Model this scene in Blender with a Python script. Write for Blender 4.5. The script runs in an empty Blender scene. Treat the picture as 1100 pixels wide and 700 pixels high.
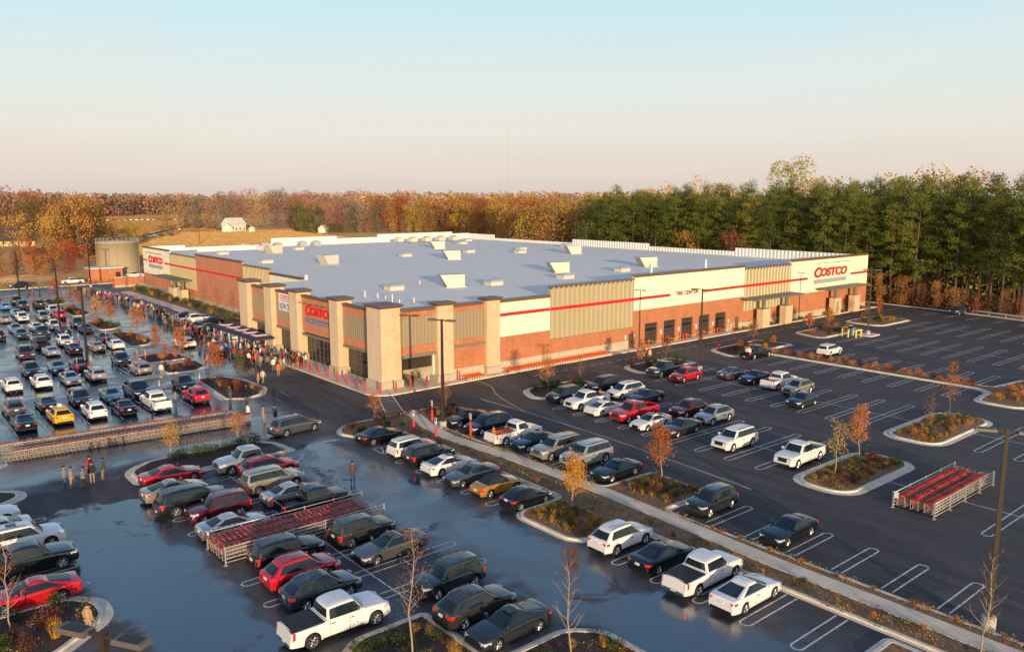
import bpy, math, random
from mathutils import Vector, Matrix
rnd = random.Random(7)
R = math.radians
S = bpy.context.scene
COL = S.collection
D = bpy.data

# ------------------------------------------------------------------ mesh builder
class MB:
    def __init__(s): s.v=[]; s.f=[]; s.m=[]; s.sm=[]
    def vert(s,*p): s.v.append(p); return len(s.v)-1
    def face(s,idx,mi=0,sm=False): s.f.append(tuple(idx)); s.m.append(mi); s.sm.append(sm)
    def poly(s,pts,mi=0,sm=False):
        n=len(s.v); s.v.extend([tuple(p) for p in pts]); s.face(range(n,n+len(pts)),mi,sm)
    def box(s,x0,y0,z0,x1,y1,z1,mi=0,skip=''):
        n=len(s.v)
        s.v.extend([(x0,y0,z0),(x1,y0,z0),(x1,y1,z0),(x0,y1,z0),(x0,y0,z1),(x1,y0,z1),(x1,y1,z1),(x0,y1,z1)])
        for k,q in (('b',(3,2,1,0)),('t',(4,5,6,7)),('f',(0,1,5,4)),('r',(1,2,6,5)),('k',(2,3,7,6)),('l',(3,0,4,7))):
            if k not in skip: s.face([n+i for i in q],mi)
    def frus(s,x0,y0,x1,y1,z0,X0,Y0,X1,Y1,z1,mi=0):
        n=len(s.v)
        s.v.extend([(x0,y0,z0),(x1,y0,z0),(x1,y1,z0),(x0,y1,z0),(X0,Y0,z1),(X1,Y0,z1),(X1,Y1,z1),(X0,Y1,z1)])
        for q in ((3,2,1,0),(4,5,6,7),(0,1,5,4),(1,2,6,5),(2,3,7,6),(3,0,4,7)): s.face([n+i for i in q],mi)
    def prism(s,poly,z0,z1,mi=0,mtop=None,bottom=True):
        n=len(s.v); k=len(poly)
        s.v.extend([(p[0],p[1],z0) for p in poly]); s.v.extend([(p[0],p[1],z1) for p in poly])
        if bottom: s.face([n+i for i in range(k)][::-1],mi)
        s.face([n+k+i for i in range(k)],mi if mtop is None else mtop)
        for i in range(k):
            j=(i+1)%k; s.face((n+i,n+j,n+k+j,n+k+i),mi)
    def tube(s,p0,p1,r0,r1=None,n=6,mi=0,cap=True):
        r1=r0 if r1 is None else r1
        p0=Vector(p0); p1=Vector(p1); d=(p1-p0)
        if d.length<1e-6: return
        d.normalize(); a=Vector((0,0,1)) if abs(d.z)<.9 else Vector((1,0,0))
        u=d.cross(a).normalized(); w=d.cross(u)
        b=len(s.v)
        for p,r in ((p0,r0),(p1,r1)):
            for i in range(n):
                t=2*math.pi*i/n; q=p+u*(r*math.cos(t))+w*(r*math.sin(t)); s.v.append(tuple(q))
        for i in range(n):
            j=(i+1)%n; s.face((b+i,b+n+i,b+n+j,b+j),mi,n>4)
        if cap: s.face([b+i for i in range(n)],mi); s.face([b+n+i for i in range(n)][::-1],mi)
    def lathe(s,prof,n=16,axis='z',c=(0,0,0),mi=0,sm=True,close=False):
        # prof: list of (r, h); revolves about the axis through c
        b=len(s.v)
        for r,h in prof:
            for i in range(n):
                t=2*math.pi*i/n; a=r*math.cos(t); q=r*math.sin(t)
                if axis=='z': s.v.append((c[0]+a,c[1]+q,c[2]+h))
                elif axis=='y': s.v.append((c[0]+a,c[1]+h,c[2]+q))
                else: s.v.append((c[0]+h,c[1]+a,c[2]+q))
        for k in range(len(prof)-1):
            for i in range(n):
                j=(i+1)%n; s.face((b+k*n+i,b+k*n+j,b+(k+1)*n+j,b+(k+1)*n+i),mi,sm)
        if close:
            s.face([b+i for i in range(n)][::-1],mi); s.face([b+(len(prof)-1)*n+i for i in range(n)],mi)
    def grid(s,pts,mi=0,sm=True,flip=False):
        # pts: rows of points
        b=len(s.v); w=len(pts[0])
        for row in pts: s.v.extend([tuple(p) for p in row])
        for i in range(len(pts)-1):
            for j in range(w-1):
                q=(b+i*w+j,b+i*w+j+1,b+(i+1)*w+j+1,b+(i+1)*w+j)
                m=mi(i,j) if callable(mi) else mi
                if m is None: continue
                s.face(q[::-1] if flip else q,m,sm)
    def leaf(s,p,size,mi=0,tri=False,up=0.0,g=None):
        g=g or rnd
        a=Vector((g.gauss(0,1),g.gauss(0,1),g.gauss(0,1)+up)).normalized()
        b=a.orthogonal().normalized(); c=a.cross(b)
        t=g.uniform(0,6.28); u=(b*math.cos(t)+c*math.sin(t))*size; w=(c*math.cos(t)-b*math.sin(t))*size*g.uniform(.5,.9)
        p=Vector(p)
        if tri: s.poly([p-u*.6-w*.5,p+u*.8,p-u*.3+w*.7],mi)
        else: s.poly([p-u*.55,p+w*.5,p+u*.6,p-w*.5],mi)
    def build(s,name,mats,parent=None,loc=(0,0,0),rz=0,objslot=False):
        me=D.meshes.new(name); me.from_pydata(s.v,[],s.f)
        if not isinstance(mats,(list,tuple)): mats=[mats]
        for m in mats: me.materials.append(m)
        me.polygons.foreach_set('material_index',s.m); me.polygons.foreach_set('use_smooth',s.sm)
        me.update()
        return link(name,me,parent,loc,rz)
def link(name,me,parent=None,loc=(0,0,0),rz=0):
    o=D.objects.new(name,me); COL.objects.link(o)
    o.location=loc; o.rotation_euler=(0,0,rz)
    if parent is not None: o.parent=parent
    return o
def empty(name,loc=(0,0,0),rz=0,parent=None):
    o=D.objects.new(name,None); COL.objects.link(o); o.empty_display_size=.3
    o.location=loc; o.rotation_euler=(0,0,rz)
    if parent is not None: o.parent=parent
    return o
def kill(o):
    for ch in list(o.children): kill(ch)
    KIDS.clear(); D.objects.remove(o)
def tag(o,label=None,cat=None,group=None,kind=None):
    if label: o['label']=label
    if cat: o['category']=cat
    if group: o['group']=group
    if kind: o['kind']=kind
    return o
KIDS={}
def kids(o):
    k=KIDS.get(o.name)
    if k is None: k=KIDS[o.name]=list(o.children)
    return k
def dup(o,loc=None,rz=None,scale=None,parent=None,paint=None):
    c=o.copy(); COL.objects.link(c)
    if parent is not None: c.parent=parent
    if loc is not None: c.location=loc
    if rz is not None: c.rotation_euler=(c.rotation_euler[0],c.rotation_euler[1],rz)
    if scale is not None: c.scale=(scale,scale,scale) if not isinstance(scale,tuple) else scale
    if paint is not None and c.type=='MESH' and c.material_slots and c.material_slots[0].link=='OBJECT': c.material_slots[0].material=paint
    for ch in kids(o): dup(ch,parent=c,paint=paint)
    return c
def mesh_from(o):
    dg=bpy.context.evaluated_depsgraph_get(); dg.update()
    return D.meshes.new_from_object(o.evaluated_get(dg))

# ------------------------------------------------------------------ materials
def newmat(name):
    m=D.materials.new(name); m.use_nodes=True; nt=m.node_tree
    return m,nt,nt.nodes['Principled BSDF']
def simple(name,col,rough=.6,metal=0,coat=0,spec=.5,emit=None,vary=0.0,vscale=3.0,bump=0.0,bscale=20,coord='Object'):
    m,nt,b=newmat(name)
    b.inputs['Base Color'].default_value=(*col,1); b.inputs['Roughness'].default_value=rough; b.inputs['Metallic'].default_value=metal
    b.inputs['Coat Weight'].default_value=coat; b.inputs['Coat Roughness'].default_value=.02; b.inputs['Specular IOR Level'].default_value=spec
    if emit: b.inputs['Emission Color'].default_value=(*emit[0],1); b.inputs['Emission Strength'].default_value=emit[1]
    N=nt.nodes; L=nt.links
    if vary or bump: tc=N.new('ShaderNodeTexCoord')
    if vary:
        no=N.new('ShaderNodeTexNoise'); no.inputs['Scale'].default_value=vscale; no.inputs['Detail'].default_value=4
        L.new(tc.outputs[coord],no.inputs['Vector'])
        mr=N.new('ShaderNodeMapRange'); mr.inputs['From Min'].default_value=.25; mr.inputs['From Max'].default_value=.75
        mr.inputs['To Min'].default_value=1-vary; mr.inputs['To Max'].default_value=1+vary
        L.new(no.outputs['Fac'],mr.inputs['Value'])
        mu=N.new('ShaderNodeVectorMath'); mu.operation='SCALE'; mu.inputs[0].default_value=col
        L.new(mr.outputs[0],mu.inputs['Scale']); L.new(mu.outputs[0],b.inputs['Base Color'])
    if bump:
        n2=N.new('ShaderNodeTexNoise'); n2.inputs['Scale'].default_value=bscale; n2.inputs['Detail'].default_value=5
        L.new(tc.outputs[coord],n2.inputs['Vector'])
        bp=N.new('ShaderNodeBump'); bp.inputs['Strength'].default_value=bump; bp.inputs['Distance'].default_value=.05
        L.new(n2.outputs['Fac'],bp.inputs['Height']); L.new(bp.outputs[0],b.inputs['Normal'])
    return m
def leafmat(name,c1,c2,c3=None,rough=.75,sub=.0,varscale=.35):
    # foliage: colour varies through the crown and from one plant to the next
    m,nt,b=newmat(name); N=nt.nodes; L=nt.links
    tc=N.new('ShaderNodeTexCoord'); oi=N.new('ShaderNodeObjectInfo')
    no=N.new('ShaderNodeTexNoise'); no.inputs['Scale'].default_value=varscale; no.inputs['Detail'].default_value=5; no.inputs['Roughness'].default_value=.7
    geo=N.new('ShaderNodeNewGeometry'); L.new(geo.outputs['Position'],no.inputs['Vector'])
    ad=N.new('ShaderNodeMath'); ad.operation='MULTIPLY_ADD'; ad.inputs[1].default_value=.55
    L.new(oi.outputs['Random'],ad.inputs[0]); 
    sb=N.new('ShaderNodeMath'); sb.operation='SUBTRACT'; sb.inputs[1].default_value=.27
    L.new(no.outputs['Fac'],sb.inputs[0]); L.new(sb.outputs[0],ad.inputs[2])
    cr=N.new('ShaderNodeValToRGB'); e=cr.color_ramp.elements
    e[0].position=.2; e[0].color=(*c1,1); e[1].position=.8; e[1].color=(*(c3 or c2),1)
    if c3: q=e.new(.5); q.color=(*c2,1)
    L.new(ad.outputs[0],cr.inputs[0]); L.new(cr.outputs[0],b.inputs['Base Color'])
    b.inputs['Roughness'].default_value=rough; b.inputs['Specular IOR Level'].default_value=.2
    if sub:
        tr=N.new('ShaderNodeBsdfTranslucent'); L.new(cr.outputs[0],tr.inputs[0]); mx=N.new('ShaderNodeMixShader'); mx.inputs[0].default_value=sub
        L.new(b.outputs[0],mx.inputs[1]); L.new(tr.outputs[0],mx.inputs[2]); L.new(mx.outputs[0],N['Material Output'].inputs[0])
    return m
def brickmat(name,axis,c1,c2,mortar,scale=1.0,bw=.6,bh=.2):
    m,nt,b=newmat(name); N=nt.nodes; L=nt.links
    geo=N.new('ShaderNodeNewGeometry'); sp=N.new('ShaderNodeSeparateXYZ'); L.new(geo.outputs['Position'],sp.inputs[0])
    cb=N.new('ShaderNodeCombineXYZ'); L.new(sp.outputs[axis],cb.inputs[0]); L.new(sp.outputs[2],cb.inputs[1])
    br=N.new('ShaderNodeTexBrick'); br.inputs['Scale'].default_value=scale; br.inputs['Brick Width'].default_value=bw; br.inputs['Row Height'].default_value=bh
    br.inputs['Mortar Size'].default_value=.012; br.inputs['Color1'].default_value=(*c1,1); br.inputs['Color2'].default_value=(*c2,1); br.inputs['Mortar'].default_value=(*mortar,1)
    L.new(cb.outputs[0],br.inputs['Vector'])
    no=N.new('ShaderNodeTexNoise'); no.inputs['Scale'].default_value=.6; no.inputs['Detail'].default_value=6; L.new(geo.outputs['Position'],no.inputs['Vector'])
    mr=N.new('ShaderNodeMapRange'); mr.inputs['From Min'].default_value=.3; mr.inputs['From Max'].default_value=.7; mr.inputs['To Min'].default_value=.93; mr.inputs['To Max'].default_value=1.06
    L.new(no.outputs['Fac'],mr.inputs['Value'])
    mu=N.new('ShaderNodeVectorMath'); mu.operation='SCALE'; L.new(br.outputs['Color'],mu.inputs[0])
    mp=N.new('ShaderNodeMapping'); mp.inputs['Scale'].default_value=(1.6,1.6,.12); L.new(geo.outputs['Position'],mp.inputs[0])
    n3=N.new('ShaderNodeTexNoise'); n3.inputs['Scale'].default_value=1.4; n3.inputs['Detail'].default_value=4; L.new(mp.outputs[0],n3.inputs['Vector'])
    m3=N.new('ShaderNodeMapRange'); m3.inputs['From Min'].default_value=.35; m3.inputs['From Max'].default_value=.7; m3.inputs['To Min'].default_value=1.04; m3.inputs['To Max'].default_value=.93; L.new(n3.outputs['Fac'],m3.inputs['Value'])
    mm=N.new('ShaderNodeMath'); mm.operation='MULTIPLY'; L.new(mr.outputs[0],mm.inputs[0]); L.new(m3.outputs[0],mm.inputs[1]); L.new(mm.outputs[0],mu.inputs['Scale'])
    L.new(mu.outputs[0],b.inputs['Base Color']); b.inputs['Roughness'].default_value=.85
    return m
def blockmat(name,axis,c,bw=.8,bh=.4):
    return brickmat(name,axis,c,tuple(k*.93 for k in c),tuple(k*.8 for k in c),1,bw,bh)

M={}
def mk(k,*a,**kw): M[k]=simple(k,*a,**kw)
mk('black_trim',(.012,.012,.013),.45)
mk('rubber',(.015,.015,.016),.8)
mk('rim',(.5,.5,.52),.3,.9)
mk('rim_dark',(.05,.05,.055),.35,.8)
mk('rail_dark',(.05,.05,.052),.55,.3)
mk('chrome',(.7,.7,.72),.18,1)
mk('car_glass',(.010,.019,.023),.03,0,0,.6)
mk('glass_dark',(.02,.025,.03),.08,0,0,.6)
mk('headlight',(.62,.64,.66),.12,.2,1)
mk('taillight',(.45,.012,.012),.2,0,1,emit=((1,.03,.02),.35))
mk('plate',(.7,.7,.68),.5)
mk('roof_black',(.01,.01,.012),.1,0,1)
mk('bed_cover',(.02,.02,.022),.65)
mk('amber',(.8,.3,.03),.2,0,1)
PAINT=dict(black=((.005,.007,.011),.0),white=((.78,.77,.74),0),silver=((.46,.47,.48),.55),grey=((.115,.122,.135),.5),charcoal=((.032,.036,.044),.4),slate=((.036,.050,.072),.4),
 navy=((.012,.022,.055),.35),bluegrey=((.2,.27,.34),.5),blue=((.02,.05,.16),.3),red=((.50,.010,.018),.1),maroon=((.13,.012,.022),.35),champagne=((.42,.37,.29),.55),
 brown=((.060,.055,.055),.5),green=((.040,.062,.066),.5),gold=((.55,.27,.03),.4),yellow=((.75,.4,.01),0),cyan=((.05,.3,.55),.2))
for k,(c,me) in PAINT.items(): M['paint_'+k]=simple('car_paint_'+k,c,.18 if me else .3,me,1,.3,vary=.02,vscale=1.5)

# ------------------------------------------------------------------ world, sun, camera
SUN_EL=6.5; LIGHT_AZ=67.0   # light travels along this compass angle, measured from +X
w=D.worlds.new('World'); S.world=w; w.use_nodes=True; nt=w.node_tree; N=nt.nodes; L=nt.links
bg=N['Background']
sky=N.new('ShaderNodeTexSky'); sky.sky_type='NISHITA'; sky.sun_disc=False
sky.sun_elevation=R(SUN_EL); sky.altitude=50; sky.air_density=1.0; sky.dust_density=1.2; sky.ozone_density=1.0
# sun stands opposite to where the light goes
sky.sun_rotation=R(90-(LIGHT_AZ+180))
geo=N.new('ShaderNodeTexCoord'); sp=N.new('ShaderNodeSeparateXYZ'); L.new(geo.outputs['Generated'],sp.inputs[0])
cr=N.new('ShaderNodeValToRGB'); e=cr.color_ramp.elements; cr.color_ramp.interpolation='EASE'
e[0].position=0.0; e[0].color=(.66,.575,.53,1)
e[1].position=1.0; e[1].color=(.07,.15,.34,1)
for p,c in ((.035,(.73,.635,.58)),(.085,(.75,.72,.665)),(.125,(.70,.755,.73)),(.215,(.56,.75,.82)),(.36,(.27,.47,.70)),(.6,(.12,.26,.52))):
    q=e.new(p); q.color=(*c,1)
L.new(sp.outputs[2],cr.inputs[0])
mx=N.new('ShaderNodeMix'); mx.data_type='RGBA'; mx.blend_type='MIX'; mx.inputs['Factor'].default_value=.12
sc=N.new('ShaderNodeVectorMath'); sc.operation='SCALE'; sc.inputs['Scale'].default_value=.10; L.new(sky.outputs[0],sc.inputs[0])
# faint streaks of high cirrus
mpc=N.new('ShaderNodeMapping'); mpc.inputs['Scale'].default_value=(1.2,1.2,9); mpc.inputs['Rotation'].default_value=(.12,.05,0); L.new(geo.outputs['Generated'],mpc.inputs[0])
nc=N.new('ShaderNodeTexNoise'); nc.inputs['Scale'].default_value=1.6; nc.inputs['Detail'].default_value=7; nc.inputs['Roughness'].default_value=.6; L.new(mpc.outputs[0],nc.inputs['Vector'])
mc=N.new('ShaderNodeMapRange'); mc.inputs['From Min'].default_value=.5; mc.inputs['From Max'].default_value=.75; mc.inputs['To Min'].default_value=0; mc.inputs['To Max'].default_value=.22; L.new(nc.outputs['Fac'],mc.inputs['Value'])
mxc=N.new('ShaderNodeMix'); mxc.data_type='RGBA'; mxc.inputs[7].default_value=(.86,.80,.74,1); L.new(mc.outputs[0],mxc.inputs['Factor']); L.new(cr.outputs[0],mxc.inputs[6])
L.new(mxc.outputs[2],mx.inputs[6]); L.new(sc.outputs[0],mx.inputs[7]); 
# broad warm glow of the rising sun around its side of the sky
dt=N.new('ShaderNodeVectorMath'); dt.operation='DOT_PRODUCT'; L.new(geo.outputs['Generated'],dt.inputs[0])
dt.inputs[1].default_value=(-math.cos(R(LIGHT_AZ-14))*.99,-math.sin(R(LIGHT_AZ-14))*.99,.1)
mxm=N.new('ShaderNodeMath'); mxm.operation='MAXIMUM'; mxm.inputs[1].default_value=0; L.new(dt.outputs['Value'],mxm.inputs[0])
pw=N.new('ShaderNodeMath'); pw.operation='POWER'; pw.inputs[1].default_value=5; L.new(mxm.outputs[0],pw.inputs[0])
gl=N.new('ShaderNodeVectorMath'); gl.operation='SCALE'; gl.inputs[0].default_value=(1.1,.66,.36); L.new(pw.outputs[0],gl.inputs['Scale'])
ad=N.new('ShaderNodeVectorMath'); ad.operation='ADD'; L.new(mx.outputs[2],ad.inputs[0]); L.new(gl.outputs[0],ad.inputs[1])
L.new(ad.outputs[0],bg.inputs[0]); bg.inputs[1].default_value=1.17
sl=D.lights.new('sun','SUN'); sl.energy=5.0; sl.angle=R(.5); sl.color=(1,.74,.44)
so=D.objects.new('sun',sl); COL.objects.link(so)
dv=Vector((math.cos(R(LIGHT_AZ))*math.cos(R(SUN_EL)),math.sin(R(LIGHT_AZ))*math.cos(R(SUN_EL)),-math.sin(R(SUN_EL))))
so.rotation_euler=dv.to_track_quat('-Z','Y').to_euler(); so.location=(-60,-100,60)
cd=D.cameras.new('camera'); cd.sensor_width=36; cd.lens=869.4/1100*36; cd.clip_end=9000; cd.clip_start=.5
co=D.objects.new('camera',cd); COL.objects.link(co); S.camera=co
co.location=(0,0,22.3); co.rotation_euler=(R(90-9.036),0,0.87446-math.pi/2)
S.view_settings.view_transform='Standard'; S.view_settings.look='None'; S.view_settings.exposure=0
# ------------------------------------------------------------------ ground materials
def nz(N,L,vec,scale,detail=4,rough=.55,dist=0):
    n=N.new('ShaderNodeTexNoise'); n.inputs['Scale'].default_value=scale; n.inputs['Detail'].default_value=detail; n.inputs['Roughness'].default_value=rough; n.inputs['Distortion'].default_value=dist
    L.new(vec,n.inputs['Vector']); return n.outputs['Fac']
def mrange(N,L,v,a,b,c,d,smooth=True):
    m=N.new('ShaderNodeMapRange'); m.interpolation_type='SMOOTHSTEP' if smooth else 'LINEAR'
    for k,x in zip(('From Min','From Max','To Min','To Max'),(a,b,c,d)): m.inputs[k].default_value=x
    L.new(v,m.inputs['Value']); return m.outputs[0]
def mth(N,L,op,a,b=None):
    m=N.new('ShaderNodeMath'); m.operation=op
    for i,x in enumerate((a,b)):
        if x is None: continue
        if isinstance(x,(int,float)): m.inputs[i].default_value=x
        else: L.new(x,m.inputs[i])
    return m.outputs[0]
def mixc(N,L,f,a,b):
    m=N.new('ShaderNodeMix'); m.data_type='RGBA'
    if isinstance(f,float): m.inputs['Factor'].default_value=f
    else: L.new(f,m.inputs['Factor'])
    for i,x in ((6,a),(7,b)):
        if isinstance(x,tuple): m.inputs[i].default_value=(*x,1)
        else: L.new(x,m.inputs[i])
    return m.outputs[2]
# asphalt: dry and dark to the right, rain-wet to the left
m,nt,b=newmat('asphalt'); N=nt.nodes; L=nt.links; M['asphalt']=m
g=N.new('ShaderNodeNewGeometry'); P=g.outputs['Position']; sp=N.new('ShaderNodeSeparateXYZ'); L.new(P,sp.inputs[0])
X,Y=sp.outputs[0],sp.outputs[1]
mp=N.new('ShaderNodeMapping'); L.new(P,mp.inputs[0]); mp.inputs['Scale'].default_value=(1,.16,1)   # stretched along the driving lanes
fine=nz(N,L,P,9,3,.7); mid=nz(N,L,P,.35,5,.6,.4); big=nz(N,L,P,.05,4,.55,.6); lane=nz(N,L,mp.outputs[0],.8,5,.65,.3)
# wet mask: x below about 38 (and everything in the far left lot), ragged edge
wob=mth(N,L,'ADD',mth(N,L,'MULTIPLY',mth(N,L,'SUBTRACT',big,.5),7),mth(N,L,'MULTIPLY',mth(N,L,'SUBTRACT',mid,.5),5))
Xw=mth(N,L,'ADD',X,wob); Yw=mth(N,L,'ADD',Y,wob)
def band(v,a,b2,s):   # 1 inside a..b2, soft edge s
    return mth(N,L,'MULTIPLY',mrange(N,L,v,a-s,a+s,0,1),mrange(N,L,v,b2-s,b2+s,1,0))
aisles=mth(N,L,'MAXIMUM',band(Xw,9.0,15.6,.8),mth(N,L,'MULTIPLY',band(Xw,28.2,34.6,1.2),mrange(N,L,Yw,14,26,.45,1)))
aisles=mth(N,L,'MAXIMUM',mth(N,L,'MULTIPLY',aisles,mrange(N,L,Y,66,70,1,0)),0.0)
cross=mth(N,L,'MULTIPLY',band(Yw,70.5,90,1.5),mrange(N,L,Xw,33,39,1,0))
wlot=mth(N,L,'MULTIPLY',mrange(N,L,Yw,84,88,0,1),mrange(N,L,Xw,44,52,1,.35))
stall=mth(N,L,'MULTIPLY',mrange(N,L,Xw,34,41,.55,0),mrange(N,L,mid,.42,.6,.25,.8))
wet=mth(N,L,'MAXIMUM',mth(N,L,'MAXIMUM',aisles,cross),mth(N,L,'MAXIMUM',wlot,stall))
# the fork around the parked rows: a drier tongue at x 24-46, y 74-92
dx=mth(N,L,'ABSOLUTE',mth(N,L,'SUBTRACT',X,42)); dy=mth(N,L,'ABSOLUTE',mth(N,L,'SUBTRACT',Y,84))
dry=mth(N,L,'MAXIMUM',mrange(N,L,dx,9,4,0,1),0.0); dryy=mrange(N,L,dy,18,9,0,1)
dryt=mth(N,L,'MULTIPLY',dry,dryy)
dx2=mth(N,L,'ABSOLUTE',mth(N,L,'SUBTRACT',X,12)); dy2=mth(N,L,'ABSOLUTE',mth(N,L,'SUBTRACT',Y,mth(N,L,'ADD',65.5,mth(N,L,'MULTIPLY',mth(N,L,'SUBTRACT',mid,.5),7))))
dryt=mth(N,L,'MAXIMUM',dryt,mth(N,L,'MULTIPLY',mrange(N,L,dy2,3.4,2.6,0,.95),mrange(N,L,dx2,7.5,5.5,0,1)))
dryt=mth(N,L,'MAXIMUM',dryt,mrange(N,L,Y,216,230,0,.8))
# patches that have dried
pat=nz(N,L,P,.22,6,.62,.8)
dryp=mrange(N,L,pat,.60,.68,0,.7)
wet=mth(N,L,'MULTIPLY',wet,mth(N,L,'SUBTRACT',1.0,dryt)); wet=mth(N,L,'MULTIPLY',wet,mth(N,L,'SUBTRACT',1.0,dryp))
# stray puddles on the dry side
pud=mrange(N,L,nz(N,L,mp.outputs[0],.9,3,.5,.5),.66,.70,0,.6)
pud=mth(N,L,'MULTIPLY',pud,mrange(N,L,X,50,40,0,1))
wet=mth(N,L,'MAXIMUM',wet,pud)
lv=mth(N,L,'ADD',mrange(N,L,lane,.3,.72,.72,1.35),mth(N,L,'MULTIPLY',mth(N,L,'SUBTRACT',fine,.5),.45))
base=N.new('ShaderNodeVectorMath'); base.operation='SCALE'; base.inputs[0].default_value=(.078,.066,.061); L.new(lv,base.inputs['Scale'])
# sealed cracks and tyre scuffs
vo=N.new('ShaderNodeTexVoronoi'); vo.feature='DISTANCE_TO_EDGE'; vo.inputs['Scale'].default_value=.07
wv=N.new('ShaderNodeVectorMath'); wv.operation='ADD'; L.new(P,wv.inputs[0])
nn=N.new('ShaderNodeTexNoise'); nn.inputs['Scale'].default_value=.25; L.new(P,nn.inputs['Vector']); sc2=N.new('ShaderNodeVectorMath'); sc2.operation='SCALE'; sc2.inputs['Scale'].default_value=6; L.new(nn.outputs['Color'],sc2.inputs[0]); L.new(sc2.outputs[0],wv.inputs[1])
L.new(wv.outputs[0],vo.inputs['Vector'])
crk=mrange(N,L,vo.outputs['Distance'],.0015,.004,.35,0)
c1=mixc(N,L,crk,base.outputs[0],(.018,.017,.018))
# tyre-polished lanes, repaired patches and oil drips
v2=N.new('ShaderNodeTexVoronoi'); v2.inputs['Scale'].default_value=.045; L.new(wv.outputs[0],v2.inputs['Vector'])
sv=N.new('ShaderNodeSeparateColor'); L.new(v2.outputs['Color'],sv.inputs[0])
c1=mixc(N,L,mrange(N,L,sv.outputs[0],.62,.66,0,.4),c1,(.045,.040,.040)); c1=mixc(N,L,mrange(N,L,sv.outputs[1],.75,.78,0,.3),c1,(.11,.098,.09))
mpt=N.new('ShaderNodeMapping'); L.new(P,mpt.inputs[0]); mpt.inputs['Scale'].default_value=(2.2,.05,1)
c1=mixc(N,L,mrange(N,L,nz(N,L,mpt.outputs[0],.8,4,.6,.2),.52,.7,0,.5),c1,(.030,.027,.028))
c1=mixc(N,L,mrange(N,L,nz(N,L,P,.9,3,.5),.68,.74,0,.65),c1,(.018,.016,.017))
c2=mixc(N,L,wet,c1,(.014,.026,.044))
L.new(c2,b.inputs['Base Color'])
rw=mrange(N,L,nz(N,L,P,.12,4,.5,.5),.35,.65,.14,.36)
ro=N.new('ShaderNodeMix'); ro.data_type='FLOAT'; L.new(wet,ro.inputs['Factor']); ro.inputs[2].default_value=.82
pudl=mrange(N,L,nz(N,L,P,.2,5,.55,1.2),.50,.64,0,1)
rw2=N.new('ShaderNodeMix'); rw2.data_type='FLOAT'; L.new(pudl,rw2.inputs['Factor']); L.new(rw,rw2.inputs[2]); rw2.inputs[3].default_value=.09; L.new(rw2.outputs[0],ro.inputs[3]); L.new(ro.outputs[0],b.inputs['Roughness'])
sm=N.new('ShaderNodeMix'); sm.data_type='FLOAT'; L.new(wet,sm.inputs['Factor']); sm.inputs[2].default_value=1.45; sm.inputs[3].default_value=2.6; L.new(sm.outputs[0],b.inputs['IOR'])
bp=N.new('ShaderNodeBump'); bp.inputs['Distance'].default_value=.02
bs=mth(N,L,'MULTIPLY_ADD',wet,-.30); bs.node.inputs[2].default_value=.33; bs=mth(N,L,'MULTIPLY',bs,mth(N,L,'SUBTRACT',1.0,mth(N,L,'MULTIPLY',pudl,wet))); L.new(bs,bp.inputs['Strength'])
L.new(nz(N,L,P,26,3,.7),bp.inputs['Height']); L.new(bp.outputs[0],b.inputs['Normal'])

# dry grass field
m,nt,b=newmat('field_grass'); N=nt.nodes; L=nt.links; M['field']=m
g=N.new('ShaderNodeNewGeometry'); P=g.outputs['Position']
mp=N.new('ShaderNodeMapping'); L.new(P,mp.inputs[0]); mp.inputs['Rotation'].default_value=(0,0,-.7); mp.inputs['Scale'].default_value=(.25,1,1)
a=mixc(N,L,mrange(N,L,nz(N,L,mp.outputs[0],.03,6,.65,.4),.35,.65,0,1),(.78,.40,.13),(.92,.53,.22))
a=mixc(N,L,mrange(N,L,nz(N,L,P,.012,5,.6,.5),.5,.62,0,.8),a,(.62,.42,.15))
a=mixc(N,L,mrange(N,L,nz(N,L,P,.8,5,.7),.4,.7,0,.3),a,(.26,.15,.07))
L.new(a,b.inputs['Base Color']); b.inputs['Roughness'].default_value=.95; b.inputs['Specular IOR Level'].default_value=.1
bp=N.new('ShaderNodeBump'); bp.inputs['Strength'].default_value=.15; bp.inputs['Distance'].default_value=.05; L.new(nz(N,L,P,1.3,6,.7),bp.inputs['Height']); L.new(bp.outputs[0],b.inputs['Normal'])
mk('concrete',(.42,.38,.33),.85,vary=.22,vscale=.9,bump=.3,bscale=12)
mk('kerb',(.72,.61,.46),.8,vary=.2,vscale=1.2,bump=.3,bscale=10)
mk('walk',(.72,.585,.43),.85,vary=.2,vscale=.6,bump=.25,bscale=10)
mk('line_paint',(.58,.58,.56),.6,vary=.18,vscale=2.5)
mk('channel',(.34,.32,.30),.7,vary=.5,vscale=.8); mk('sealant',(.30,.20,.09),.7,vary=.3,vscale=1)
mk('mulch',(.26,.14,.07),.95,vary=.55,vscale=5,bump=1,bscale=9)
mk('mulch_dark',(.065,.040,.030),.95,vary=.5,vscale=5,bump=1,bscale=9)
mk('bare_soil',(.52,.30,.13),.95,vary=.3,vscale=.2,bump=1,bscale=2)
mk('road_far',(.16,.15,.15),.9)

m,nt,b=newmat('worn_paint'); N=nt.nodes; L=nt.links; M['line_paint']=m
g=N.new('ShaderNodeNewGeometry')
L.new(mixc(N,L,mrange(N,L,nz(N,L,g.outputs['Position'],3.5,6,.75,.3),.50,.66,0,.85),(.60,.60,.57),(.10,.09,.085)),b.inputs['Base Color']); b.inputs['Roughness'].default_value=.6
def struct(o,lab=None): o['kind']='structure'; return o
# one sheet to the horizon
mb=MB(); mb.poly([(-9000,-9000,-.03),(9000,-9000,-.03),(9000,9000,-.03),(-9000,9000,-.03)]); struct(mb.build('ground',M['field']))
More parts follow.
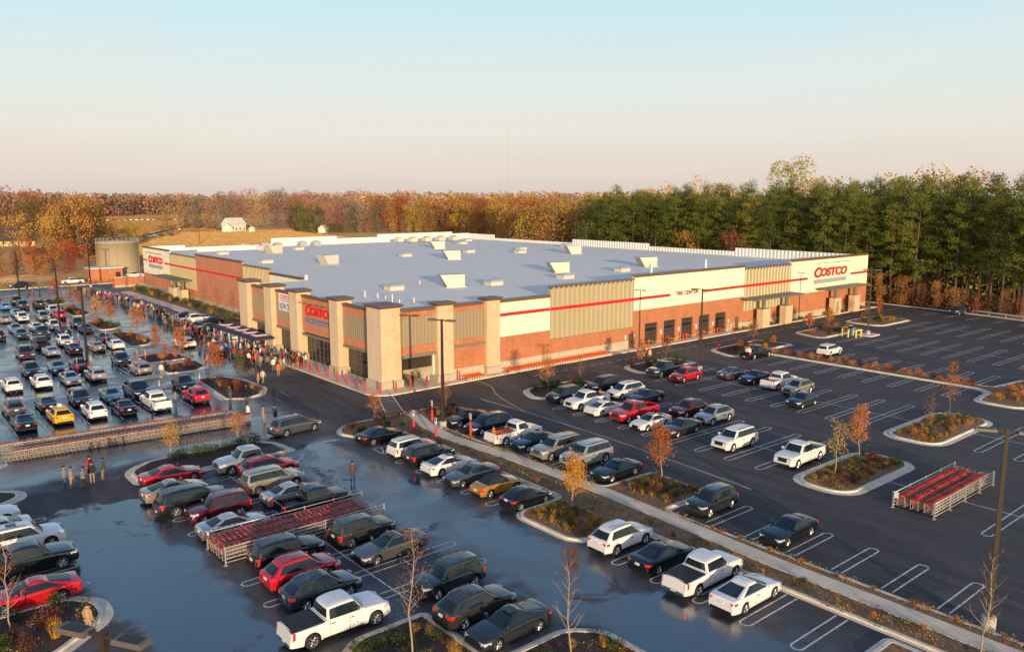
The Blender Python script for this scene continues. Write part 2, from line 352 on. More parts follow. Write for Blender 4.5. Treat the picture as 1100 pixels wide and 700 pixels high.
# the lot, one sheet
LOT=[(-90,-60),(163,-60),(164,20),(164.6,44),(165,52),(166.5,59),(167,63),(168.5,72),(169.5,84),(169,100),(166,120),(166,219),(150,228),(72,229.5),(62,229),(-90,231)]
mb=MB(); mb.poly([(x,y,0) for x,y in LOT]); struct(mb.build('parking_lot',M['asphalt']))

def rounded(poly,r,seg=5):
    # round the corners of a polygon; r may be a list
    out=[]; n=len(poly)
    for i in range(n):
        p=Vector((*poly[i],0)); a=Vector((*poly[i-1],0))-p; c=Vector((*poly[(i+1)%n],0))-p
        rr=r[i] if isinstance(r,(list,tuple)) else r
        if rr<=0.01: out.append((p.x,p.y)); continue
        la,lc=a.length,c.length; a.normalize(); c.normalize()
        ang=math.acos(max(-1,min(1,a.dot(c)))); t=rr/math.tan(ang/2); t=min(t,la*.48,lc*.48); rr=t*math.tan(ang/2)
        ce=p+(a+c).normalized()*(rr/math.sin(ang/2)); p0=p+a*t; p1=p+c*t
        a0=math.atan2(p0.y-ce.y,p0.x-ce.x); a1=math.atan2(p1.y-ce.y,p1.x-ce.x); d=(a1-a0+math.pi)%(2*math.pi)-math.pi
        for k in range(seg+1):
            t2=a0+d*k/seg; out.append((ce.x+rr*math.cos(t2),ce.y+rr*math.sin(t2)))
    return out
def inset(poly,d):
    n=len(poly); out=[]
    A=sum(poly[i][0]*poly[(i+1)%n][1]-poly[(i+1)%n][0]*poly[i][1] for i in range(n)); s=1 if A>0 else -1
    for i in range(n):
        p=Vector(poly[i]); a=Vector(poly[i-1]); c=Vector(poly[(i+1)%n])
        e1=(p-a).normalized(); e2=(c-p).normalized(); n1=Vector((-e1.y,e1.x))*s; n2=Vector((-e2.y,e2.x))*s
        nn=(n1+n2); 
        if nn.length<1e-6: nn=n1
        nn.normalize(); k=max(.4,nn.dot(n1)); out.append((p.x+nn.x*d/k,p.y+nn.y*d/k))
    return out
ISL={}
def island(key,poly,r,soil='mulch',pan=.5,kw=.26,wide=0.0,flat=False):
    # gutter pan, kerb ring, planting bed
    o=rounded(poly,r); k0=inset(o,pan); k1=inset(k0,kw+wide)
    mb=MB(); n=len(o)
    for i in range(n):
        j=(i+1)%n
        mb.poly([(*o[i],.006),(*o[j],.006),(*k0[j],.02),(*k0[i],.02)])
        mb.poly([(*k0[i],.02),(*k0[j],.02),(*inset(k0,.03)[j],.14),(*inset(k0,.03)[i],.14)])
        mb.poly([(*inset(k0,.03)[i],.14),(*inset(k0,.03)[j],.14),(*k1[j],.14),(*k1[i],.14)])
        mb.poly([(*k1[i],.14),(*k1[j],.14),(*k1[j],.05),(*k1[i],.05)])
    t=mb.build('traffic_island',M['kerb']); struct(t)
    s=inset(k1,-.01); cx=sum(p[0] for p in s)/n; cy=sum(p[1] for p in s)/n
    if flat:
        mb=MB(); mb.poly([(p[0],p[1],.11) for p in s]); mb.build('planting_bed',M[soil],t); ISL[key]=s; return t
    mb=MB(); c=mb.vert(cx,cy,.20); ids=[mb.vert(p[0],p[1],.10) for p in s]
    mids=[mb.vert(cx+(p[0]-cx)*.6,cy+(p[1]-cy)*.6,.19) for p in s]
    for i in range(n):
        j=(i+1)%n; mb.face((ids[i],ids[j],mids[j],mids[i]),0,True); mb.face((mids[i],mids[j],c),0,True)
    mb.build('planting_bed',M[soil],t); ISL[key]=s
    return t
def rect(x0,y0,x1,y1): return [(x0,y0),(x1,y0),(x1,y1),(x0,y1)]
# islands of the right-hand lot
island('H',rect(56.3,28.0,68.7,33.7),2.2)
island('G',rect(74.2,29.0,88.2,35.0),2.2)
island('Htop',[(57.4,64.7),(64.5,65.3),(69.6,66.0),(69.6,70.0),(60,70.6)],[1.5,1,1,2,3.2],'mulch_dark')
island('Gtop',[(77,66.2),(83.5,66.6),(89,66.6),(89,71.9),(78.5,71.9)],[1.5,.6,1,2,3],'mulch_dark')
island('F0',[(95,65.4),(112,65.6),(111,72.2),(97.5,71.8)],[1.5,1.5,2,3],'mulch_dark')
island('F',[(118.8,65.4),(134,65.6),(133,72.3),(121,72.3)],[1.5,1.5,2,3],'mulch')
island('E',rect(138.3,65.2,151,73.2),[2,2,3,3])
island('hedge',[(94.6,28.6),(112,28.6),(112,34.6),(104.2,35.6),(104.2,65),(101.2,65),(101.2,36.2),(100.2,34.9),(94.6,34.4)],[2,2,2,1,.4,.4,.6,.6,2],'mulch',flat=True)
island('far',rect(138.3,29.2,151,35.2),2)
# left lot islands
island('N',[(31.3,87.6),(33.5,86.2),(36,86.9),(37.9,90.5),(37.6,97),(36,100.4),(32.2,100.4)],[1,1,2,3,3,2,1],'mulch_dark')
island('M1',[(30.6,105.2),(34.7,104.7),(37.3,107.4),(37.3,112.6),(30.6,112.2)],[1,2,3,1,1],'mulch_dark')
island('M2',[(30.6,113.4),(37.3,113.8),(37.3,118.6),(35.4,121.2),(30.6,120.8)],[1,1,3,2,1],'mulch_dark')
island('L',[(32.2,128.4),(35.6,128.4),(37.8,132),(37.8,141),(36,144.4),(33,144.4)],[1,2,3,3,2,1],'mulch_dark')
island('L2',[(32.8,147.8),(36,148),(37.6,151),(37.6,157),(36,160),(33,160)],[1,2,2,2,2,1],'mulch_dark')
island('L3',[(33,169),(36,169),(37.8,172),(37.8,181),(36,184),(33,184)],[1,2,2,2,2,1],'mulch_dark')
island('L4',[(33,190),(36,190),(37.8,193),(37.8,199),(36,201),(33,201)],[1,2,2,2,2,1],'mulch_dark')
# front islands
island('I',[(16.2,65.2),(30,65.6),(29.6,69.2),(27.8,71.3),(18.6,71.3),(16.2,69.3)],[.8,.6,2,2,3,3],'mulch_dark')
island('J',[(-12,42),(6.4,42),(9.8,44.8),(9.8,47.4),(8.2,49.2),(-12,48.6)],[.5,2.5,3,2,1.5,.5],'mulch_dark')
island('K',[(-12,66.6),(7.6,66.6),(9.4,68),(9.4,69.8),(7.6,71.4),(-12,71.4)],[.5,2,1.5,1.5,2,.5],'mulch_dark')
island('frontL',[(16.2,24),(22.8,24),(22.8,34.7),(18.4,34.7),(16.2,33.2)],[.5,.5,.5,2,2],'mulch_dark',.3)
island('frontR',[(23.4,21),(29,21),(29,27),(27.4,28.6),(23.4,28.6)],[.5,.5,2,2,.5],'mulch_dark',.3)
island('cartend',[(-6,76.0),(7.6,76.0),(9.5,77.4),(9.4,82),(8,84),(-6,84)],[.5,2,1,1,2,.5],'mulch_dark')
# the long median between the two car rows, with its walkway
island('A',[(39.7,10),(44.3,10),(44.3,35.3),(49.6,35.3),(49.9,41.7),(44.3,41.9),(44.3,64.4),(50.0,64.6),(50.2,68.6),(47.6,70.4),(36.6,70.4),(34.6,67.6),(36,64.9),(39.8,64.6),(39.8,42.3),(34.9,42.3),(34.9,35.2),(39.7,34.8)],
 [.2,.2,.4,1.2,.6,.4,.4,1,1.5,2.5,3.2,2.2,1.2,.4,.4,1.6,1.8,.4],'mulch',.25,flat=True)
island('A0',[(35.0,-6),(44.3,-6),(44.3,9.6),(39.6,9.6),(39.6,17.3),(37,17.3),(35.0,15.5)],[.3,.3,.2,.2,.5,1.2,1.5],'mulch',.3,flat=True)
def patch(name,polys,mat,z,par=None,st=True):
    mb=MB()
    for p in polys: mb.poly([(x,y,z) for x,y in p])
    o=mb.build(name,mat,par)
    if st and par is None: struct(o)
    return o
def ribbon(name,pts,w,z0,z1,mat,par=None,gap=None):
    mb=MB(); n=len(pts); Lp=[];Rp=[]
    for i,p in enumerate(pts):
        a=Vector(pts[max(0,i-1)]); c=Vector(pts[min(n-1,i+1)]); d=(c-a).normalized(); q=Vector((-d.y,d.x))*w/2; p=Vector(p)
        Lp.append(p+q); Rp.append(p-q)
    for i in range(n-1):
        mb.poly([(*Rp[i],z1),(*Rp[i+1],z1),(*Lp[i+1],z1),(*Lp[i],z1)])
        mb.poly([(*Lp[i],z1),(*Lp[i+1],z1),(*Lp[i+1],z0),(*Lp[i],z0)]); mb.poly([(*Rp[i+1],z1),(*Rp[i],z1),(*Rp[i],z0),(*Rp[i+1],z0)])
    o=mb.build(name,mat,par)
    if par is None: struct(o)
    return o

ribbon('footpath',[(42.4,-6),(42.4,12),(42.5,26),(43.0,34),(43.3,42),(43.2,52),(42.4,60),(43.2,65),(44.3,68.5),(44.6,70.35)],1.35,.09,.155,M['walk'])
# planting bed verge stays at .11, the path is proud of it
# pavement round the store
KW=[(45.0,126.5),(45.0,81.2)]; 
apron=[(45.0,126),(45.0,80.0),(45.4,78.6),(46.3,77.8),(47.6,77.5),(57,77.6),(66,77.9),(90,78.0),(90,80.4),(48.2,80.4),(48.2,82),(50.4,84),(50.4,126)]
mb=MB(); mb.prism(apron,0,.15,bottom=False); t=mb.build('pavement',M['walk']); struct(t)
mb=MB(); mb.prism([(90.15,77.9),(163,78.3),(163,79.9),(90.15,79.9)],0,.15,bottom=False); t=mb.build('pavement',M['kerb']); struct(t)
mb=MB(); mb.poly([(114.5,78.6,.17),(140.9,78.6,.17),(140.9,79.7,.17),(114.5,79.7,.17)]); mb.poly([(143.5,78.7,.17),(160,78.7,.17),(160,79.7,.17),(143.5,79.7,.17)]); mb.build('planting_bed',M['mulch'],t)
# bed and path along the long left wall
mb=MB(); mb.prism([(50.5,126.6),(58.9,126.6),(58.9,214),(53.5,214),(53.5,150),(50.5,136)],0,.13,bottom=False); t=mb.build('planting_strip',M['mulch']); struct(t)
mb=MB(); mb.prism([(50.9,137),(53.4,149.5),(53.4,206),(51.2,206),(51.2,150),(49.2,137)],0,.15,bottom=False); struct(mb.build('pavement',M['walk']))
mb=MB(); mb.prism(rounded([(45,127),(50.3,127),(50.3,134),(47,134.6)],1),0,.14,bottom=False); struct(mb.build('pavement',M['walk']))
# kerb along the wood and a grass verge beyond it
ribbon('kerb',[(163.2,-60),(164.2,20),(164.8,44),(165.2,52),(166.7,59),(167.2,63),(168.7,72),(169.7,84),(169.2,100),(166.2,120),(166.2,219)],.5,0,.15,M['kerb'])
ribbon('kerb',[(-90,231.2),(62,229.2),(72,229.7),(150,228.2),(166,219.2)],.5,0,.15,M['kerb'])
# ------------------------------------------------------------------ painted markings
def stripe_pair(mb,x0,x1,y,closed0=True,closed1=True,g=.32,w=.11,z=.006):
    mb.poly([(x0,y-g-w/2,z),(x1,y-g-w/2,z),(x1,y-g+w/2,z),(x0,y-g+w/2,z)])
    mb.poly([(x0,y+g-w/2,z),(x1,y+g-w/2,z),(x1,y+g+w/2,z),(x0,y+g+w/2,z)])
    for c,x,s in ((closed0,x0,-1),(closed1,x1,1)):
        if not c: continue
        n=8
        for k in range(n):
            a=math.pi*(k/n-.5); b2=math.pi*((k+1)/n-.5); ri,ro_=g-w/2,g+w/2
            mb.poly([(x+s*ri*math.cos(a),y+ri*math.sin(a),z),(x+s*ro_*math.cos(a),y+ro_*math.sin(a),z),(x+s*ro_*math.cos(b2),y+ro_*math.sin(b2),z),(x+s*ri*math.cos(b2),y+ri*math.sin(b2),z)][::(1 if s>0 else -1)])
def rotpair(mb,x,y0,y1,c0=True,c1=True):
    t=MB(); stripe_pair(t,y0,y1,-x,c0,c1)
    n=len(mb.v); mb.v.extend([(-q[1],q[0],q[2]) for q in t.v]); 
    for f_ in t.f: mb.face([n+i for i in f_])
def hline(mb,x0,y0,x1,y1,w=.11,z=.008):
    d=Vector((x1-x0,y1-y0)).normalized(); q=Vector((-d.y,d.x))*w/2
    mb.poly([(x0+q.x,y0+q.y,z),(x0-q.x,y0-q.y,z),(x1-q.x,y1-q.y,z),(x1+q.x,y1+q.y,z)])
mb=MB()
for y in [19.7,22.7,25.8,28.9,32.0,44.6,47.7,50.8,53.95,57.1]: stripe_pair(mb,35.2,39.6,y,True,False)
for y in [16.5,19.6,22.7,25.8,28.9,32.0,44.6,47.9,51.2,54.3,57.5]: stripe_pair(mb,44.5,49.1,y,False,True)
for y in [12.8,15.9,19.0,36.5,39.6,42.75,45.85,48.95,52.0,55.1,58.3,61.4]: stripe_pair(mb,57.4,68.4,y)
for y in [17.2,20.3,23.4,26.6,37.6,40.8,43.95,47.15,50.3,53.4,56.7,60.1,63.2]: stripe_pair(mb,76.3,87.7,y)
for y in [37.3,40.35,43.5,46.6,49.8,52.95,56.3,59.6,62.6]: stripe_pair(mb,95.4,100.9,y,True,False); stripe_pair(mb,104.4,111,y,False,True)
for y in [37,40.2,43.4,46.6,49.8,53.0,56.2,59.5,62.6]: stripe_pair(mb,118.4,131,y)
for y in [40.1,43.2,46.4,49.7,52.8,56.1,59.4,62.6]: stripe_pair(mb,138.7,150.8,y)
for y in [46,50.3,54.6,59.1,63,67]: stripe_pair(mb,158.6,164.2,y,True,False)
for y in [37.6,40.8,44.0,53.2,56.3,59.5,62.7]: stripe_pair(mb,16.6,28.9,y)
hline(mb,62.45,10,62.45,28); hline(mb,62.45,33.8,62.45,63.5)
hline(mb,81.8,10,81.8,29); hline(mb,81.8,35,81.8,65.5); hline(mb,124.8,34,124.8,65.5); hline(mb,144.7,38,144.7,65.3)
hline(mb,22.75,35.2,22.75,65.2)
for x in (-9.8,-6.7,-3.6,-.5,2.6,5.6,8.1,11.2,14.3,17.5,20.6,23.7,27.6,31.0):
    for y0,y1 in ((86.6,99.2),(106.4,119.4),(126.8,139.9),(146.6,159.4),(166.8,179.6),(187,200)):
        if x<31 or y0<100: rotpair(mb,x,y0+.3,y1-.3)
for y in (93,113,133.4,153,173.2,193.5): hline(mb,-12,y,30.5,y)
for y in (50,53.1,56.3,59.4,62.5): stripe_pair(mb,3.0,9.2,y,False,True)
# crosswalk at the corner, accessible bays' hatching, stop bars
hline(mb,45.3,77.6,42.2,70.7,.16); hline(mb,47.1,77.6,44.3,70.7,.16)
for k in range(1,9):
    t=k/9; hline(mb,45.3-3.1*t,77.6-6.9*t,47.1-2.8*t,77.6-6.9*t,.12)
for k in range(6): hline(mb,35.4+k*.75,60.0+ (0 if k%2 else 0),36.2+k*.75,61.6,.11)
hline(mb,35.3,59.9,39.6,59.9); hline(mb,35.3,61.7,39.6,61.7); hline(mb,35.3,59.9,35.3,61.7)
for k in range(9): hline(mb,77+k*1.2,62.4,78+k*1.2,64.8,.1)
hline(mb,32.5,66.5,34.5,66.3,.3)
for y0 in (16,): pass
o=mb.build('road_markings',M['line_paint']); struct(o)
# concrete valley gutters and the sealed trench
ribbon('drain_channel',[(53.9,70),(54.2,62),(54.0,50),(53.2,40),(52.6,34)],.16,0,.009,M['channel'])
ribbon('patch_line',[(59.2,77.5),(58.6,73.9),(56.6,70.5),(55.5,67.5),(54.1,62.4)],.28,0,.008,M['sealant'])
mb=MB()
for k in range(60):
    x=66+k*1.7; hline(mb,x,74.9,x+1.1,74.9,.14,.008)
struct(mb.build('road_markings',M['line_paint']))
# mounds and bare ground beyond the far road
def mound(name,cx,cy,rx,ry,h,mat,n=28,rot=0):
    pts=[]
    for i in range(9):
        r=i/8; row=[]
        for k in range(n+1):
            a=2*math.pi*k/n; q=h*(0.5+0.5*math.cos(math.pi*r)) + .25*math.sin(3*a+i)*(1-r)
            xx=rx*r*math.cos(a); yy=ry*r*math.sin(a)
            row.append((cx+xx*math.cos(rot)-yy*math.sin(rot),cy+xx*math.sin(rot)+yy*math.cos(rot),q-.05))
        pts.append(row)
    mb=MB(); mb.grid(pts,flip=False); struct(mb.build(name,mat))
mound('hill',36,246,22,9,1.9,M['bare_soil'])
mound('hill',4,250,26,12,1.6,M['bare_soil'])
mound('hill',75,262,24,12,1.4,M['field'])
# far lots and lanes
patch('road',[[(62,232),(66,232),(70,262),(67,262)]],M['road_far'],-.01)
patch('road',[[(60,404),(92,400),(200,560),(560,900),(553,912),(193,572),(88,409),(60,411)]],M['road_far'],-.012)
patch('road',[[(130,480),(150,470),(215,590),(196,602)]],M['road_far'],-.008)
patch('ground',[[(150,800),(420,640),(900,1500),(500,1900)],],M['bare_soil'],-.018)
patch('road',[[(190,830),(300,815),(330,1000),(240,1030)]],M['road_far'],-.009)
# ------------------------------------------------------------------ the store
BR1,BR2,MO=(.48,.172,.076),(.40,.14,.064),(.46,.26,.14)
M['brick_x']=brickmat('brick_front_lightened',1,(.60,.22,.11),(.52,.185,.09),(.55,.33,.2)); M['brick_y']=brickmat('brick_facing_side',0,BR1,BR2,MO)  # front brick lightened in colour, standing in for light on that face
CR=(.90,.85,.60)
M['cream_x']=blockmat('cream_front_lightened',1,(.92,.88,.66),2.4,1.2); M['cream_y']=blockmat('cream_panel_side',0,CR,2.4,1.2)  # front cream carries extra brightness in its colour for the less sunlit side
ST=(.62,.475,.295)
M['stone_x']=blockmat('pillar_front_lightened',1,(.73,.565,.36),.4,.2); M['stone_y']=blockmat('pillar_block_side',0,ST,.4,.2)  # front pillar block paler than the side one: light put into the colour
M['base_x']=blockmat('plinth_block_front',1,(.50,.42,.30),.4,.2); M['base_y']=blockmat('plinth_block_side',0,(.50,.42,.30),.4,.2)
mk('ribbed',(.46,.40,.25),.45,.25,vary=.05,vscale=.5)
mk('ribbed_x',(.36,.30,.17),.45,.2,vary=.05,vscale=.5); mk('cladding_tan',(.30,.235,.15),.6,vary=.05)  # ribbed_x is a darker ribbed copy, shading by facing put into its colour
mk('coping',(.15,.085,.05),.5,vary=.1)
mk('lintel',(.19,.175,.13),.6)
mk('taillight_dark',(.20,.015,.012),.6); mk('red_stripe',(.72,.012,.018),.5)
mk('sign_blue',(.05,.06,.30),.5); mk('sign_grey',(.32,.31,.34),.5); mk('sign_pale',(.42,.41,.48),.6); mk('sign_white',(.8,.8,.78),.6)
mk('membrane',(.72,.70,.66),.7,vary=.06,vscale=.3)
mk('door_dark',(.045,.036,.03),.3,vary=.2); mk('door_frame',(.10,.085,.07),.4)
mk('interior',(.06,.045,.03),.8); mk('shop_warm',(.5,.36,.16),.8)
mk('unit_cream',(.62,.56,.44),.5,vary=.06); mk('unit_dark',(.30,.26,.2),.6); mk('galv',(.5,.5,.5),.4,.4)  # louvres and fan guards get a darker tan than the casings
# roof sheet: pale blue-grey with standing seams
m,nt,b=newmat('roof_sheet'); N=nt.nodes; L=nt.links; M['roof']=m
g=N.new('ShaderNodeNewGeometry'); P=g.outputs['Position']
wv=N.new('ShaderNodeTexWave'); wv.wave_type='BANDS'; wv.bands_direction='Y'; wv.inputs['Scale'].default_value=.21; wv.inputs['Distortion'].default_value=0; wv.wave_profile='SAW'
L.new(P,wv.inputs['Vector'])
sm=mrange(N,L,wv.outputs['Fac'],.0,.22,0,1)
c=mixc(N,L,nz(N,L,P,.06,5,.6,.3),(.82,.765,.67),(.94,.885,.78)); c=mixc(N,L,mrange(N,L,nz(N,L,P,.35,6,.7,.8),.55,.75,0,.5),c,(.66,.625,.56)); c=mixc(N,L,sm,(.42,.40,.36),c)
wx=N.new('ShaderNodeTexWave'); wx.wave_type='BANDS'; wx.bands_direction='X'; wx.inputs['Scale'].default_value=.021; wx.wave_profile='SAW'; L.new(P,wx.inputs['Vector'])
c=mixc(N,L,mrange(N,L,wx.outputs['Fac'],0,.02,.5,0),c,(.75,.76,.76))
L.new(c,b.inputs['Base Color']); b.inputs['Roughness'].default_value=.75; b.inputs['Specular IOR Level'].default_value=.15
bp=N.new('ShaderNodeBump'); bp.inputs['Strength'].default_value=.7; bp.inputs['Distance'].default_value=.06; L.new(sm,bp.inputs['Height']); L.new(bp.outputs[0],b.inputs['Normal'])

store=empty('warehouse_store',(59,79.6,0)); OX,OY=59,79.6
tag(store,'huge brick and cream warehouse store with pale flat roof and red stripe','building')
class SB(MB):   # builds in world numbers, stored relative to the store's base
    def build(s,name,mats,parent=None,**k):
        s.v=[(x-OX,y-OY,z) for x,y,z in s.v]; return MB.build(s,name,mats,parent or store,**k)
XR=160.5; YB=214.0; YW=79.6; XL=59.0; RZ=8.9; TH=.35
def wall_y(name,x0,x1,z0,z1,mat,y=YW,t=TH):      # facing the right-hand lot (-Y)
    mb=SB(); mb.box(x0,y,z0,x1,y+t,z1); return mb.build(name,mat)
def wall_x(name,y0,y1,z0,z1,mat,x=XL,t=TH):      # facing the left-hand lot (-X)
    mb=SB(); mb.box(x,y0,z0,x+t,y1,z1); return mb.build(name,mat)
def coping_y(x0,x1,z,y=YW,t=TH):
    mb=SB(); mb.box(x0-.05,y-.12,z,x1+.05,y+t+.12,z+.16); mb.box(x0-.05,y-.07,z-.22,x1+.05,y-.004,z-.003); return mb.build('coping',M['coping'])
def coping_x(y0,y1,z,x=XL,t=TH):
    mb=SB(); mb.box(x-.12,y0-.05,z,x+t+.12,y1+.05,z+.16); mb.box(x-.07,y0-.05,z-.22,x-.004,y1+.05,z-.003); return mb.build('coping',M['coping'])
def ribs_y(x0,x1,z0,z1,y=YW,p=.62,d=.13,name='ribbed_panel',mat='ribbed'):
    n=max(2,round((x1-x0)/p)); q=(x1-x0)/n; prof=[]
    for i in range(n):
        a=x0+i*q; prof+=[(a,0),(a+q*.38,0),(a+q*.5,-d),(a+q*.88,-d)]
    prof.append((x1,0)); mb=SB()
    mb.grid([[(x,y+dy,z0) for x,dy in prof],[(x,y+dy,z1) for x,dy in prof]],sm=False)
    mb.box(x0,y+.01,z0,x1,y+TH,z1); return mb.build(name,M[mat])
def ribs_x(y0,y1,z0,z1,x=XL,p=.62,d=.13,name='ribbed_panel',mat='ribbed_x'):
    n=max(2,round((y1-y0)/p)); q=(y1-y0)/n; prof=[]
    for i in range(n):
        a=y0+i*q; prof+=[(a,0),(a+q*.38,0),(a+q*.5,-d),(a+q*.88,-d)]
    prof.append((y1,0)); mb=SB()
    mb.grid([[(x+dy,y,z0) for y,dy in prof],[(x+dy,y,z1) for y,dy in prof]],sm=False,flip=True)
    mb.box(x+.01,y0,z0,x+TH,y1,z1); return mb.build(name,M[mat])
# --- right-hand facade, from the corner to the far end
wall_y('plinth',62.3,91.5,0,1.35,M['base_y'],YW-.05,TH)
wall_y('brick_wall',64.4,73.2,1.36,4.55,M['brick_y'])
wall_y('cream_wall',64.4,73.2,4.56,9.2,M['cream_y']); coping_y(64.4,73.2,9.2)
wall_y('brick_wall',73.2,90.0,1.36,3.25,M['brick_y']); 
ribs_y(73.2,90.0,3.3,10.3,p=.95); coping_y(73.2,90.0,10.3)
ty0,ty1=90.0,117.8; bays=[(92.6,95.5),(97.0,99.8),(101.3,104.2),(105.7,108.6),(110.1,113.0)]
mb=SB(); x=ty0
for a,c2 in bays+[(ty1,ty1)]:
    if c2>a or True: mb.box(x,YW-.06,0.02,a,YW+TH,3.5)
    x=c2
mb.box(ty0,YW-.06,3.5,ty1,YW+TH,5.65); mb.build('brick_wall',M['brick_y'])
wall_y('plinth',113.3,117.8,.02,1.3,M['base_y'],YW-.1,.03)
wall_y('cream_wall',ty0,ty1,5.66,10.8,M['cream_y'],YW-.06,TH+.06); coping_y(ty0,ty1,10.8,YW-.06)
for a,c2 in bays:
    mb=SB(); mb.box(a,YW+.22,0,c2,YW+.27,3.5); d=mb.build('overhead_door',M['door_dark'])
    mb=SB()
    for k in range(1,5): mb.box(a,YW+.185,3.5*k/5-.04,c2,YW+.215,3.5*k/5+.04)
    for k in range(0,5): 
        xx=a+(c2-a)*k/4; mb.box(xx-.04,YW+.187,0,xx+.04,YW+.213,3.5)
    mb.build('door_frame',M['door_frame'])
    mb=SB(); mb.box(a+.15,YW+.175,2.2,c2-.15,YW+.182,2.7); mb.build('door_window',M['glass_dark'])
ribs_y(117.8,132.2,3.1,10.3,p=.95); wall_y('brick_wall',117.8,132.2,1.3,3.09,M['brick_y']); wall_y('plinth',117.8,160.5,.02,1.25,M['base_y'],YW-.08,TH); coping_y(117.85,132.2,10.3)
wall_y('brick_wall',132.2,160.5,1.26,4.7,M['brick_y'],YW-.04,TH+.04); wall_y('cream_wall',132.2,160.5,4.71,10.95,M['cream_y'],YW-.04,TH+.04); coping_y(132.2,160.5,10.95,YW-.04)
# far end wall and rear walls, seen from inside above the roof
def wx(name,y0,y1,z1,mat,x=XR-.3): 
    mb=SB(); mb.box(x,y0,0,x+.3,y1,z1); return mb.build(name,mat)
wx('end_wall',79.96,111.0,10.75,M['membrane'])
ribs=[(111.0,137.1,9.9),(137.1,165,10.6),(165,200.5,9.6),(200.5,YB,10.6)]
for a,c2,z in ribs: wx('end_wall',a+.002,c2,z,M['membrane'])
def inner_ribs(y0,y1,z0,z1,x=XR-.302):
    n=round((y1-y0)/.9); q=(y1-y0)/n; prof=[]
    for i in range(n):
        a=y0+i*q; prof+=[(a,0),(a+q*.4,0),(a+q*.5,-.12),(a+q*.9,-.12)]
    prof.append((y1,0)); mb=SB(); mb.grid([[(x+dy,y,z0) for y,dy in prof],[(x+dy,y,z1) for y,dy in prof]],sm=False,flip=True); mb.build('ribbed_panel',M['membrane'])
inner_ribs(80,111,RZ,10.7); inner_ribs(111.1,137,RZ,9.85); inner_ribs(137.2,165,RZ,10.55); inner_ribs(165.1,200.4,RZ,9.55); inner_ribs(200.6,YB-.4,RZ,10.55)
for a,c2,z in ((XL+.36,69.2,10.2),(69.21,92.4,9.6),(92.41,112.3,11.2),(112.31,125.9,10.5),(125.91,153.5,11.3),(153.51,XR-.31,10.7)):
    mb=SB(); mb.box(a,YB-.3,0,c2,YB,z); mb.build('rear_wall',M['membrane'])
    mb=SB(); mb.box(a,YB-.36,z,c2,YB+.06,z+.09); mb.build('coping',M['coping'])
mb=SB(); mb.box(84,YB-20,RZ,84.25,YB-.4,10.0); mb.box(69.3,YB-9.2,RZ,84,YB-9,9.9); mb.build('roof_parapet',M['membrane'])
# --- long left wall
wall_x('plinth',123.4,214,.02,.9,M['base_x'],XL-.05,TH)
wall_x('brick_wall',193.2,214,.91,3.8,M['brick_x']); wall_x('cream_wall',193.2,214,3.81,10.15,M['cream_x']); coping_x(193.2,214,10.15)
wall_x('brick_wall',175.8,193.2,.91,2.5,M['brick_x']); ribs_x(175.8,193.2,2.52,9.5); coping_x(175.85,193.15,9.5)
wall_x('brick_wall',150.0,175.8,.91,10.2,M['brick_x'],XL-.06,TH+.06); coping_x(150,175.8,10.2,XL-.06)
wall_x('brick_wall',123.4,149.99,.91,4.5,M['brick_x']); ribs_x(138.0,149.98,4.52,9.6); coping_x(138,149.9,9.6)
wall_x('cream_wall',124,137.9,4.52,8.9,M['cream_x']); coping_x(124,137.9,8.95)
mb=SB(); mb.box(XL-.02,123.41,4.5,XL+TH,124,9.7); mb.build('roof_parapet',M['membrane'])
# --- roof
mb=SB(); mb.poly([(XL+.3,YW+.3,RZ),(XR-.31,YW+.3,RZ),(XR-.31,YB-.31,RZ),(XL+.3,YB-.31,RZ)]); mb.poly([(48.5,79.95,RZ),(XL+.3,79.95,RZ),(XL+.3,123.2,RZ),(48.5,123.2,RZ)])
mb.build('roof',M['roof'])
# --- entrance block, front (-X) side: pillars with caps, panelled bays between
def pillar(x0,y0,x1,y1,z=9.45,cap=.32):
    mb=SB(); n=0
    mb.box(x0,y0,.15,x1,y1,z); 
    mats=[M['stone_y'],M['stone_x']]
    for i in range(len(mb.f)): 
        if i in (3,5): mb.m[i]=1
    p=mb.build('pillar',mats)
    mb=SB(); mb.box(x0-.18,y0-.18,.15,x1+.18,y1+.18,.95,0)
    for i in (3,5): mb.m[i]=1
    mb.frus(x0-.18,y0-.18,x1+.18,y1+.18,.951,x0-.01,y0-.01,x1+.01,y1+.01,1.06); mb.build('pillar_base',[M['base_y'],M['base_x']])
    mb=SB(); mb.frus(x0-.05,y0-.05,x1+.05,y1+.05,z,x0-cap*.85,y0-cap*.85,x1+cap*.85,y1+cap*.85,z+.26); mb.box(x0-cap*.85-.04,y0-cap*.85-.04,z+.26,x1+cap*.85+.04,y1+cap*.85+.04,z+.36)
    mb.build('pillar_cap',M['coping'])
XF=48.3
pillar(47.3,80.1,50.0,83.3,9.6,.34)          # corner pillar on the front
PIL=[(91.0,93.2),(102.6,105.0),(111.0,113.5),(119.8,122.9)]
for a,c2 in PIL: pillar(47.55,a,49.6,c2)
BX=[(83.31,90.99),(93.21,102.59),(105.01,110.99),(113.51,119.79)]
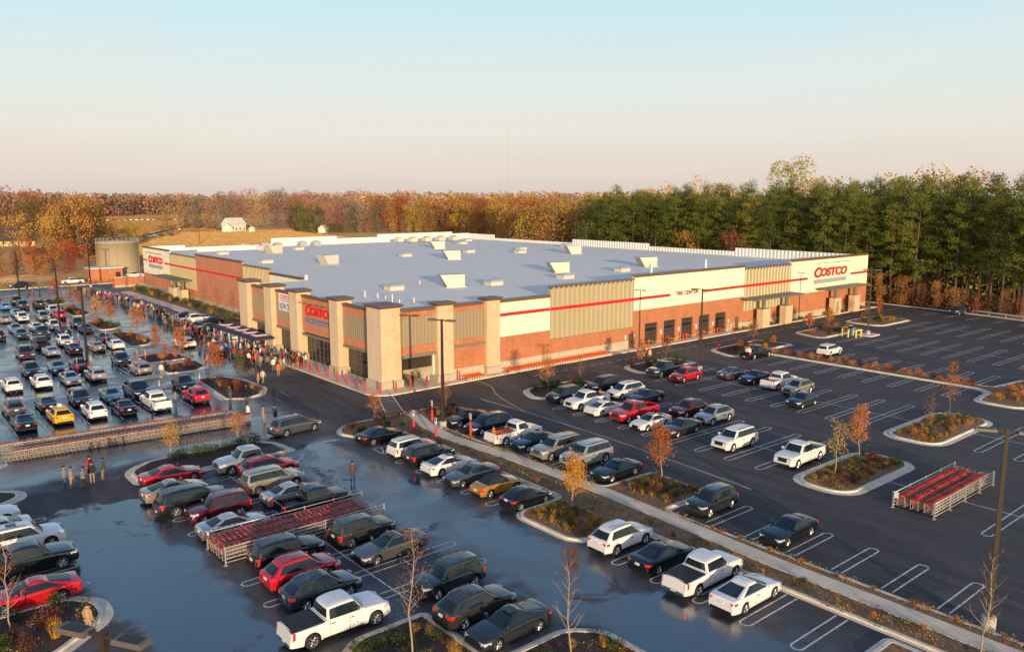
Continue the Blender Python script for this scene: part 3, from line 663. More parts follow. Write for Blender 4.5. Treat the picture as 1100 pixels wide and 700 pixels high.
for i,(a,c2) in enumerate(BX):
    wall_x('brick_wall',a,c2,7.95,9.05,M['brick_x'],XF,TH); coping_x(a,c2,9.05,XF)
    if i==1:
        wall_x('brick_wall',a,c2,4.15,7.94,M['brick_x'],XF,TH)
    else:
        wall_x('brick_wall',a,c2,4.0,5.0,M['brick_x'],XF,TH)
        ribs_x(a,c2,5.01,7.94,XF+.02,.5,.05,'tan_panel','cladding_tan')
    zt=3.65
    mb=SB(); mb.box(XF-.12,a,zt,XF+TH,c2,zt+.34); mb.build('lintel',M['lintel'])
    # glazed doors / roller door
    mb=SB(); mb.box(XF+.75,a,.15,XF+.8,c2,zt); mb.build('entrance_door' if i==1 else 'roller_door',M['glass_dark'] if i==1 else M['door_dark'])
    mb=SB(); nv=8 if i==1 else 5
    for k in range(nv+1):
        yy=a+(c2-a)*k/nv; mb.box(XF+.66,yy-.06,.15,XF+.745,yy+.06,zt)
    for z in ((1.1,2.35,zt-.1) if i==1 else (1.0,1.8,2.5,3.1)): mb.box(XF+.67,a,z-.05,XF+.74,c2,z+.05)
    mb.build('door_frame',M['door_frame'])
    if i!=1:
        mb=SB()
        for k in range(nv):
            for z in (1.45,2.0):
                yy=a+(c2-a)*(k+.5)/nv; w2=(c2-a)/nv*.34; mb.box(XF+.735,yy-w2,z,XF+.748,yy+w2,z+.3)
        mb.build('door_window',M['glass_dark'])
    else:
        mb=SB()
        for k in range(9):
            yy=a+.5+k*(c2-a-1)/8; mb.box(XF+1.6+rnd.random(),yy-.25,.15,XF+2.4+rnd.random(),yy+.25,1.2+rnd.random()*1.3)
        mb.build('shop_shelf',M['shop_warm'])
mb=SB(); mb.box(49.62,122.6,.15,59,122.8,9.0); mb.build('side_wall',M['stone_y'])
mb=SB(); mb.box(48.2,123.3,3.9,50.4,126.4,4.1); mb.build('canopy',M['lintel'])
mb=SB(); mb.box(50.3,122.7,.15,50.6,123.4,3.9); mb.build('canopy_post',M['stone_x'])
# banner and signs
def textmesh(body,size,depth,bold=.0,shear=0.0,sp=1.0):
    c=D.curves.new('lettering','FONT'); c.body=body; c.size=size; c.extrude=depth; c.offset=bold; c.shear=shear; c.space_character=sp; c.align_x='LEFT'
    o=D.objects.new('tmp',c); COL.objects.link(o); me=mesh_from(o); D.objects.remove(o); 
    xs=[v.co.x for v in me.vertices]; ys=[v.co.y for v in me.vertices]
    return me,min(xs),max(xs),min(ys),max(ys)
def sign(parent,name,body,mat,facing,pos,width,height,depth=.08,bold=0.0,shear=0.0,sp=1.0):
    # pos = world point of the lower left corner as one reads it
    me,a,b2,c2,d2=textmesh(body,1,depth,bold,shear,sp); sx=width/(b2-a); sy=height/(d2-c2)
    for v in me.vertices: v.co.x=(v.co.x-a)*sx; v.co.y=(v.co.y-c2)*sy
    me.materials.clear(); me.materials.append(mat)
    o=D.objects.new(name,me); COL.objects.link(o); o.parent=parent
    o.location=(pos[0]-OX,pos[1]-OY,pos[2]); o.rotation_euler=(R(90),0,0 if facing=='y' else R(-90)); return o
def costco(facing,x,y,z,w2,h,bar,letter_h):
    # big slanted red letters over a barred strip
    k='store_sign'
    dx,dy=(1,0) if facing=='y' else (0,-1); nx,ny=(0,-1) if facing=='y' else (-1,0)
    # C large, then the rest
    pw=w2*.20
    root=sign(store,k,'C',M['red_stripe'],facing,(x+nx*.02,y+ny*.02,z),w2*.205,h*1.0,.12,.042,.16)
    r2=sign(store,'store_sign','OSTCO',M['red_stripe'],facing,(x+dx*w2*.185+nx*.02,y+dy*w2*.185+ny*.02,z+h*.06),w2*.815,letter_h,.12,.042,.16,1.03)
    bz=z-.35-bar
    mb=SB()
    if facing=='y': mb.box(x,y-.1,bz,x+w2*.985,y-.02,bz+bar)
    else: mb.box(x-.1,y-w2*.985,bz,x-.02,y,bz+bar)
    s=mb.build('sign_bar',M['sign_blue'] if (facing=='x' and x<50) else M['sign_grey'])
    sign(store,'sign_lettering','WHOLESALE',M['sign_pale'],facing,(x+dx*w2*.04+nx*.11,y+dy*w2*.04+ny*.11,bz+bar*.22),w2*.88,bar*.5,.02,.0,.1,1.15)
    mb=SB()
    for q in range(3):
        z0=bz+bar*(.04+.42*q); 
        if facing=='y': mb.box(x+.05,y-.118,z0,x+w2*.97,y-.104,z0+.05)
        else: mb.box(x-.118,y-w2*.97,z0,x-.104,y-.05,z0+.05)
    mb.build('sign_trim',M['sign_pale'])
costco('y',140.1,YW-.04,7.35,12.0,1.95,.78,1.62)
costco('x',XL,209.2,6.55,10.8,1.8,.72,1.5)
costco('x',XF,101.3,6.55,7.9,1.5,.62,1.2)
sign(store,'sign_lettering','TIRE CENTER',M['taillight_dark'],'y',(99.6,YW-.09,7.2),5.7,.62,.03,.02)
mb=SB(); mb.box(XF-.06,105.1,6.35,XF-.01,109.9,8.85); ban=mb.build('banner',M['sign_white'])
sign(store,'sign_lettering','COSTCO',M['red_stripe'],'x',(XF-.065,109.4,8.0),4.0,.6,.01,.03,.15)
sign(store,'sign_lettering','WHOLESALE',M['sign_blue'],'x',(XF-.065,109.3,7.7),3.9,.2,.01,.01)
sign(store,'sign_lettering','NOW OPEN',M['sign_blue'],'x',(XF-.065,109.6,6.5),4.3,.95,.01,.01)
# sign lights above the letters
mb=SB()
for k in range(6):
    xx=140.9+k*2.2; mb.box(xx-.35,YW-.9,10.05,xx+.35,YW-.7,10.15); mb.box(xx-.04,YW-.72,10.02,xx+.04,YW-.03,10.07)
for k in range(5):
    yy=94.6+k*1.7; mb.box(XF-.9,yy-.35,8.25,XF-.7,yy+.35,8.35); mb.box(XF-.72,yy-.04,8.22,XF,yy+.04,8.27)
for k in range(6):
    yy=198.6+k*2.0; mb.box(XL-.9,yy-.35,9.05,XL-.7,yy+.35,9.15); mb.box(XL-.72,yy-.04,9.02,XL,yy+.04,9.07)
mb.build('sign_lamp',M['coping'])
# red stripe
mb=SB(); z0,z1=7.2,7.62
for a,c2,p_,q_ in ((64.42,73.15,.03,.004),(73.2,89.93,.165,.135),(90.0,98.3,.1,.065),(106.6,117.8,.1,.065),(117.85,132.15,.165,.135),(132.2,137.9,.08,.045),(153.7,160.4,.08,.045)):
    mb=SB(); mb.box(a,YW-p_,z0,c2,YW-q_,z1); mb.build('red_stripe',M['red_stripe'])
z0,z1=6.85,7.25
for a,c2,p_,q_ in ((150,175.8,.1,.065),(175.85,193.15,.165,.135),(193.2,197.2,.04,.004),(210.6,214,.04,.004)):
    mb=SB(); mb.box(XL-p_,a,z0,XL-q_,c2,z1); mb.build('red_stripe',M['red_stripe'])
# entrance block, right-hand side
pillar(49.91,79.45,50.0,80.0,.5,.01) if False else None
wall_y('brick_wall',49.9,54.6,3.95,5.0,M['brick_y'],79.62); wall_y('brick_wall',49.9,54.6,8.45,9.25,M['brick_y'],79.62)
ribs_y(49.9,54.6,5.01,8.44,79.64,.5,.05,'tan_panel','cladding_tan'); coping_y(49.95,54.5,9.25,79.62)
mb=SB(); mb.box(49.9,79.45,3.6,54.6,79.99,3.94); mb.build('lintel',M['lintel'])
mb=SB(); mb.box(57.0,79.5,4.0,62.1,79.61,4.35); mb.build('lintel',M['lintel'])
mb=SB(); mb.box(50,88.4,.16,54.5,88.5,4); mb.box(49.9,80,3.55,54.6,88.4,3.59); mb.build('interior_wall',M['interior'])
mb=SB(); mb.box(50,79.98,.02,54.6,88.4,.155); mb.build('doorway_floor',M['walk'])
mb=SB(); mb.box(50.1,88.1,.16,51.4,88.35,2.6); mb.box(51.6,88.1,.16,52.6,88.35,2.6); mb.build('entrance_door',M['glass_dark'])
mb=SB(); mb.box(50,80.3,2.05,54.5,80.4,3.55); mb.build('roller_door',M['door_dark'])
mb=SB(); mb.box(54.45,80.02,.16,54.58,88.4,3.55); mb.build('interior_wall',M['cream_x'])
mb=SB()
for k in range(5): mb.box(52.9+.3*k,86.9-.1*k,.16,53.12+.3*k,87.9,.8+.25*(k%3))
mb.build('shop_shelf',M['shop_warm'])
pillar(54.6,79.15,56.9,80.6); pillar(62.1,79.15,64.2,80.6)
wall_y('brick_wall',57.0,62.1,1.36,5.0,M['brick_y'],79.62); wall_y('brick_wall',57.0,62.1,8.45,9.25,M['brick_y'],79.62)
mb=SB(); mb.box(57.2,79.57,.15,61.9,79.97,1.35); mb.build('plinth',M['base_y'])
ribs_y(57.2,61.9,5.01,8.44,79.64,.5,.05,'tan_panel','cladding_tan'); coping_y(57.25,61.85,9.25,79.62)
# canopies over the side doors
def canopy(fac,a0,a1,c,zt,cols,hc):
    mb=SB()
    if fac=='y':
        mb.frus(a0,YW-3.2,a1,YW-.1,zt-.25,a0-.15,YW-3.3,a1+.15,YW-.1,zt)
    else: mb.frus(XL-3.2,a0,XL-.1,a1,zt-.25,XL-3.3,a0-.15,XL-.1,a1+.15,zt)
    mb.build('canopy',M['lintel'])
    for k in cols:
        mb=SB(); mb2=SB()
        if fac=='y':
            mb.box(k-1.1,YW-2.2,.15,k+1.1,YW-1.0,hc); mb2.box(k-.35,YW-1.8,hc,k+.35,YW-1.4,zt-.25)
        else:
            mb.box(XL-2.6,k-1.6,.13,XL-1.2,k+1.6,hc-.3); mb2.box(XL-2.1,k-.4,hc-.3,XL-1.7,k+.4,zt-.25)
        for i in (3,5): mb.m[i]=1
        mb.build('canopy_pier',[M['stone_y'],M['stone_x']]); mb2.build('canopy_post',M['lintel'])
canopy('y',116.9,131.8,0,5.45,(121.6,128.7),3.4); canopy('y',140.8,156.0,0,5.45,(145.6,152.9),3.4)
canopy('x',178.2,196.4,0,4.6,(185.2,179.6),2.9)
mb=SB()
for a in (89.0,115.5,147.4): mb.box(a,YW-.12,.15,a+1.0,YW-.07,2.35)
mb.build('service_door',M['coping'])
mb=SB()
for a in (88.2,90.1,96.2,100.5,104.9,109.3,113.6): mb.box(a-.12,YW-.2,1.6,a+.12,YW-.1,2.2)
mb.build('notice',M['sign_white'])
# --- rooftop machines: each its own thing
def unit_big():
    t=empty('rooftop_unit'); mb=MB(); n=0
    # wedge hood leaning over on one side
    mb.v.extend([(-1.3,-1.2,0),(1.3,-1.2,0),(1.3,1.2,0),(-1.3,1.2,0),(-2.5,-1.2,1.9),(1.3,-1.2,1.9),(1.3,1.2,1.9),(-2.5,1.2,1.9)])
    for q in ((3,2,1,0),(4,5,6,7),(0,1,5,4),(1,2,6,5),(2,3,7,6),(3,0,4,7)): mb.face(q)
    mb.build('casing',M['unit_cream'],t)
    mb=MB()
    for k in range(6):
        z=.25+k*.27; xx=-1.3-1.2*z/1.9; mb.box(xx-.05,-1.05,z,xx+.02,1.05,z+.1)
    mb.build('louvre',M['unit_dark'],t)
    mb=MB(); mb.box(-1.6,-1.4,-.02,1.5,1.4,.12); mb.build('kerb_frame',M['galv'],t); return t
def unit_small():
    t=empty('roof_hatch'); mb=MB(); mb.frus(-1.2,-.9,1.2,.9,0,-1.2,-.9,1.2,.9,.55); mb.build('curb',M['unit_cream'],t)
    mb=MB(); mb.frus(-1.3,-1.0,1.3,1.0,.55,-1.1,-.8,1.1,.8,.85); mb.build('lid',M['galv'],t); return t
ub=unit_big(); us=unit_small()
BIG=[(71.7,99.4),(103.8,144.2),(122.8,177),(100.1,106.2),(136.6,140),(121.8,104.2),(81.7,187),(76.6,149)]
SML=[(62.3,101.4),(77.8,97.5),(100.3,158),(119.2,159),(140,190),(151,202),(93.2,97.6),(136,159),(110.2,100.4),(154,161),(68.1,160.5),(70.6,191.3),(92,196),(128,150)]
wr=['near the front corner of the roof','at mid roof near the far ridge','at the far back of the roof','behind the tall ribbed parapet','in the far right quarter of the roof','behind the tire center parapet','near the back left edge of the roof','above the front entrance side of the roof']
for i,(x,y) in enumerate(BIG):
    o=ub if i==0 else dup(ub); o.location=(x,y,RZ+.02); o.rotation_euler=(0,0,R(-20 if i not in (6,7) else 15))
    tag(o,'cream hooded rooftop air unit '+wr[i],'air unit','hooded air units on the flat roof')
for i,(x,y) in enumerate(SML):
    o=us if i==0 else dup(us); o.location=(x,y,RZ+.01)
    tag(o,'low cream skylight box with grey lid on the pale flat roof','roof hatch','low boxes on the flat roof')
# vent pipes and the condenser racks at the back
def pipe(x,y,h,r=.065,boot=True):
    t=empty('vent_pipe',(x,y,RZ)); mb=MB(); mb.tube((0,0,0),(0,0,h),r,r,8); mb.build('pipe',M['sign_white'],t)
    if boot: mb=MB(); mb.lathe([(.16,0),(.15,.05),(r+.02,.1)],10); mb.build('boot',M['taillight'] if False else M['red_stripe'],t)
    return t
for x,y,h in ((53.6,94.6,1.2),(54.6,93.0,.9),(55.3,92.2,.55),(54.2,88.7,1.2),(54.6,87.6,.6),(56,86.4,.8),(68.5,104,.8)):
    tag(pipe(x,y,h),'white vent pipe with red boot on the roof near the front corner','vent pipe','vent pipes near the front corner')
for x,y,h in ((99,84,2.6),(113,84,3.0)): tag(pipe(x,y,h,.16,False),'tall white flue pipe above the tire center roof','vent pipe','flue pipes over the tire center')
for k in range(9):
    t=empty('condenser',(128+k*2.5,205-(k%2)*3.2,RZ)); mb=MB(); mb.box(-1,-1.1,.5,1,1.1,1.6); mb.build('casing',M['unit_cream'],t)
    mb=MB()
    for a in(-.9,.9):
        for c2 in (-1,1): mb.box(a-.05,c2-.05,0,a+.05,c2+.05,.5)
    mb.build('stand',M['galv'],t); mb=MB(); mb.lathe([(.7,1.6),(.7,1.72),(.1,1.74)],12); mb.build('fan_guard',M['unit_dark'],t)
    tag(t,'boxy condenser standing in the row at the back of the roof','condenser','condensers at the back of the roof')
for x,y in ((98,206),(102,206),(87,206),(90,204)):
    t=empty('condenser',(x,y,RZ)); mb=MB(); mb.box(-1,-.9,.1,1,.9,1.5); mb.build('casing',M['galv'],t); mb=MB(); mb.lathe([(.6,1.5),(.6,1.65),(.1,1.66)],12); mb.build('fan_guard',M['unit_dark'],t)
    tag(t,'grey condenser near the back left parapet of the roof','condenser','grey condensers near the back parapet')
# ------------------------------------------------------------------ vehicles
def interp(pts,x):
    if x<=pts[0][0]: return pts[0][1]
    for (a,p),(b2,q) in zip(pts,pts[1:]):
        if x<=b2:
            t=(x-a)/(b2-a); return p+(q-p)*t
    return pts[-1][1]
CARS=dict(
 sedan=dict(L=4.8,W=1.84,H=1.44,r=.335,wx=(1.46,-1.36),zb=.2,deck=[(-2.4,.86),(-2.3,.98),(-1.55,1.02),(-1.2,.97),(.9,.93),(1.3,.90),(2.0,.80),(2.3,.70),(2.4,.60)],ws=(1.1,.20),rs=(-1.85,-.85),wb=.89,wt=.64,rt=.05,panes=((.80,.08),(.05,-.66)),tail='wide'),
 fastback=dict(L=4.9,W=1.86,H=1.42,r=.34,wx=(1.5,-1.38),zb=.2,deck=[(-2.45,.84),(-2.38,.97),(-1.9,1.0),(-1.2,.97),(.9,.92),(1.3,.89),(2.0,.78),(2.34,.67),(2.45,.58)],ws=(1.15,.15),rs=(-2.12,-.72),wb=.89,wt=.62,rt=.04,panes=((.80,.10),(.07,-.62)),tail='wide'),
 boxsuv=dict(L=4.6,W=1.88,H=1.74,r=.37,wx=(1.38,-1.34),zb=.27,deck=[(-2.3,.9),(-2.25,1.1),(-1.6,1.12),(1.0,1.08),(1.4,1.08),(2.1,1.0),(2.24,.92),(2.3,.78)],ws=(1.12,.56),rs=(-2.2,-1.95),wb=.91,wt=.74,rt=.04,panes=((.80,.28),(.24,-.30),(-.35,-.82)),tail='vert',rails=True,clad=True),
 hatch=dict(L=4.15,W=1.78,H=1.5,r=.32,wx=(1.28,-1.25),zb=.2,deck=[(-2.07,.8),(-2.0,.98),(-1.4,.99),(.9,.94),(1.3,.92),(1.85,.80),(2.0,.70),(2.07,.6)],ws=(1.08,.3),rs=(-1.95,-1.25),wb=.9,wt=.66,rt=.10,panes=((.80,.1),(.06,-.62)),tail='high'),
 beetle=dict(L=4.25,W=1.8,H=1.46,r=.34,wx=(1.28,-1.25),zb=.2,deck=[(-2.12,.62),(-2.0,.84),(-1.6,.98),(-1.1,1.0),(.6,.96),(1.1,.96),(1.6,.88),(1.95,.72),(2.12,.55)],ws=(.85,.3),rs=(-1.5,-.9),wb=.86,wt=.68,panes=((.78,.0),(-.08,-.66)),tail='round',soft=True),
 suv=dict(L=4.72,W=1.9,H=1.7,r=.375,wx=(1.42,-1.36),zb=.25,deck=[(-2.36,.85),(-2.3,1.08),(-1.6,1.1),(.95,1.04),(1.3,1.03),(2.0,.94),(2.26,.84),(2.36,.72)],ws=(1.2,.40),rs=(-2.22,-1.62),wb=.90,wt=.68,rt=.10,panes=((.80,.26),(.22,-.34),(-.38,-.74)),tail='high',rails=True,clad=True),
 bigsuv=dict(L=5.2,W=2.02,H=1.88,r=.41,wx=(1.62,-1.45),zb=.28,deck=[(-2.6,.95),(-2.55,1.2),(-1.6,1.22),(1.1,1.18),(1.5,1.18),(2.3,1.1),(2.52,1.0),(2.6,.85)],ws=(1.35,.72),rs=(-2.48,-2.22),wb=.91,wt=.74,rt=.05,panes=((.80,.31),(.27,-.24),(-.30,-.84)),tail='vert',rails=True,chrome=True),
 minivan=dict(L=5.1,W=1.98,H=1.74,r=.35,wx=(1.6,-1.42),zb=.22,deck=[(-2.55,.9),(-2.5,1.04),(-1.6,1.06),(1.2,1.0),(1.6,.98),(2.25,.86),(2.46,.76),(2.55,.65)],ws=(1.62,.7),rs=(-2.44,-1.98),wb=.91,wt=.71,rt=.07,panes=((.80,.34),(.30,-.24),(-.29,-.80)),tail='high',rails=True),
 pickup=dict(L=5.85,W=2.02,H=1.9,r=.41,wx=(1.92,-1.75),zb=.32,deck=[(-2.92,1.2),(-1.0,1.22),(1.1,1.18),(1.55,1.18),(2.5,1.1),(2.8,1.02),(2.92,.88)],ws=(1.38,.82),rs=(-.92,-.80),wb=.92,wt=.77,panes=((.80,.12),(.04,-.84)),tail='vert',bed=(-2.84,-1.02),chrome=True),
 workpickup=dict(L=5.9,W=2.02,H=1.86,r=.41,wx=(1.92,-1.75),zb=.32,deck=[(-2.95,1.18),(-.6,1.2),(1.1,1.16),(1.55,1.16),(2.5,1.08),(2.8,1.0),(2.95,.86)],ws=(1.38,.85),rs=(-.32,-.24),wb=.92,wt=.77,panes=((.74,-.70),),tail='vert',bed=(-2.87,-.42)),
)
def car_surface(P):
    L2=P['L']/2; r=P['r']; xs=[]
    n=int(P['L']/.13)
    for i in range(n+1): xs.append(-L2+.06+(P['L']-.12)*i/n)
    for wx_ in P['wx']:
        for d in (-(r+.075),-(r+.07),-.9*r,.9*r,r+.07,r+.075): xs.append(wx_+d)
    if 'bed' in P:
        for q in P['bed']: xs+= [q-.005,q+.005]
    xs=sorted(xs); out=[xs[0]]
    for x in xs[1:]:
        if x-out[-1]>.003: out.append(x)
    return [-L2]+out+[L2]
def hw_at(P,x):
    L2=P['L']/2; t=max(0,(abs(x)-(L2-.85))/.85); k=.17 if x>0 else .12
    return P['W']/2*(1-k*t**2.6)
def make_car(kind):
    P=CARS[kind]; L2=P['L']/2; W=P['W']; r=P['r']; deck=P['deck']; H=P['H']
    root=empty(dict(sedan='sedan',fastback='sedan',boxsuv='crossover',hatch='hatchback',beetle='convertible',suv='crossover',bigsuv='large_suv',minivan='minivan',pickup='pickup_truck',workpickup='work_truck')[kind])
    mb=MB(); rows=[]; xs=car_surface(P)
    for x in xs:
        end=abs(x)>L2-.01; hw=hw_at(P,x); zd=interp(deck,x); zs=zd-.055; t=max(0,(abs(x)-(L2-.6))/.6)
        zb=P['zb']+.05*t; arch=False
        for wx_ in P['wx']:
            d=abs(x-wx_); RR=r+.07
            if d<RR: zb=max(zb,r+math.sqrt(RR*RR-d*d)*.98); arch=True
        bed='bed' in P and P['bed'][0]<x<P['bed'][1]
        fl=.015 if arch else 0
        pr=[(hw*.6,zb+.002),(hw*.93+fl,zb),(hw*.985+fl,zb+(zs-zb)*.14),(hw*1.0+fl,zb+(zs-zb)*.38),(hw*1.0,zb+(zs-zb)*.66),(hw*.985,zb+(zs-zb)*.9),(hw*.95,zs+.01)]
        if bed: pr+=[(hw*.90,zs+.02),(hw*.86,zs+.02),(hw*.855,.82),(0,.82)]
        else: pr+=[(hw*.88,zd),(hw*.62,zd+.022),(hw*.3,zd+.034),(0,zd+.038)]
        row=[]
        for y,z in pr:
            xx=x
            zz=z
            if end: y*=.95; zz=.6+(z-.6)*.93
            # noses lean back above the bumper
            if t>0: xx-=math.copysign(1,x)*t*max(0,z-.55)*(.16 if x>0 else .10)
            row.append((xx,y,zz))
        rows.append(row)
    nr=len(rows[0]); full=[[(x,-y,z) for x,y,z in row]+[(x,y,z) for x,y,z in row[::-1]][1:] for row in rows]
    W2=len(full[0])
    def mi(i,j):
        jj=j if j<nr-1 else W2-2-j
        if jj==0: return 1
        if jj==1 and P.get('clad'): return 1
        x=(xs[i]+xs[i+1])/2
        if 'bed' in P and P['bed'][0]<x<P['bed'][1] and jj>=8: return 1
        return 0
    mb.grid(full,mi,True)
    for row,rev in ((full[0],True),(full[-1],False)):
        n=len(mb.v); mb.v.extend(row); ids=list(range(n,n+len(row)))
        mb.face(ids[::-1] if not rev else ids,0)
    mb.box(-L2+.25,-W*.3,.18,L2-.25,W*.3,.7,1)
    for wx_ in P['wx']: mb.box(wx_-r-.1,-W*.31,.2,wx_+r+.1,W*.31,r*2+.1,1)
    # greenhouse
    xf0,xf1=P['ws']; xr0,xr1=P['rs']; wb=W/2*P['wb']; wt=W/2*P['wt']
    zt=H-.09
    def bot(u,v,z=None):
        mid=(xf0+xr0)/2; h=(xf0-xr0)/2; x=mid+u*h; 
        return Vector((x,v*wb*(1-.03*u*u if u>0 else 1),interp(deck,x)+(-.03 if abs(v)>.8 else .0)))
    rt=P.get('rt',.07)
    def top(u,v):
        mid=(xf1+xr1)/2; h=(xf1-xr1)/2; return Vector((mid+u*h,v*wt*(1-.05*u*u-(.05 if u<0 else 0)*u*u),zt-.02*u*u-(rt*u*u if u<0 else .01*u*u)))
    def fu(v): return 1-.075*abs(v)**2.5
    loop=[]
    vs=[0,.35,.65,.85]; 
    half=[(fu(v),v) for v in vs]+[(.895,.93),(.86,.985),(.8,1.0),(.5,1.0),(.2,1),(0,1),(-.25,1),(-.5,1),(-.75,1),(-.86,.99),(-.93,.93)]+[(-fu(v),v) for v in vs[::-1]]
    loop=half+[(u,-v) for u,v in half[::-1][1:-1]]
    rings=[]
    for tt in (0,.5,.9,1.0): 
        ring=[]
        for u,v in loop:
            a=bot(u,v); c=top(u,v); p=a.lerp(c,tt); 
            if .2<tt<.95: p.y*=1.012; p.x+=0
            if tt==1.0: q9=Vector(((xf1+xr1)/2,0,p.z)); p=p.lerp(q9,.035); p.z+=.035
            ring.append(tuple(p))
        rings.append(ring+[ring[0]])
    for k,dz in ((.86,.065),(.6,.082),(.25,.09)):
        ring=[]
        for u,v in loop:
            p=top(u,v); q=Vector(((xf1+xr1)/2,0,p.z)).lerp(p,k); q.z=zt+dz-(zt-p.z)*k; ring.append(tuple(q))
        rings.append(ring+[ring[0]])
    roofm=2 if P.get('soft') else 0
    mb.grid(rings,(lambda i,j: roofm),True,flip=False)
    mb.poly([p for p in rings[-1][:-1]],roofm)
    body=mb.build('body',[M['paint_white'],M['black_trim'],M['bed_cover']],root)
    # normals outwards
    import bmesh
    bm=bmesh.new(); bm.from_mesh(body.data); bmesh.ops.remove_doubles(bm,verts=bm.verts,dist=.0005); bmesh.ops.recalc_face_normals(bm,faces=bm.faces)
    for e_ in bm.edges:
        if len(e_.link_faces)==2 and e_.calc_face_angle(0)>R(24): e_.smooth=False
    bm.to_mesh(body.data); bm.free()
    body.material_slots[0].link='OBJECT'; body.material_slots[0].material=M['paint_white']
    # windscreen and rear window
    def glass(name,s,v0,v1,wv=.83):
        rows=[]
        for k in range(4):
            tt=v0+(v1-v0)*k/3; row=[]
            for j in range(9):
                v=-wv+2*wv*j/8; u=s*fu(v); p=bot(u,v).lerp(top(u,v),tt); p.x+=s*.014; p.z+=.014; row.append(tuple(p))
            rows.append(row)
        m2=MB(); m2.grid(rows,0,True,flip=(s<0)); return m2.build(name,M['car_glass'],root)
    glass('windshield',1,.07,.93)
    if kind not in('beetle',): glass('rear_window',-1,.12,.9)
    else: glass('rear_window',-1,.3,.75,.45)
    for s in (-1,1):
        rows=[]
        U0,U1=P['panes'][0][0]+.04,P['panes'][-1][1]-.03
        for k in range(3):
            tt=.09+(.92-.09)*k/2; row=[]
            for j in range(13):
                u=U0+(U1-U0)*j/12; p=bot(u,s).lerp(top(u,s),tt); p.y+=s*.013; row.append(tuple(p))
            rows.append(row)
        m2=MB(); m2.grid(rows,0,True,flip=(s<0)); m2.build('window_surround',M['black_trim'],root)
        for pi,(u0,u1) in enumerate(P['panes']):
            rows=[]
            for k in range(3):
                tt=.13+(.88-.13)*k/2; row=[]
                for j in range(5):
                    u=u0+(u1-u0)*j/4; p=bot(u,s).lerp(top(u,s),tt); p.y+=s*.022; row.append(tuple(p))
                rows.append(row)
            m2=MB(); m2.grid(rows,0,False,flip=(s<0)); m2.build('side_window',M['car_glass'],root)
    # wheels
    for wx_ in P['wx']:
        for s in (-1,1):
            wy=s*(hw_at(P,wx_)-.125); m2=MB()
            m2.lathe([(r*.62,-.115),(r*.9,-.12),(r*.985,-.09),(r,-.04),(r,.04),(r*.985,.09),(r*.9,.12),(r*.62,.115)],20,'y',(0,0,0))
            wh=m2.build('wheel',M['rubber'],root,(wx_,wy,r))
            m2=MB(); yo=s*.085
            m2.lathe([(r*.66,yo+s*.03),(r*.60,yo+s*.02),(r*.58,yo-s*.05)],20,'y',(0,0,0),0)
            for k in range(5 if kind in('sedan','hatch','fastback') else 6):
                a=2*math.pi*k/(5 if kind in('sedan','hatch','fastback') else 6)
                for da in (-.13,.13):
                    c0=(.1*r*math.cos(a),yo+s*.005,.1*r*math.sin(a)); c1=(.62*r*math.cos(a+da),yo+s*.012,.62*r*math.sin(a+da)); m2.tube(c0,c1,.026,.022,4,0)
            m2.lathe([(.14*r,yo+s*.03),(.02,yo+s*.035)],10,'y',(0,0,0),0)
            m2.lathe([(.6*r,yo-s*.03),(.02,yo-s*.03)],16,'y',(0,0,0),1)
            m2.build('rim',[M['rim'],M['rim_dark']],wh)
    # lights
    def corner(name,front,z0,z1,inner,wrap,mat,slim=1):
        sg=1 if front else -1
        for s in (-1,1):
            xe=sg*L2; hwe=hw_at(P,sg*(L2-.01)); hwb=hw_at(P,sg*(L2-wrap))
            lean=lambda z: -sg*max(0,z-.55)*(.16 if front else .10)
            m2=MB(); pl=[(xe-sg*.03,hwe*inner),(xe+sg*.008,hwe*.88),(xe-sg*.10,hw_at(P,sg*(L2-.12))+.006),(xe-sg*wrap,hwb+.006),(xe-sg*(wrap-.02),hwb-.1),(xe-sg*.14,hwe*inner)]
            n=len(m2.v); k=len(pl)
            for zz in (z0,z1):
                for i,(x,y) in enumerate(pl):
                    z=zz
                    if i in (3,4): z=zz+(.04 if zz==z0 else .0)
                    m2.v.append((x+lean(z)*(1-.5*(i in(3,4))),s*y,z))
            m2.face([n+i for i in range(k)][::-1]); m2.face([n+k+i for i in range(k)])
            for i in range(k): j=(i+1)%k; m2.face((n+i,n+j,n+k+j,n+k+i))
            m2.build(name,mat,root)
    zf=interp(deck,L2-.3)
    corner('headlight',True,zf-.24,zf-.09,.52,.5,M['headlight'])
    zt2=interp(deck,-L2+.3)
    if P['tail']=='wide': corner('taillight',False,zt2-.25,zt2-.10,.45,.34,M['taillight'])
    elif P['tail']=='high': corner('taillight',False,zt2-.26,zt2-.08,.58,.32,M['taillight'])
    elif P['tail']=='round': corner('taillight',False,.62,.78,.6,.25,M['taillight'])
    else: corner('taillight',False,zt2-.46,zt2-.06,.80,.24,M['taillight'])
    # grille, lower intakes, plate
    m2=MB(); gw=hw_at(P,L2)*.5; gz0,gz1=(zf-.36,zf-.10) if not P.get('chrome') else (zf-.44,zf-.10)
    lx=L2-(.16*max(0,gz1-.6))
    m2.frus(L2-.22,-gw,L2+.006-.16*max(0,gz0-.55),gw,gz0,L2-.26,-gw*1.03,L2+.012-.16*max(0,gz1-.55),gw*1.03,gz1)
    g=m2.build('grille',M['black_trim'],root)
    if P.get('chrome'):
        m2=MB()
        for k in range(3):
            z=gz0+.06+k*(gz1-gz0-.1)/2; xx=L2+.022-.16*max(0,z-.55); m2.box(xx-.03,-gw*1.02,z-.02,xx,gw*1.02,z+.02)
        m2.build('grille_bar',M['chrome'],g)
    m2=MB(); hb=hw_at(P,L2)
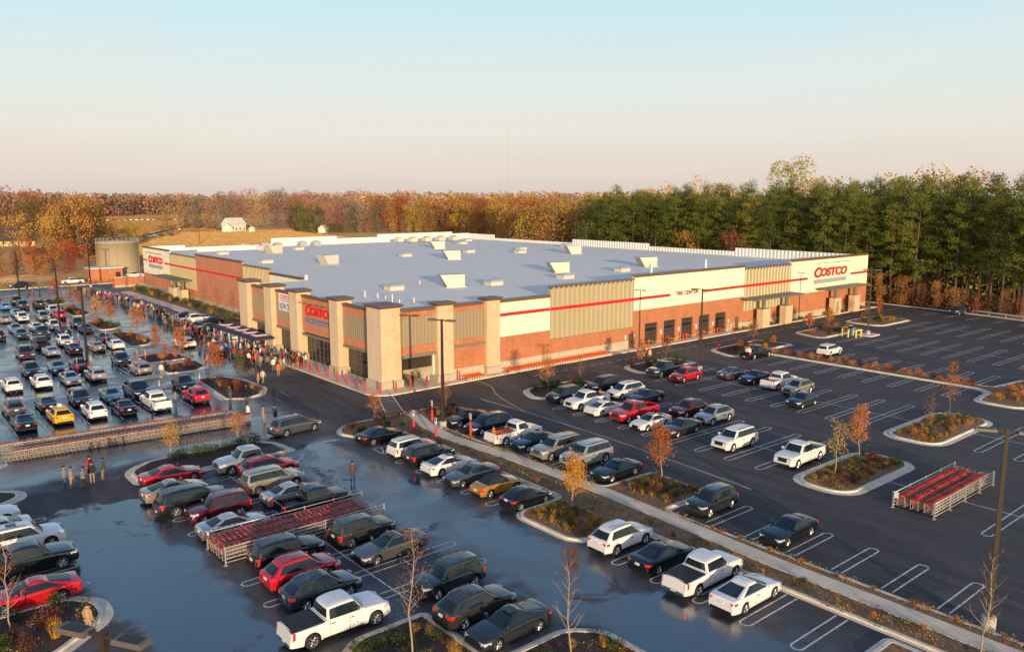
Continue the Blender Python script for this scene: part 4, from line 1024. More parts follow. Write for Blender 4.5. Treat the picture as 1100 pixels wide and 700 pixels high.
    m2.frus(L2-.3,-hb*.9,L2+.012,hb*.9,P['zb']+.03,L2-.3,-hb*.86,L2+.010,hb*.86,P['zb']+.17)
    m2.build('bumper',M['chrome'] if kind in('pickup','workpickup') else M['black_trim'],root); m2=MB()
    m2.frus(-L2-.012,-hb*.9,-L2+.3,hb*.9,P['zb']+.03,-L2-.012,-hb*.9,-L2+.3,hb*.9,P['zb']+.2)
    m2.build('bumper',M['chrome'] if kind in('pickup','workpickup') else M['black_trim'],root)
    m2=MB(); pz=.42 if kind in('pickup','workpickup','bigsuv') else (zt2-.32 if P['tail']!='high' else .78)
    lean=.10*max(0,pz-.55); m2.frus(-L2-.02+lean,-.17,-L2+.05+lean,.17,pz,-L2-.012+lean+.01,-.17,-L2+.05+lean,.17,pz+.15); m2.build('licence_plate',M['plate'],root)
    # mirrors, handles, door gaps
    for s in (-1,1):
        x=xf0-.32; z=interp(deck,x)+.02; y=wb*1.02
        m2=MB(); m2.frus(x-.10,y*s-.02,x+.08,y*s+.02,z-.01,x-.08,y*s-.02,x+.06,y*s+.02,z+.1)
        m2.frus(x-.08,min(y*s,y*s+s*.2),x+.08,max(y*s,y*s+s*.2),z+.02,x-.07,min(y*s,y*s+s*.19),x+.05,max(y*s,y*s+s*.19),z+.17)
        mo=m2.build('mirror',M['paint_white'],root); mo.material_slots[0].link='OBJECT'; mo.material_slots[0].material=M['paint_white']
        m2=MB()
        for (u0,u1) in P['panes']:
            for u in (u0,):
                pb=bot(u1-.02,1); x0=pb.x; ok=True
                for wx_ in P['wx']:
                    if abs(x0-wx_)<r+.1: ok=False
                if not ok: continue
                zz=interp(deck,x0); hh=hw_at(P,x0)
                pts=[(hh*1.0+.004,P['zb']+.12),(hh*1.0+.005,zz*.6),(hh*.99+.004,zz-.12),(hh*.955+.005,zz-.045)]
                for (ya,za),(yb2,zb2) in zip(pts,pts[1:]):
                    m2.poly([(x0-.009,s*ya,za),(x0+.009,s*ya,za),(x0+.009,s*yb2,zb2),(x0-.009,s*yb2,zb2)])
                m2.box(x0+.06,min(s*hh*.985,s*(hh+.02)),zz-.19,x0+.26,max(s*hh*.985,s*(hh+.02)),zz-.155)
        if m2.v: m2.build('door_gap',M['black_trim'],root)
    if P.get('rails'):
        for s in (-1,1):
            m2=MB(); pts=[top(u,s*.86) for u in (.72,.5,0,-.5,-.85)]
            for p in pts: p.z=zt+.11
            pts[0].z=pts[-1].z=zt+.05
            for p,q in zip(pts,pts[1:]): m2.tube(p,q,.022,.022,5)
            m2.build('roof_rail',M['rail_dark'],root)
    if 'bed' in P and kind=='pickup':
        pass
    if P.get('chrome') or kind=='workpickup':
        if 'bed' in P:
            m2=MB(); m2.box(-1.2,-W/2+.02,P['zb']+.02,1.2,-W/2+.1,P['zb']+.08); m2.box(-1.2,W/2-.1,P['zb']+.02,1.2,W/2-.02,P['zb']+.08); m2.build('running_board',M['rim_dark'],root)
    return root
PROTO={k:make_car(k) for k in CARS}
for k,o in PROTO.items(): o.location=(0,-400,0)
USED=set()
def add_extra(c,kind,ex):
    P=CARS[kind]
    if ex=='cover':
        m2=MB(); x0,x1=P['bed']; w2=hw_at(P,0)*.9; z=interp(P['deck'],-2)-.03; m2.frus(x0-.01,-w2,x1+.02,w2,z-.02,x0,-w2*.98,x1+.01,w2*.98,z+.035); m2.build('bed_cover',M['bed_cover'],c)
    if ex=='sunroof':
        m2=MB(); xm=(P['ws'][1]+P['rs'][1])/2+.25; m2.box(xm-.30,-.34,P['H']-.03,xm+.30,.34,P['H']+.0015); m2.build('sunroof',M['car_glass'],c)
    if ex=='sign':
        m2=MB(); m2.frus(-.5,-.2,.1,.2,P['H'],-.4,-.12,0,.12,P['H']+.22); m2.build('roof_box',M['sign_white'],c)
    if ex=='cross':
        for x in (.0,-.8,-1.5):
            m2=MB(); w2=P['W']/2*P['wt']*.86; m2.box(x-.03,-w2,P['H']+.03,x+.03,w2,P['H']+.06); m2.build('roof_bar',M['black_trim'],c)
CC=dict(bluegrey='blue-grey',champagne='beige',slate='slate-blue',navy='dark blue',green='grey-green',gold='gold',charcoal='charcoal',cyan='bright blue')
NM=dict(fastback='sedan',boxsuv='crossover',sedan='sedan',hatch='hatchback',beetle='soft-top convertible',suv='crossover',bigsuv='large SUV',minivan='minivan',pickup='pickup',workpickup='work truck')
CARLIST=[
('sedan','black','+X',37.1,63.3),('suv','white','+X',37.2,58.2),('suv','black','+X',37.2,55.5),('sedan','white','+X',37.2,52.6),('sedan','grey','-X',37.1,49.4),('beetle','gold','+X',37.2,46.3),('hatch','black','+X',37.2,42.9),('suv','white','+X',37.2,33.5),('sedan','black','+X',37.2,30.1),('pickup','white','+X',37.2,27.0),('sedan','white','+X',37.2,24.1),('sedan','black','-X',46.8,63.0),('minivan','navy','-X',47.0,59.7),('workpickup','white','+X',46.8,55.7),('sedan','navy','-X',46.8,52.9),('bigsuv','champagne','-X',46.8,49.8),('bigsuv','silver','-X',47.2,46.6),('sedan','black','-X',46.8,42.8),('suv','charcoal','-X',46.8,33.5),('sedan','black','-X',46.8,27.3),('suv','slate','-X',60.6,63.4),('suv','black','-X',67.3,64.0),('pickup','white','-X',60.6,59.9),('minivan','white','-X',67.4,60.5),('sedan','white','+X',60.3,56.9),('sedan','black','-X',67.1,57.3),('pickup','red','-X',61.0,53.5),('sedan','white','-X',59.9,50.4),('suv','maroon','-X',66.4,50.9),('sedan','charcoal','-X',60.5,47.2),('suv','silver','-X',66.3,47.6),('bigsuv','white','-X',60.8,41.3),('pickup','slate','-X',79.4,64.7),('suv','red','-X',78.9,61.1),('sedan','grey','+X',84.9,58.3),('sedan','navy','-X',84.8,55.2),('pickup','white','+X',84.7,51.7),('pickup','black','+X',98.2,63.9),('suv','champagne','-X',83.5,48.6),('hatch','slate','-X',79.0,45.4),('suv','white','+X',107.9,58.2),('suv','blue','-X',165.2,63.5),('pickup','white','-X',61.4,35.2),('suv','green','-X',25.3,36.0),('suv','brown','+X',24.6,32.5),('sedan','charcoal','-X',24.8,29.9),('sedan','grey','-X',25.1,42.0),('suv','brown','+X',24.9,45.2),('suv','black','+X',19.6,45.2),('suv','red','+X',19.2,42.3),('suv','slate','+X',19.1,39.6),('pickup','white','+X',18.1,36.0),('sedan','red','+X',18.8,64.6),('sedan','champagne','+X',17.9,61.1),('bigsuv','black','+X',18.1,57.7),('suv','maroon','-X',19.0,55.0),('sedan','silver','+X',18.8,51.8),('pickup','silver','-X',24.8,63.8),('suv','red','+X',25.4,61.3),('bigsuv','champagne','+X',24.2,57.9),('sedan','silver','+X',24.4,54.6),('pickup','black','+X',24.7,51.9),('minivan','grey','+X',32.3,71.2),('sedan','red','-X',6.5,49.4),('pickup','black','+X',6.9,54.0),('bigsuv','white','+X',7.3,57.7),('suv','white','+Y',18.9,89.8),('sedan','black','+Y',12.6,89.8),('suv','yellow','+Y',15.8,90.0),('sedan','black','+Y',21.7,89.6),('pickup','white','+Y',24.9,89.5),('suv','red','+Y',29.2,89.6),('suv','grey','+Y',12.7,96.4),('sedan','navy','+Y',15.8,96.4),('suv','slate','-Y',19.0,96.4),('sedan','bluegrey','-Y',22.1,96.1),('pickup','navy','-Y',24.9,96.3),('suv','black','-Y',30.1,96.3),('suv','white','+Y',14.4,108.6),('suv','white','+Y',17.4,108.4),('sedan','silver','-Y',20.5,108.3),('suv','silver','+Y',23.3,108.3),('suv','champagne','+Y',28.6,108.3),('suv','slate','-Y',17.7,116.6),('sedan','bluegrey','-Y',20.7,116.6),('sedan','maroon','-Y',23.2,116.3),('suv','navy','-Y',28.3,116.3),('minivan','maroon','-Y',19.2,130.2),('sedan','silver','+Y',22.4,129.7),('sedan','black','+Y',25.3,129.7),('sedan','champagne','+Y',28.3,129.6),('sedan','white','+Y',30.9,129.6),('pickup','black','+Y',22.3,136.4),('suv','white','-Y',25.6,137.0),('sedan','navy','-Y',31.1,137.0),('suv','black','+Y',18.5,149.2),('sedan','silver','-Y',22.0,156.0),('sedan','slate','-Y',21.8,149.3),('sedan','white','-Y',25.0,155.8),('suv','navy','-Y',24.7,149.0),('suv','white','-Y',27.6,155.4),('sedan','black','+Y',27.7,148.8),('suv','slate','-Y',31.3,155.6),('sedan','black','-Y',31.1,148.7),('sedan','champagne','+Y',22.4,169.6),('suv','white','-Y',25.1,169.4),('minivan','silver','-Y',28.4,169.3),('suv','red','+Y',30.9,168.4),('sedan','silver','-Y',25.5,177.2),('hatch','cyan','+Y',25.2,189.3),('suv','slate','-Y',28.3,189.0),('suv','brown','+Y',31.2,189.0),('sedan','red','-Y',25.2,198.1),('suv','navy','-Y',28.5,197.1),('suv','white','-Y',31.4,176.6),('suv','black','-X',34.4,231.8),('pickup','white','-X',46.8,234.4),('pickup','white','-X',54.1,237.1),('pickup','white','+X',63.5,241.3),('pickup','white','-X',48.3,146.5),('sedan','navy','-X',48.5,153.2),('sedan','black','-X',50.0,143.4),('sedan','grey','-X',47.1,136.5),('suv','white','+Y',39.1,123.9),('sedan','white','-X',6.2,60.9),('sedan','white','+X',5.9,64.1),]
mk('cart_wire',(.46,.39,.32),.4,.35); mk('barrel_orange',(.75,.16,.03),.6); mk('orange_deck',(.85,.17,.03),.6); mk('chrome_pale',(.72,.66,.55),.4,.3)
m,nt,b=newmat('cart_red_plastic'); oi=nt.nodes.new('ShaderNodeObjectInfo'); M['cart_red']=m
nt.links.new(mixc(nt.nodes,nt.links,mrange(nt.nodes,nt.links,oi.outputs['Random'],0,1,0,1,False),(.24,.015,.02),(.75,.05,.05)),b.inputs['Base Color']); b.inputs['Roughness'].default_value=.45
def car_row(x,y):
    if x<11 and y<60: return 'at the left edge of the lot beside the corner island'
    if x<23 and y<66: return 'in the front block along the wet lane'
    if x<30 and y<66: return 'in the front block behind the first row'
    if 30<x<34 and y<75: return 'driving past the end of the shopping cart lines'
    if 33<x<41 and y>42 and y<66: return 'backed onto the near side of the footpath, store end'
    if 33<x<41 and y<=42: return 'on the near side of the footpath past the orange tree'
    if 44<x<50 and 42<y<66: return 'on the far side of the footpath, store end'
    if 44<x<50 and y<=42: return 'on the far side of the footpath past the red tree'
    if 56<x<63.5 and y>40: return 'in the second lot row, nearer half'
    if 56<x<63.5: return 'alone by the empty island'
    if 63<x<70 and y>40: return 'in the second lot row, farther half'
    if 75<x<82 and y<66: return 'in the third lot row, nearer half'
    if 82<x<90 and y<66: return 'in the third lot row, farther half'
    if x>90 and y<66: return 'near the hedge strip' if x<120 else 'beside the wood guardrail'
    if y>225: return 'on the road behind the left lot'
    if x>38: return 'beside the red striped tents'
    k=[(93,'first'),(113,'second'),(133,'third'),(153,'fourth'),(173,'fifth'),(300,'sixth')]
    for c,n in k:
        if y<c: return 'in the %s row pair of the left lot, near side'%n
        if y<c+10: return 'in the %s row pair of the left lot, far side'%n
    return 'in the left lot'
EXTRA={(18.1,36.0):'cover',(37.2,27.0):'cover',(25.4,36.0):'cross',(24.8,29.9):'sunroof',(25.1,42.0):'sunroof',(37.2,52.6):'sunroof',(15.8,90.0):'sign',(24.8,63.8):'cover',(60.6,59.9):None,(61.4,35.2):None}
seen={}
items=[]
for t,col,hd,x,y in CARLIST:
    items.append((t,col,hd,x,y,car_row(x,y)))
from collections import defaultdict
grp=defaultdict(list)
for it in items: grp[(NM[it[0]],CC.get(it[1],it[1]),it[5])].append(it)
ORD=['first','second','third','fourth','fifth','sixth']
HZ={'+X':0,'-X':math.pi,'+Y':math.pi/2,'-Y':-math.pi/2}
FACE={'+X':'facing away','-X':'nose toward the near lane','+Y':'tail to the carts','-Y':'nose to the carts'}
for key,its in grp.items():
    its.sort(key=lambda i:(-i[4] if 'pair' not in key[2] else -i[3]))
    for n,(t,col,hd,x,y,row) in enumerate(its):
        t0=t
        hh=int(x*13+y*7)%10
        if t=='sedan' and hh<4: t='fastback'
        if t=='suv' and hh<3: t='boxsuv'
        src=PROTO[t]
        j1,j2=rnd.uniform(-.012,.012),0
        if (x,y)==(32.3,71.2): j1=.10
        if (x,y)==(39.1,123.9): j1=.15
        o=dup(src,(x,y,.004),HZ[hd]+j1,scale=(.965*rnd.uniform(.97,1.03),.965*rnd.uniform(.98,1.02),.965*rnd.uniform(.97,1.04)),paint=M['paint_'+col])
        ex=EXTRA.get((x,y),'?')
        if ex=='?': ex='sunroof' if (t in('sedan','suv','bigsuv','fastback') and rnd.random()<.25) else ('cover' if t=='pickup' and rnd.random()<.3 else None)
        if ex: add_extra(o,t,ex)
        nm,cn,rw=key
        lab='%s %s %s'%(cn,nm,rw)
        if len(its)>1: lab='%s, %s of its kind from the store'%(lab,ORD[n] if n<6 else 'last') if 'pair' not in rw else '%s, %s from the tree island end'%(lab,ORD[n])
        if t=='workpickup': lab='white work truck with orange gear in its open bed by the footpath'
        w_=lab.split()
        if len(w_)>16: lab=' '.join(lab.replace('of its kind ','').replace('of the left lot','left lot').split()[:16])
        tag(o,lab,dict(fastback='car',boxsuv='car',hatch='hatchback',suv='car',bigsuv='car',sedan='car',beetle='car',minivan='minivan',pickup='pickup truck',workpickup='pickup truck')[t],'vehicles in the parking lot')
        if t=='workpickup':
            # cargo is a thing of its own
            mb=MB()
            for k in range(9): mb.tube((-2.5+rnd.random()*.3,-.6+k*.15,.9+rnd.random()*.3),(-.7+rnd.random()*.2,-.6+k*.15,1.0+rnd.random()*.4),.07,.07,5)
            c=mb.build('cargo_load',M['barrel_orange'],None,(x,y,0)); tag(c,'orange poles and cones lying in the bed of the white work truck','cargo')
        if (t,col,x,y)==('pickup','black',98.2,63.9):
            mb=MB()
            for k,(a,b2,c2) in enumerate(((-2.3,-.3,.4),(-1.7,.3,.5),(-1.3,-.4,.35))): mb.frus(a-.3,b2-.3,a+.3,b2+.3,.84,a-.25,b2-.25,a+.25,b2+.25,1.2+c2)
            for i in range(len(mb.m)): mb.m[i]=(i//6)%3
            c=mb.build('cargo_load',[M['sign_white'],M['barrel_orange'],M['paint_green']],None,(x,y,0)); tag(c,'bags and boxes piled in the bed of the black pickup','cargo')
for k,o in PROTO.items(): kill(o)
# ------------------------------------------------------------------ shopping carts
def wire_cart(hi):
    t=empty('shopping_cart'); mb=MB(); q=.012
    # basket: wider and taller at the handle end (local -x), nesting forward
    B0=[(-.42,-.27),(-.42,.27),(.45,.20),(.45,-.20)]; B1=[(-.50,-.31),(-.50,.31),(.52,.24),(.52,-.24)]; z0,z1=.50,.98
    c=lambda B,i,z:(B[i][0],B[i][1],z-(.06 if B[i][0]>0 and z>.9 else 0))
    for i in range(4):
        a0,a1=Vector(c(B0,i,z0)),Vector(c(B0,(i+1)%4,z0)); b0,b1=Vector(c(B1,i,z1)),Vector(c(B1,(i+1)%4,z1))
        for k in range(1,4 if not hi else 5):
            f_=k/(4 if hi else 3); mb.tube(a0.lerp(b0,f_),a1.lerp(b1,f_),q if f_<1 else .018,None,3,0,False)
        n=6 if i in(1,3) else 4
        for k in range(n): f_=k/n; mb.tube(a0.lerp(a1,f_),b0.lerp(b1,f_),q*.8,None,3,0,False)
    for k in range(5): f_=k/4; mb.tube(Vector(c(B0,0,z0)).lerp(Vector(c(B0,1,z0)),f_),Vector(c(B0,3,z0)).lerp(Vector(c(B0,2,z0)),f_),q*.8,None,3,0,False)
    mb.build('basket',M['cart_wire'],t)
    mb=MB()
    for s in (-1,1):
        mb.tube((-.5,s*.27,.95),(-.45,s*.26,.20),.02,None,4); mb.tube((-.45,s*.26,.20),(.50,s*.2,.16),.02,None,4); mb.tube((.1,s*.2,.18),(-.02,s*.22,.5),.018,None,4)
    mb.tube((-.3,-.25,.2),(-.3,.25,.2),.015,None,4); mb.tube((.48,-.2,.16),(.48,.2,.16),.015,None,4); mb.tube((0,-.22,.2),(0,.22,.2),.015,None,4)
    mb.build('chassis',M['cart_wire'],t)
    for x,y in ((-.42,-.25),(-.42,.25),(.46,-.18),(.46,.18)):
        pass
    mb=MB(); mb.tube((0,-.018,.065),(0,.018,.065),.062,None,7); mb.box(-.015,-.03,.06,.015,.03,.18); c0=mb.build('caster',M['rim_dark'],t,(-.42,-.25,0))
    for x,y in ((-.42,.25),(.46,-.18),(.46,.18)): link('caster',c0.data,t,(x,y,0))
    mb=MB(); mb.tube((-.60,-.25,1.04),(-.60,.25,1.04),.042,None,6); 
    for s in(-1,1): mb.tube((-.60,s*.29,1.04),(-.5,s*.28,.95),.02,None,4)
    mb.build('handle',M['cart_red'],t)
    mb=MB(); mb.frus(-.50,-.20,-.47,.20,.74,-.36,-.21,-.33,.21,.99); mb.build('child_seat',M['cart_red'],t)
    return t
cart=wire_cart(False); cfirst=[True]
def put_cart(x,y,rz,lab,g):
    if cfirst[0]: o=cart; cfirst[0]=False
    else: o=dup(cart)
    o.location=(x,y,.003); o.rotation_euler=(0,0,rz); tag(o,lab,'shopping cart',g)
def lerp2(pts,s):
    # point at arc length s and heading
    for a,c in zip(pts,pts[1:]):
        a=Vector(a);c=Vector(c);l=(c-a).length
        if s<=l or (c-Vector(pts[-1])).length<1e-6: return a+(c-a)*(s/l), math.atan2((c-a).y,(c-a).x)
        s-=l
for pts,n,lab,g in (([(9.7,78.3),(17.5,77.8),(29.6,76.6)],64,'wire cart nested in the front long line across the wet lane','carts in the front long line'),
                    ([(7.5,81.2),(18.2,80.3),(28.8,79.3)],64,'wire cart nested in the rear long line across the wet lane','carts in the rear long line')):
    Ln=sum((Vector(c)-Vector(a)).length for a,c in zip(pts,pts[1:]))
    for k in range(n):
        p,h=lerp2(pts,Ln*k/(n-1)); put_cart(p.x,p.y+rnd.uniform(-.03,.03),h+math.pi+rnd.uniform(-.05,.05),lab,g)
for yy,nm in ((47.75,'near'),(48.7,'middle'),(49.6,'far')):
    for k in range(30): put_cart(16.9+k*.345,yy+.03*math.sin(k),rnd.uniform(-.06,.06),'wire cart with red handle in the %s line of the front corral'%nm,'carts in the %s line of the front corral'%nm)
for yy,nm in ((22.95,'near'),(23.9,'middle'),(24.8,'far')):
    for k in range(27): put_cart(57.9+k*.36,yy+rnd.uniform(-.04,.04),rnd.uniform(-.07,.07),'wire cart with red handle in the %s line of the right corral'%nm,'carts in the %s line of the right corral'%nm)
# corrals
mk('corral_metal',(.55,.54,.50),.35,.5)
def corral(x0,x1,y0,y1,lab,nx):
    t=empty('cart_corral',((x0+x1)/2,(y0+y1)/2,0)); cx,cy=(x0+x1)/2,(y0+y1)/2
    for y in (y0,y1):
        mb=MB()
        for z in (.18,.42,.66,.90,1.12): mb.tube((x0-cx,y-cy,z),(x1-cx,y-cy,z),.033 if z>1 else .024,None,6)
        mb.build('rail',M['corral_metal'],t)
        for k in range(nx):
            x=x0+(x1-x0)*k/(nx-1)-cx; mb=MB(); mb.box(x-.04,y-cy-.04,0,x+.04,y-cy+.04,1.2); mb.box(x-.12,y-cy-.12,0,x+.12,y-cy+.12,.02); mb.build('post',M['corral_metal'],t)
    mb=MB(); mb.box(x0-cx-.04,y1-cy-.35,.8,x0-cx-.01,y1-cy+.05,1.25); mb.build('notice',M['sign_white'],t)
    tag(t,lab,'cart corral')
corral(16.5,27.7,47.1,50.2,'long galvanised cart corral among the cars of the front block',6)
corral(57.3,67.9,22.4,25.3,'short galvanised cart corral standing alone in the empty right lot',5)
# orange flat carts against the wall
def flatcart():
    t=empty('flatbed_cart'); mb=MB(); mb.box(-.95,-.20,.26,.95,.20,.31); mb.box(-.98,-.23,.24,.98,-.20,.35); mb.box(-.98,.20,.24,.98,.23,.35); mb.build('deck',M['orange_deck'],t)
    mb=MB(); 
    for s in(-1,1): mb.tube((.85,s*.20,.3),(.98,s*.20,1.15),.03,None,5)
    mb.tube((.98,-.20,1.15),(.98,.20,1.15),.03,None,5); mb.tube((.9,-.20,.7),(.9,.20,.7),.022,None,5); mb.build('handle',M['chrome_pale'],t)
    for x in(-.9,.75):
        for s in(-1,1): mb=MB(); mb.tube((x,s*.18-.04,.12),(x,s*.18+.04,.12),.12,None,8); mb.build('wheel',M['sign_white'],t)
    return t
fc=flatcart()
for k in range(44):
    o=fc if k==0 else dup(fc); o.location=((65.0+k*.47) if k<40 else 58.3+(k-40)*.75,78.62,.155); o.rotation_euler=(0,0,R(86))
    tag(o,'orange flatbed cart in the line against the brick wall' if k<40 else 'orange flatbed cart in the short line between two pillars','flatbed cart','orange flatbed carts along the wall')
# ------------------------------------------------------------------ bollards, signs, lamps
mk('lamp_case',(.16,.14,.12),.4,.3); mk('bollard_red',(.62,.02,.025),.5); mk('pole_bronze',(.05,.034,.024),.5,.2); mk('lamp_lens',(.05,.055,.06),.3); mk('bollard_yellow',(.80,.55,.02),.5); mk('post_beige',(.55,.45,.30),.6)
def bollard():
    mb=MB(); mb.lathe([(.10,0),(.10,1.12),(.085,1.2),(.04,1.24),(0.001,1.25)],12); return mb.build('bollard',M['bollard_red'])
bo=bollard()
BL=[(45.6,110.6),(45.5,107.9),(45.5,105.2),(45.5,102.9),(45.5,101.0),(45.5,98.9),(45.5,96.8),(45.5,94.6),(45.5,92.4),(45.5,90.0),(45.5,87.6),(45.5,85.2),(45.5,82.9),(45.5,80.8),(46.2,78.7),(48.0,78.2),(50.1,78.3),(52.4,78.4),(54.8,78.4),(57.2,78.4)]
BL+= [(91.3,78.5),(96.2,78.5),(100.5,78.5),(104.9,78.5),(109.3,78.5),(113.6,78.5),(92.2,78.4),(96.9,78.4),(101.2,78.4),(105.6,78.4),(110.0,78.4)]
for i,(x,y) in enumerate(BL):
    o=bo if i==0 else dup(bo); o.location=(x,y,.15)
    lab='red bollard on the pavement in front of the entrance pillars' if i<14 else ('red bollard round the store corner on the right side' if i<20 else 'red bollard beside the tire center bay doors')
    tag(o,lab,'bollard','red bollards by the entrance' if i<20 else 'red bollards by the tire bays')
for i in range(5):   # chains across the bays
    x0,x1=bays[i]; mb=MB(); pts=[(x0-.3+(x1-x0+.6)*k/8,78.5,.95-.35*math.sin(math.pi*k/8)) for k in range(9)]
    for p,q in zip(pts,pts[1:]): mb.tube(p,q,.035,None,5)
    o=mb.build('chain',M['bollard_yellow'],None,(0,0,.15)); tag(o,'yellow chain hung across the %s tire bay door from the store corner'%ORD[i],'chain')
yb=None
for i,(x,y) in enumerate(((124.6,65.2),(124.2,64.0),(124.6,62.9),(126.2,62.9),(126.6,64.4))):
    mb=MB(); mb.lathe([(.14,0),(.14,1.15),(.09,1.25),(.001,1.28)],12); o=mb.build('bollard',M['bollard_yellow'],None,(x,y,0)); tag(o,'yellow bollard guarding the air pump by the lamp post','bollard','yellow bollards round the air pump')
t=empty('air_pump',(125.4,64.2,0)); mb=MB(); mb.box(-.35,-.25,0,.35,.25,1.3); mb.build('cabinet',M['paint_cyan'],t); mb=MB(); mb.box(-.36,-.26,1.3,.36,.26,1.75); mb.build('head',M['paint_green'],t); mb=MB(); mb.tube((.3,-.3,1.2),(.5,-.5,.2),.04); mb.build('hose',M['black_trim'],t); tag(t,'small blue and green air pump between yellow bollards','air pump')
t=empty('fire_hydrant',(98.5,70.3,.14)); mb=MB(); mb.lathe([(.17,0),(.13,.05),(.13,.6),(.16,.62),(.12,.78),(.02,.85)],12); mb.build('barrel',M['bollard_red'],t); mb=MB(); mb.tube((-.24,0,.45),(.24,0,.45),.07,None,8); mb.tube((0,-.22,.45),(0,0,.45),.08,None,8); mb.build('outlet',M['bollard_red'],t); tag(t,'red fire hydrant at the tip of the island facing the bays','fire hydrant')
t=empty('traffic_barrel',(88.0,74.6,0)); mb=MB(); mb.lathe([(.32,0),(.30,.1),(.27,.3),(.27,.55),(.24,.56),(.24,.8),(.2,.82),(.19,1.0),(.05,1.02)],12); mb.build('drum',M['barrel_orange'],t); mb=MB(); mb.lathe([(.275,.32),(.275,.44)],12); mb.lathe([(.245,.6),(.245,.72)],12); mb.build('band',M['sign_white'],t); tag(t,'orange and white traffic barrel beside the island trees','traffic barrel')
def sleeve(x,y,beige,lab):
    t=empty('parking_sign',(x,y,.1)); mb=MB(); mb.lathe([(.13,0),(.13,1.15),(.05,1.2)],10); mb.build('sleeve',M['bollard_red'],t)
    mb=MB(); mb.tube((0,0,1.15),(0,0,2.0),.03,None,6); mb.build('post',M['galv'],t)
    mb=MB(); mb.box(-.03,-.16,1.55,.0,.16,2.15); b=mb.build('plate',M['post_beige'] if beige else M['sign_white'],t)
    if not beige: mb=MB(); mb.box(-.036,-.10,1.85,-.031,.10,2.08); mb.build('symbol',M['sign_blue'],b)
    tag(t,lab,'parking sign','signs on red posts')
for i,(x,y,bg_) in enumerate(((40.9,63.6,0),(44.4,65.6,1),(44.4,59.2,1),(41.0,60.0,0))): sleeve(x,y,bg_,['white sign on red post by the footpath, left of the lamp','beige backed sign on red post in the far median bed','beige backed sign on red post near the navy minivan','white sign on red post right at the lamp base'][i])
for i,(x,y) in enumerate(((26.2,92.4),(30.9,93.2),(22.2,112.6),(23.9,112.8),(30.6,133.4),(26.8,133.4),(29.6,113.2),(30.4,112.4))): sleeve(x,y,i in(2,6),'sign on red post, %s, left lot'%['first row pair near the white pickup','first row pair near the red crossover','second row pair, left one by the lamp','second row pair, right one by the lamp','third row pair at the island end','third row pair amid the cars','second row pair, beige one at the island','second row pair, white one at the island'][i])
def lamp(ang=0,h=10.8,base=True,tan=False):
    t=empty('lamp_post'); mb=MB()
    mb.frus(-.13,-.13,.13,.13,.75 if base else 0,-.085,-.085,.085,.085,h); mb.build('pole',M['pole_bronze'],t)
    if base: mb=MB(); mb.lathe([(.36,-.05),(.36,.72),(.33,.76),(.001,.76)],18); mb.build('base',M['concrete'],t)
    for s in(-1,1):
        mb=MB(); mb.box(min(0,s*.5),-.05,h-.16,max(0,s*.5),.05,h-.06); mb.build('arm',M['pole_bronze'],t)
        mb=MB(); mb.frus(s*.95-.5,-.22,s*.95+.5,.22,h-.17,s*.95-.47,-.2,s*.95+.47,.2,h-.03); hd=mb.build('lamp_head',M['lamp_case'] ,t)
        mb=MB(); mb.box(s*.95-.33,-.15,h-.028,s*.95+.33,.15,h-.012); mb.build('heat_sink',M['black_trim'],hd)
        mb=MB(); mb.box(s*.95-.4,-.18,h-.2,s*.95+.4,.18,h-.172); mb.build('lens',M['lamp_lens'],hd)
    return t
lp=lamp()
LP=[(43.9,63.0,'bronze twin lamp post standing in the footpath near the store corner'),(84.4,63.1,'twin lamp post in front of the tire center beside the red crossover'),(128.5,62.9,'far twin lamp post on a concrete pad by the air pump'),(44.3,14.2,'tall twin lamp post with concrete base at the right edge'),
 (29.4,199.0,'distant twin lamp post among the farthest rows of the left lot'),(28.0,152.3,'twin lamp post rising in the fourth row pair of the left lot'),(24.3,116.9,'twin lamp post in the second row pair of the left lot'),(48.6,223.0,'farthest twin lamp post by the road behind the store'),(4.5,22.5,'twin lamp head seen from above at the bottom left')]
for i,(x,y,lb) in enumerate(LP):
    o=lp if i==0 else dup(lp); o.location=(x,y,.0); o.rotation_euler=(0,0,R(-62) if i!=8 else R(-58)); tag(o,lb,'lamp post','twin lamp posts of the lot')
mb=MB(); mb.prism(rounded(rect(127,61.6,130.4,64.2),.5),0,.15,bottom=False); struct(mb.build('concrete_pad',M['kerb']))
mb=MB(); mb.prism(rounded(rect(25.6,97.6,31.6,99.0),.4),0,.14,bottom=False); struct(mb.build('concrete_pad',M['kerb']))
mb=MB(); mb.prism(rounded(rect(26.2,104.2,30.2,106.0),.5),0,.14,bottom=False); struct(mb.build('concrete_pad',M['kerb']))
# guardrail by the wood
t=empty('guardrail',(165,50,0)); mb=MB()
mb.grid([[(3.2-8.6*k/12,12-38*k/12,.45) for k in range(13)],[(3.1-8.6*k/12,12-38*k/12,.6) for k in range(13)],[(3.2-8.6*k/12,12-38*k/12,.78) for k in range(13)]],0,False); mb.build('rail',M['galv'],t)
for k in range(13): mb=MB(); x,y=3.3-8.6*k/12,12-38*k/12; mb.box(x,y-.08,0,x+.15,y+.08,.75); mb.build('post',M['galv'],t)
tag(t,'low galvanised guardrail along the kerb in front of the wood','guardrail')
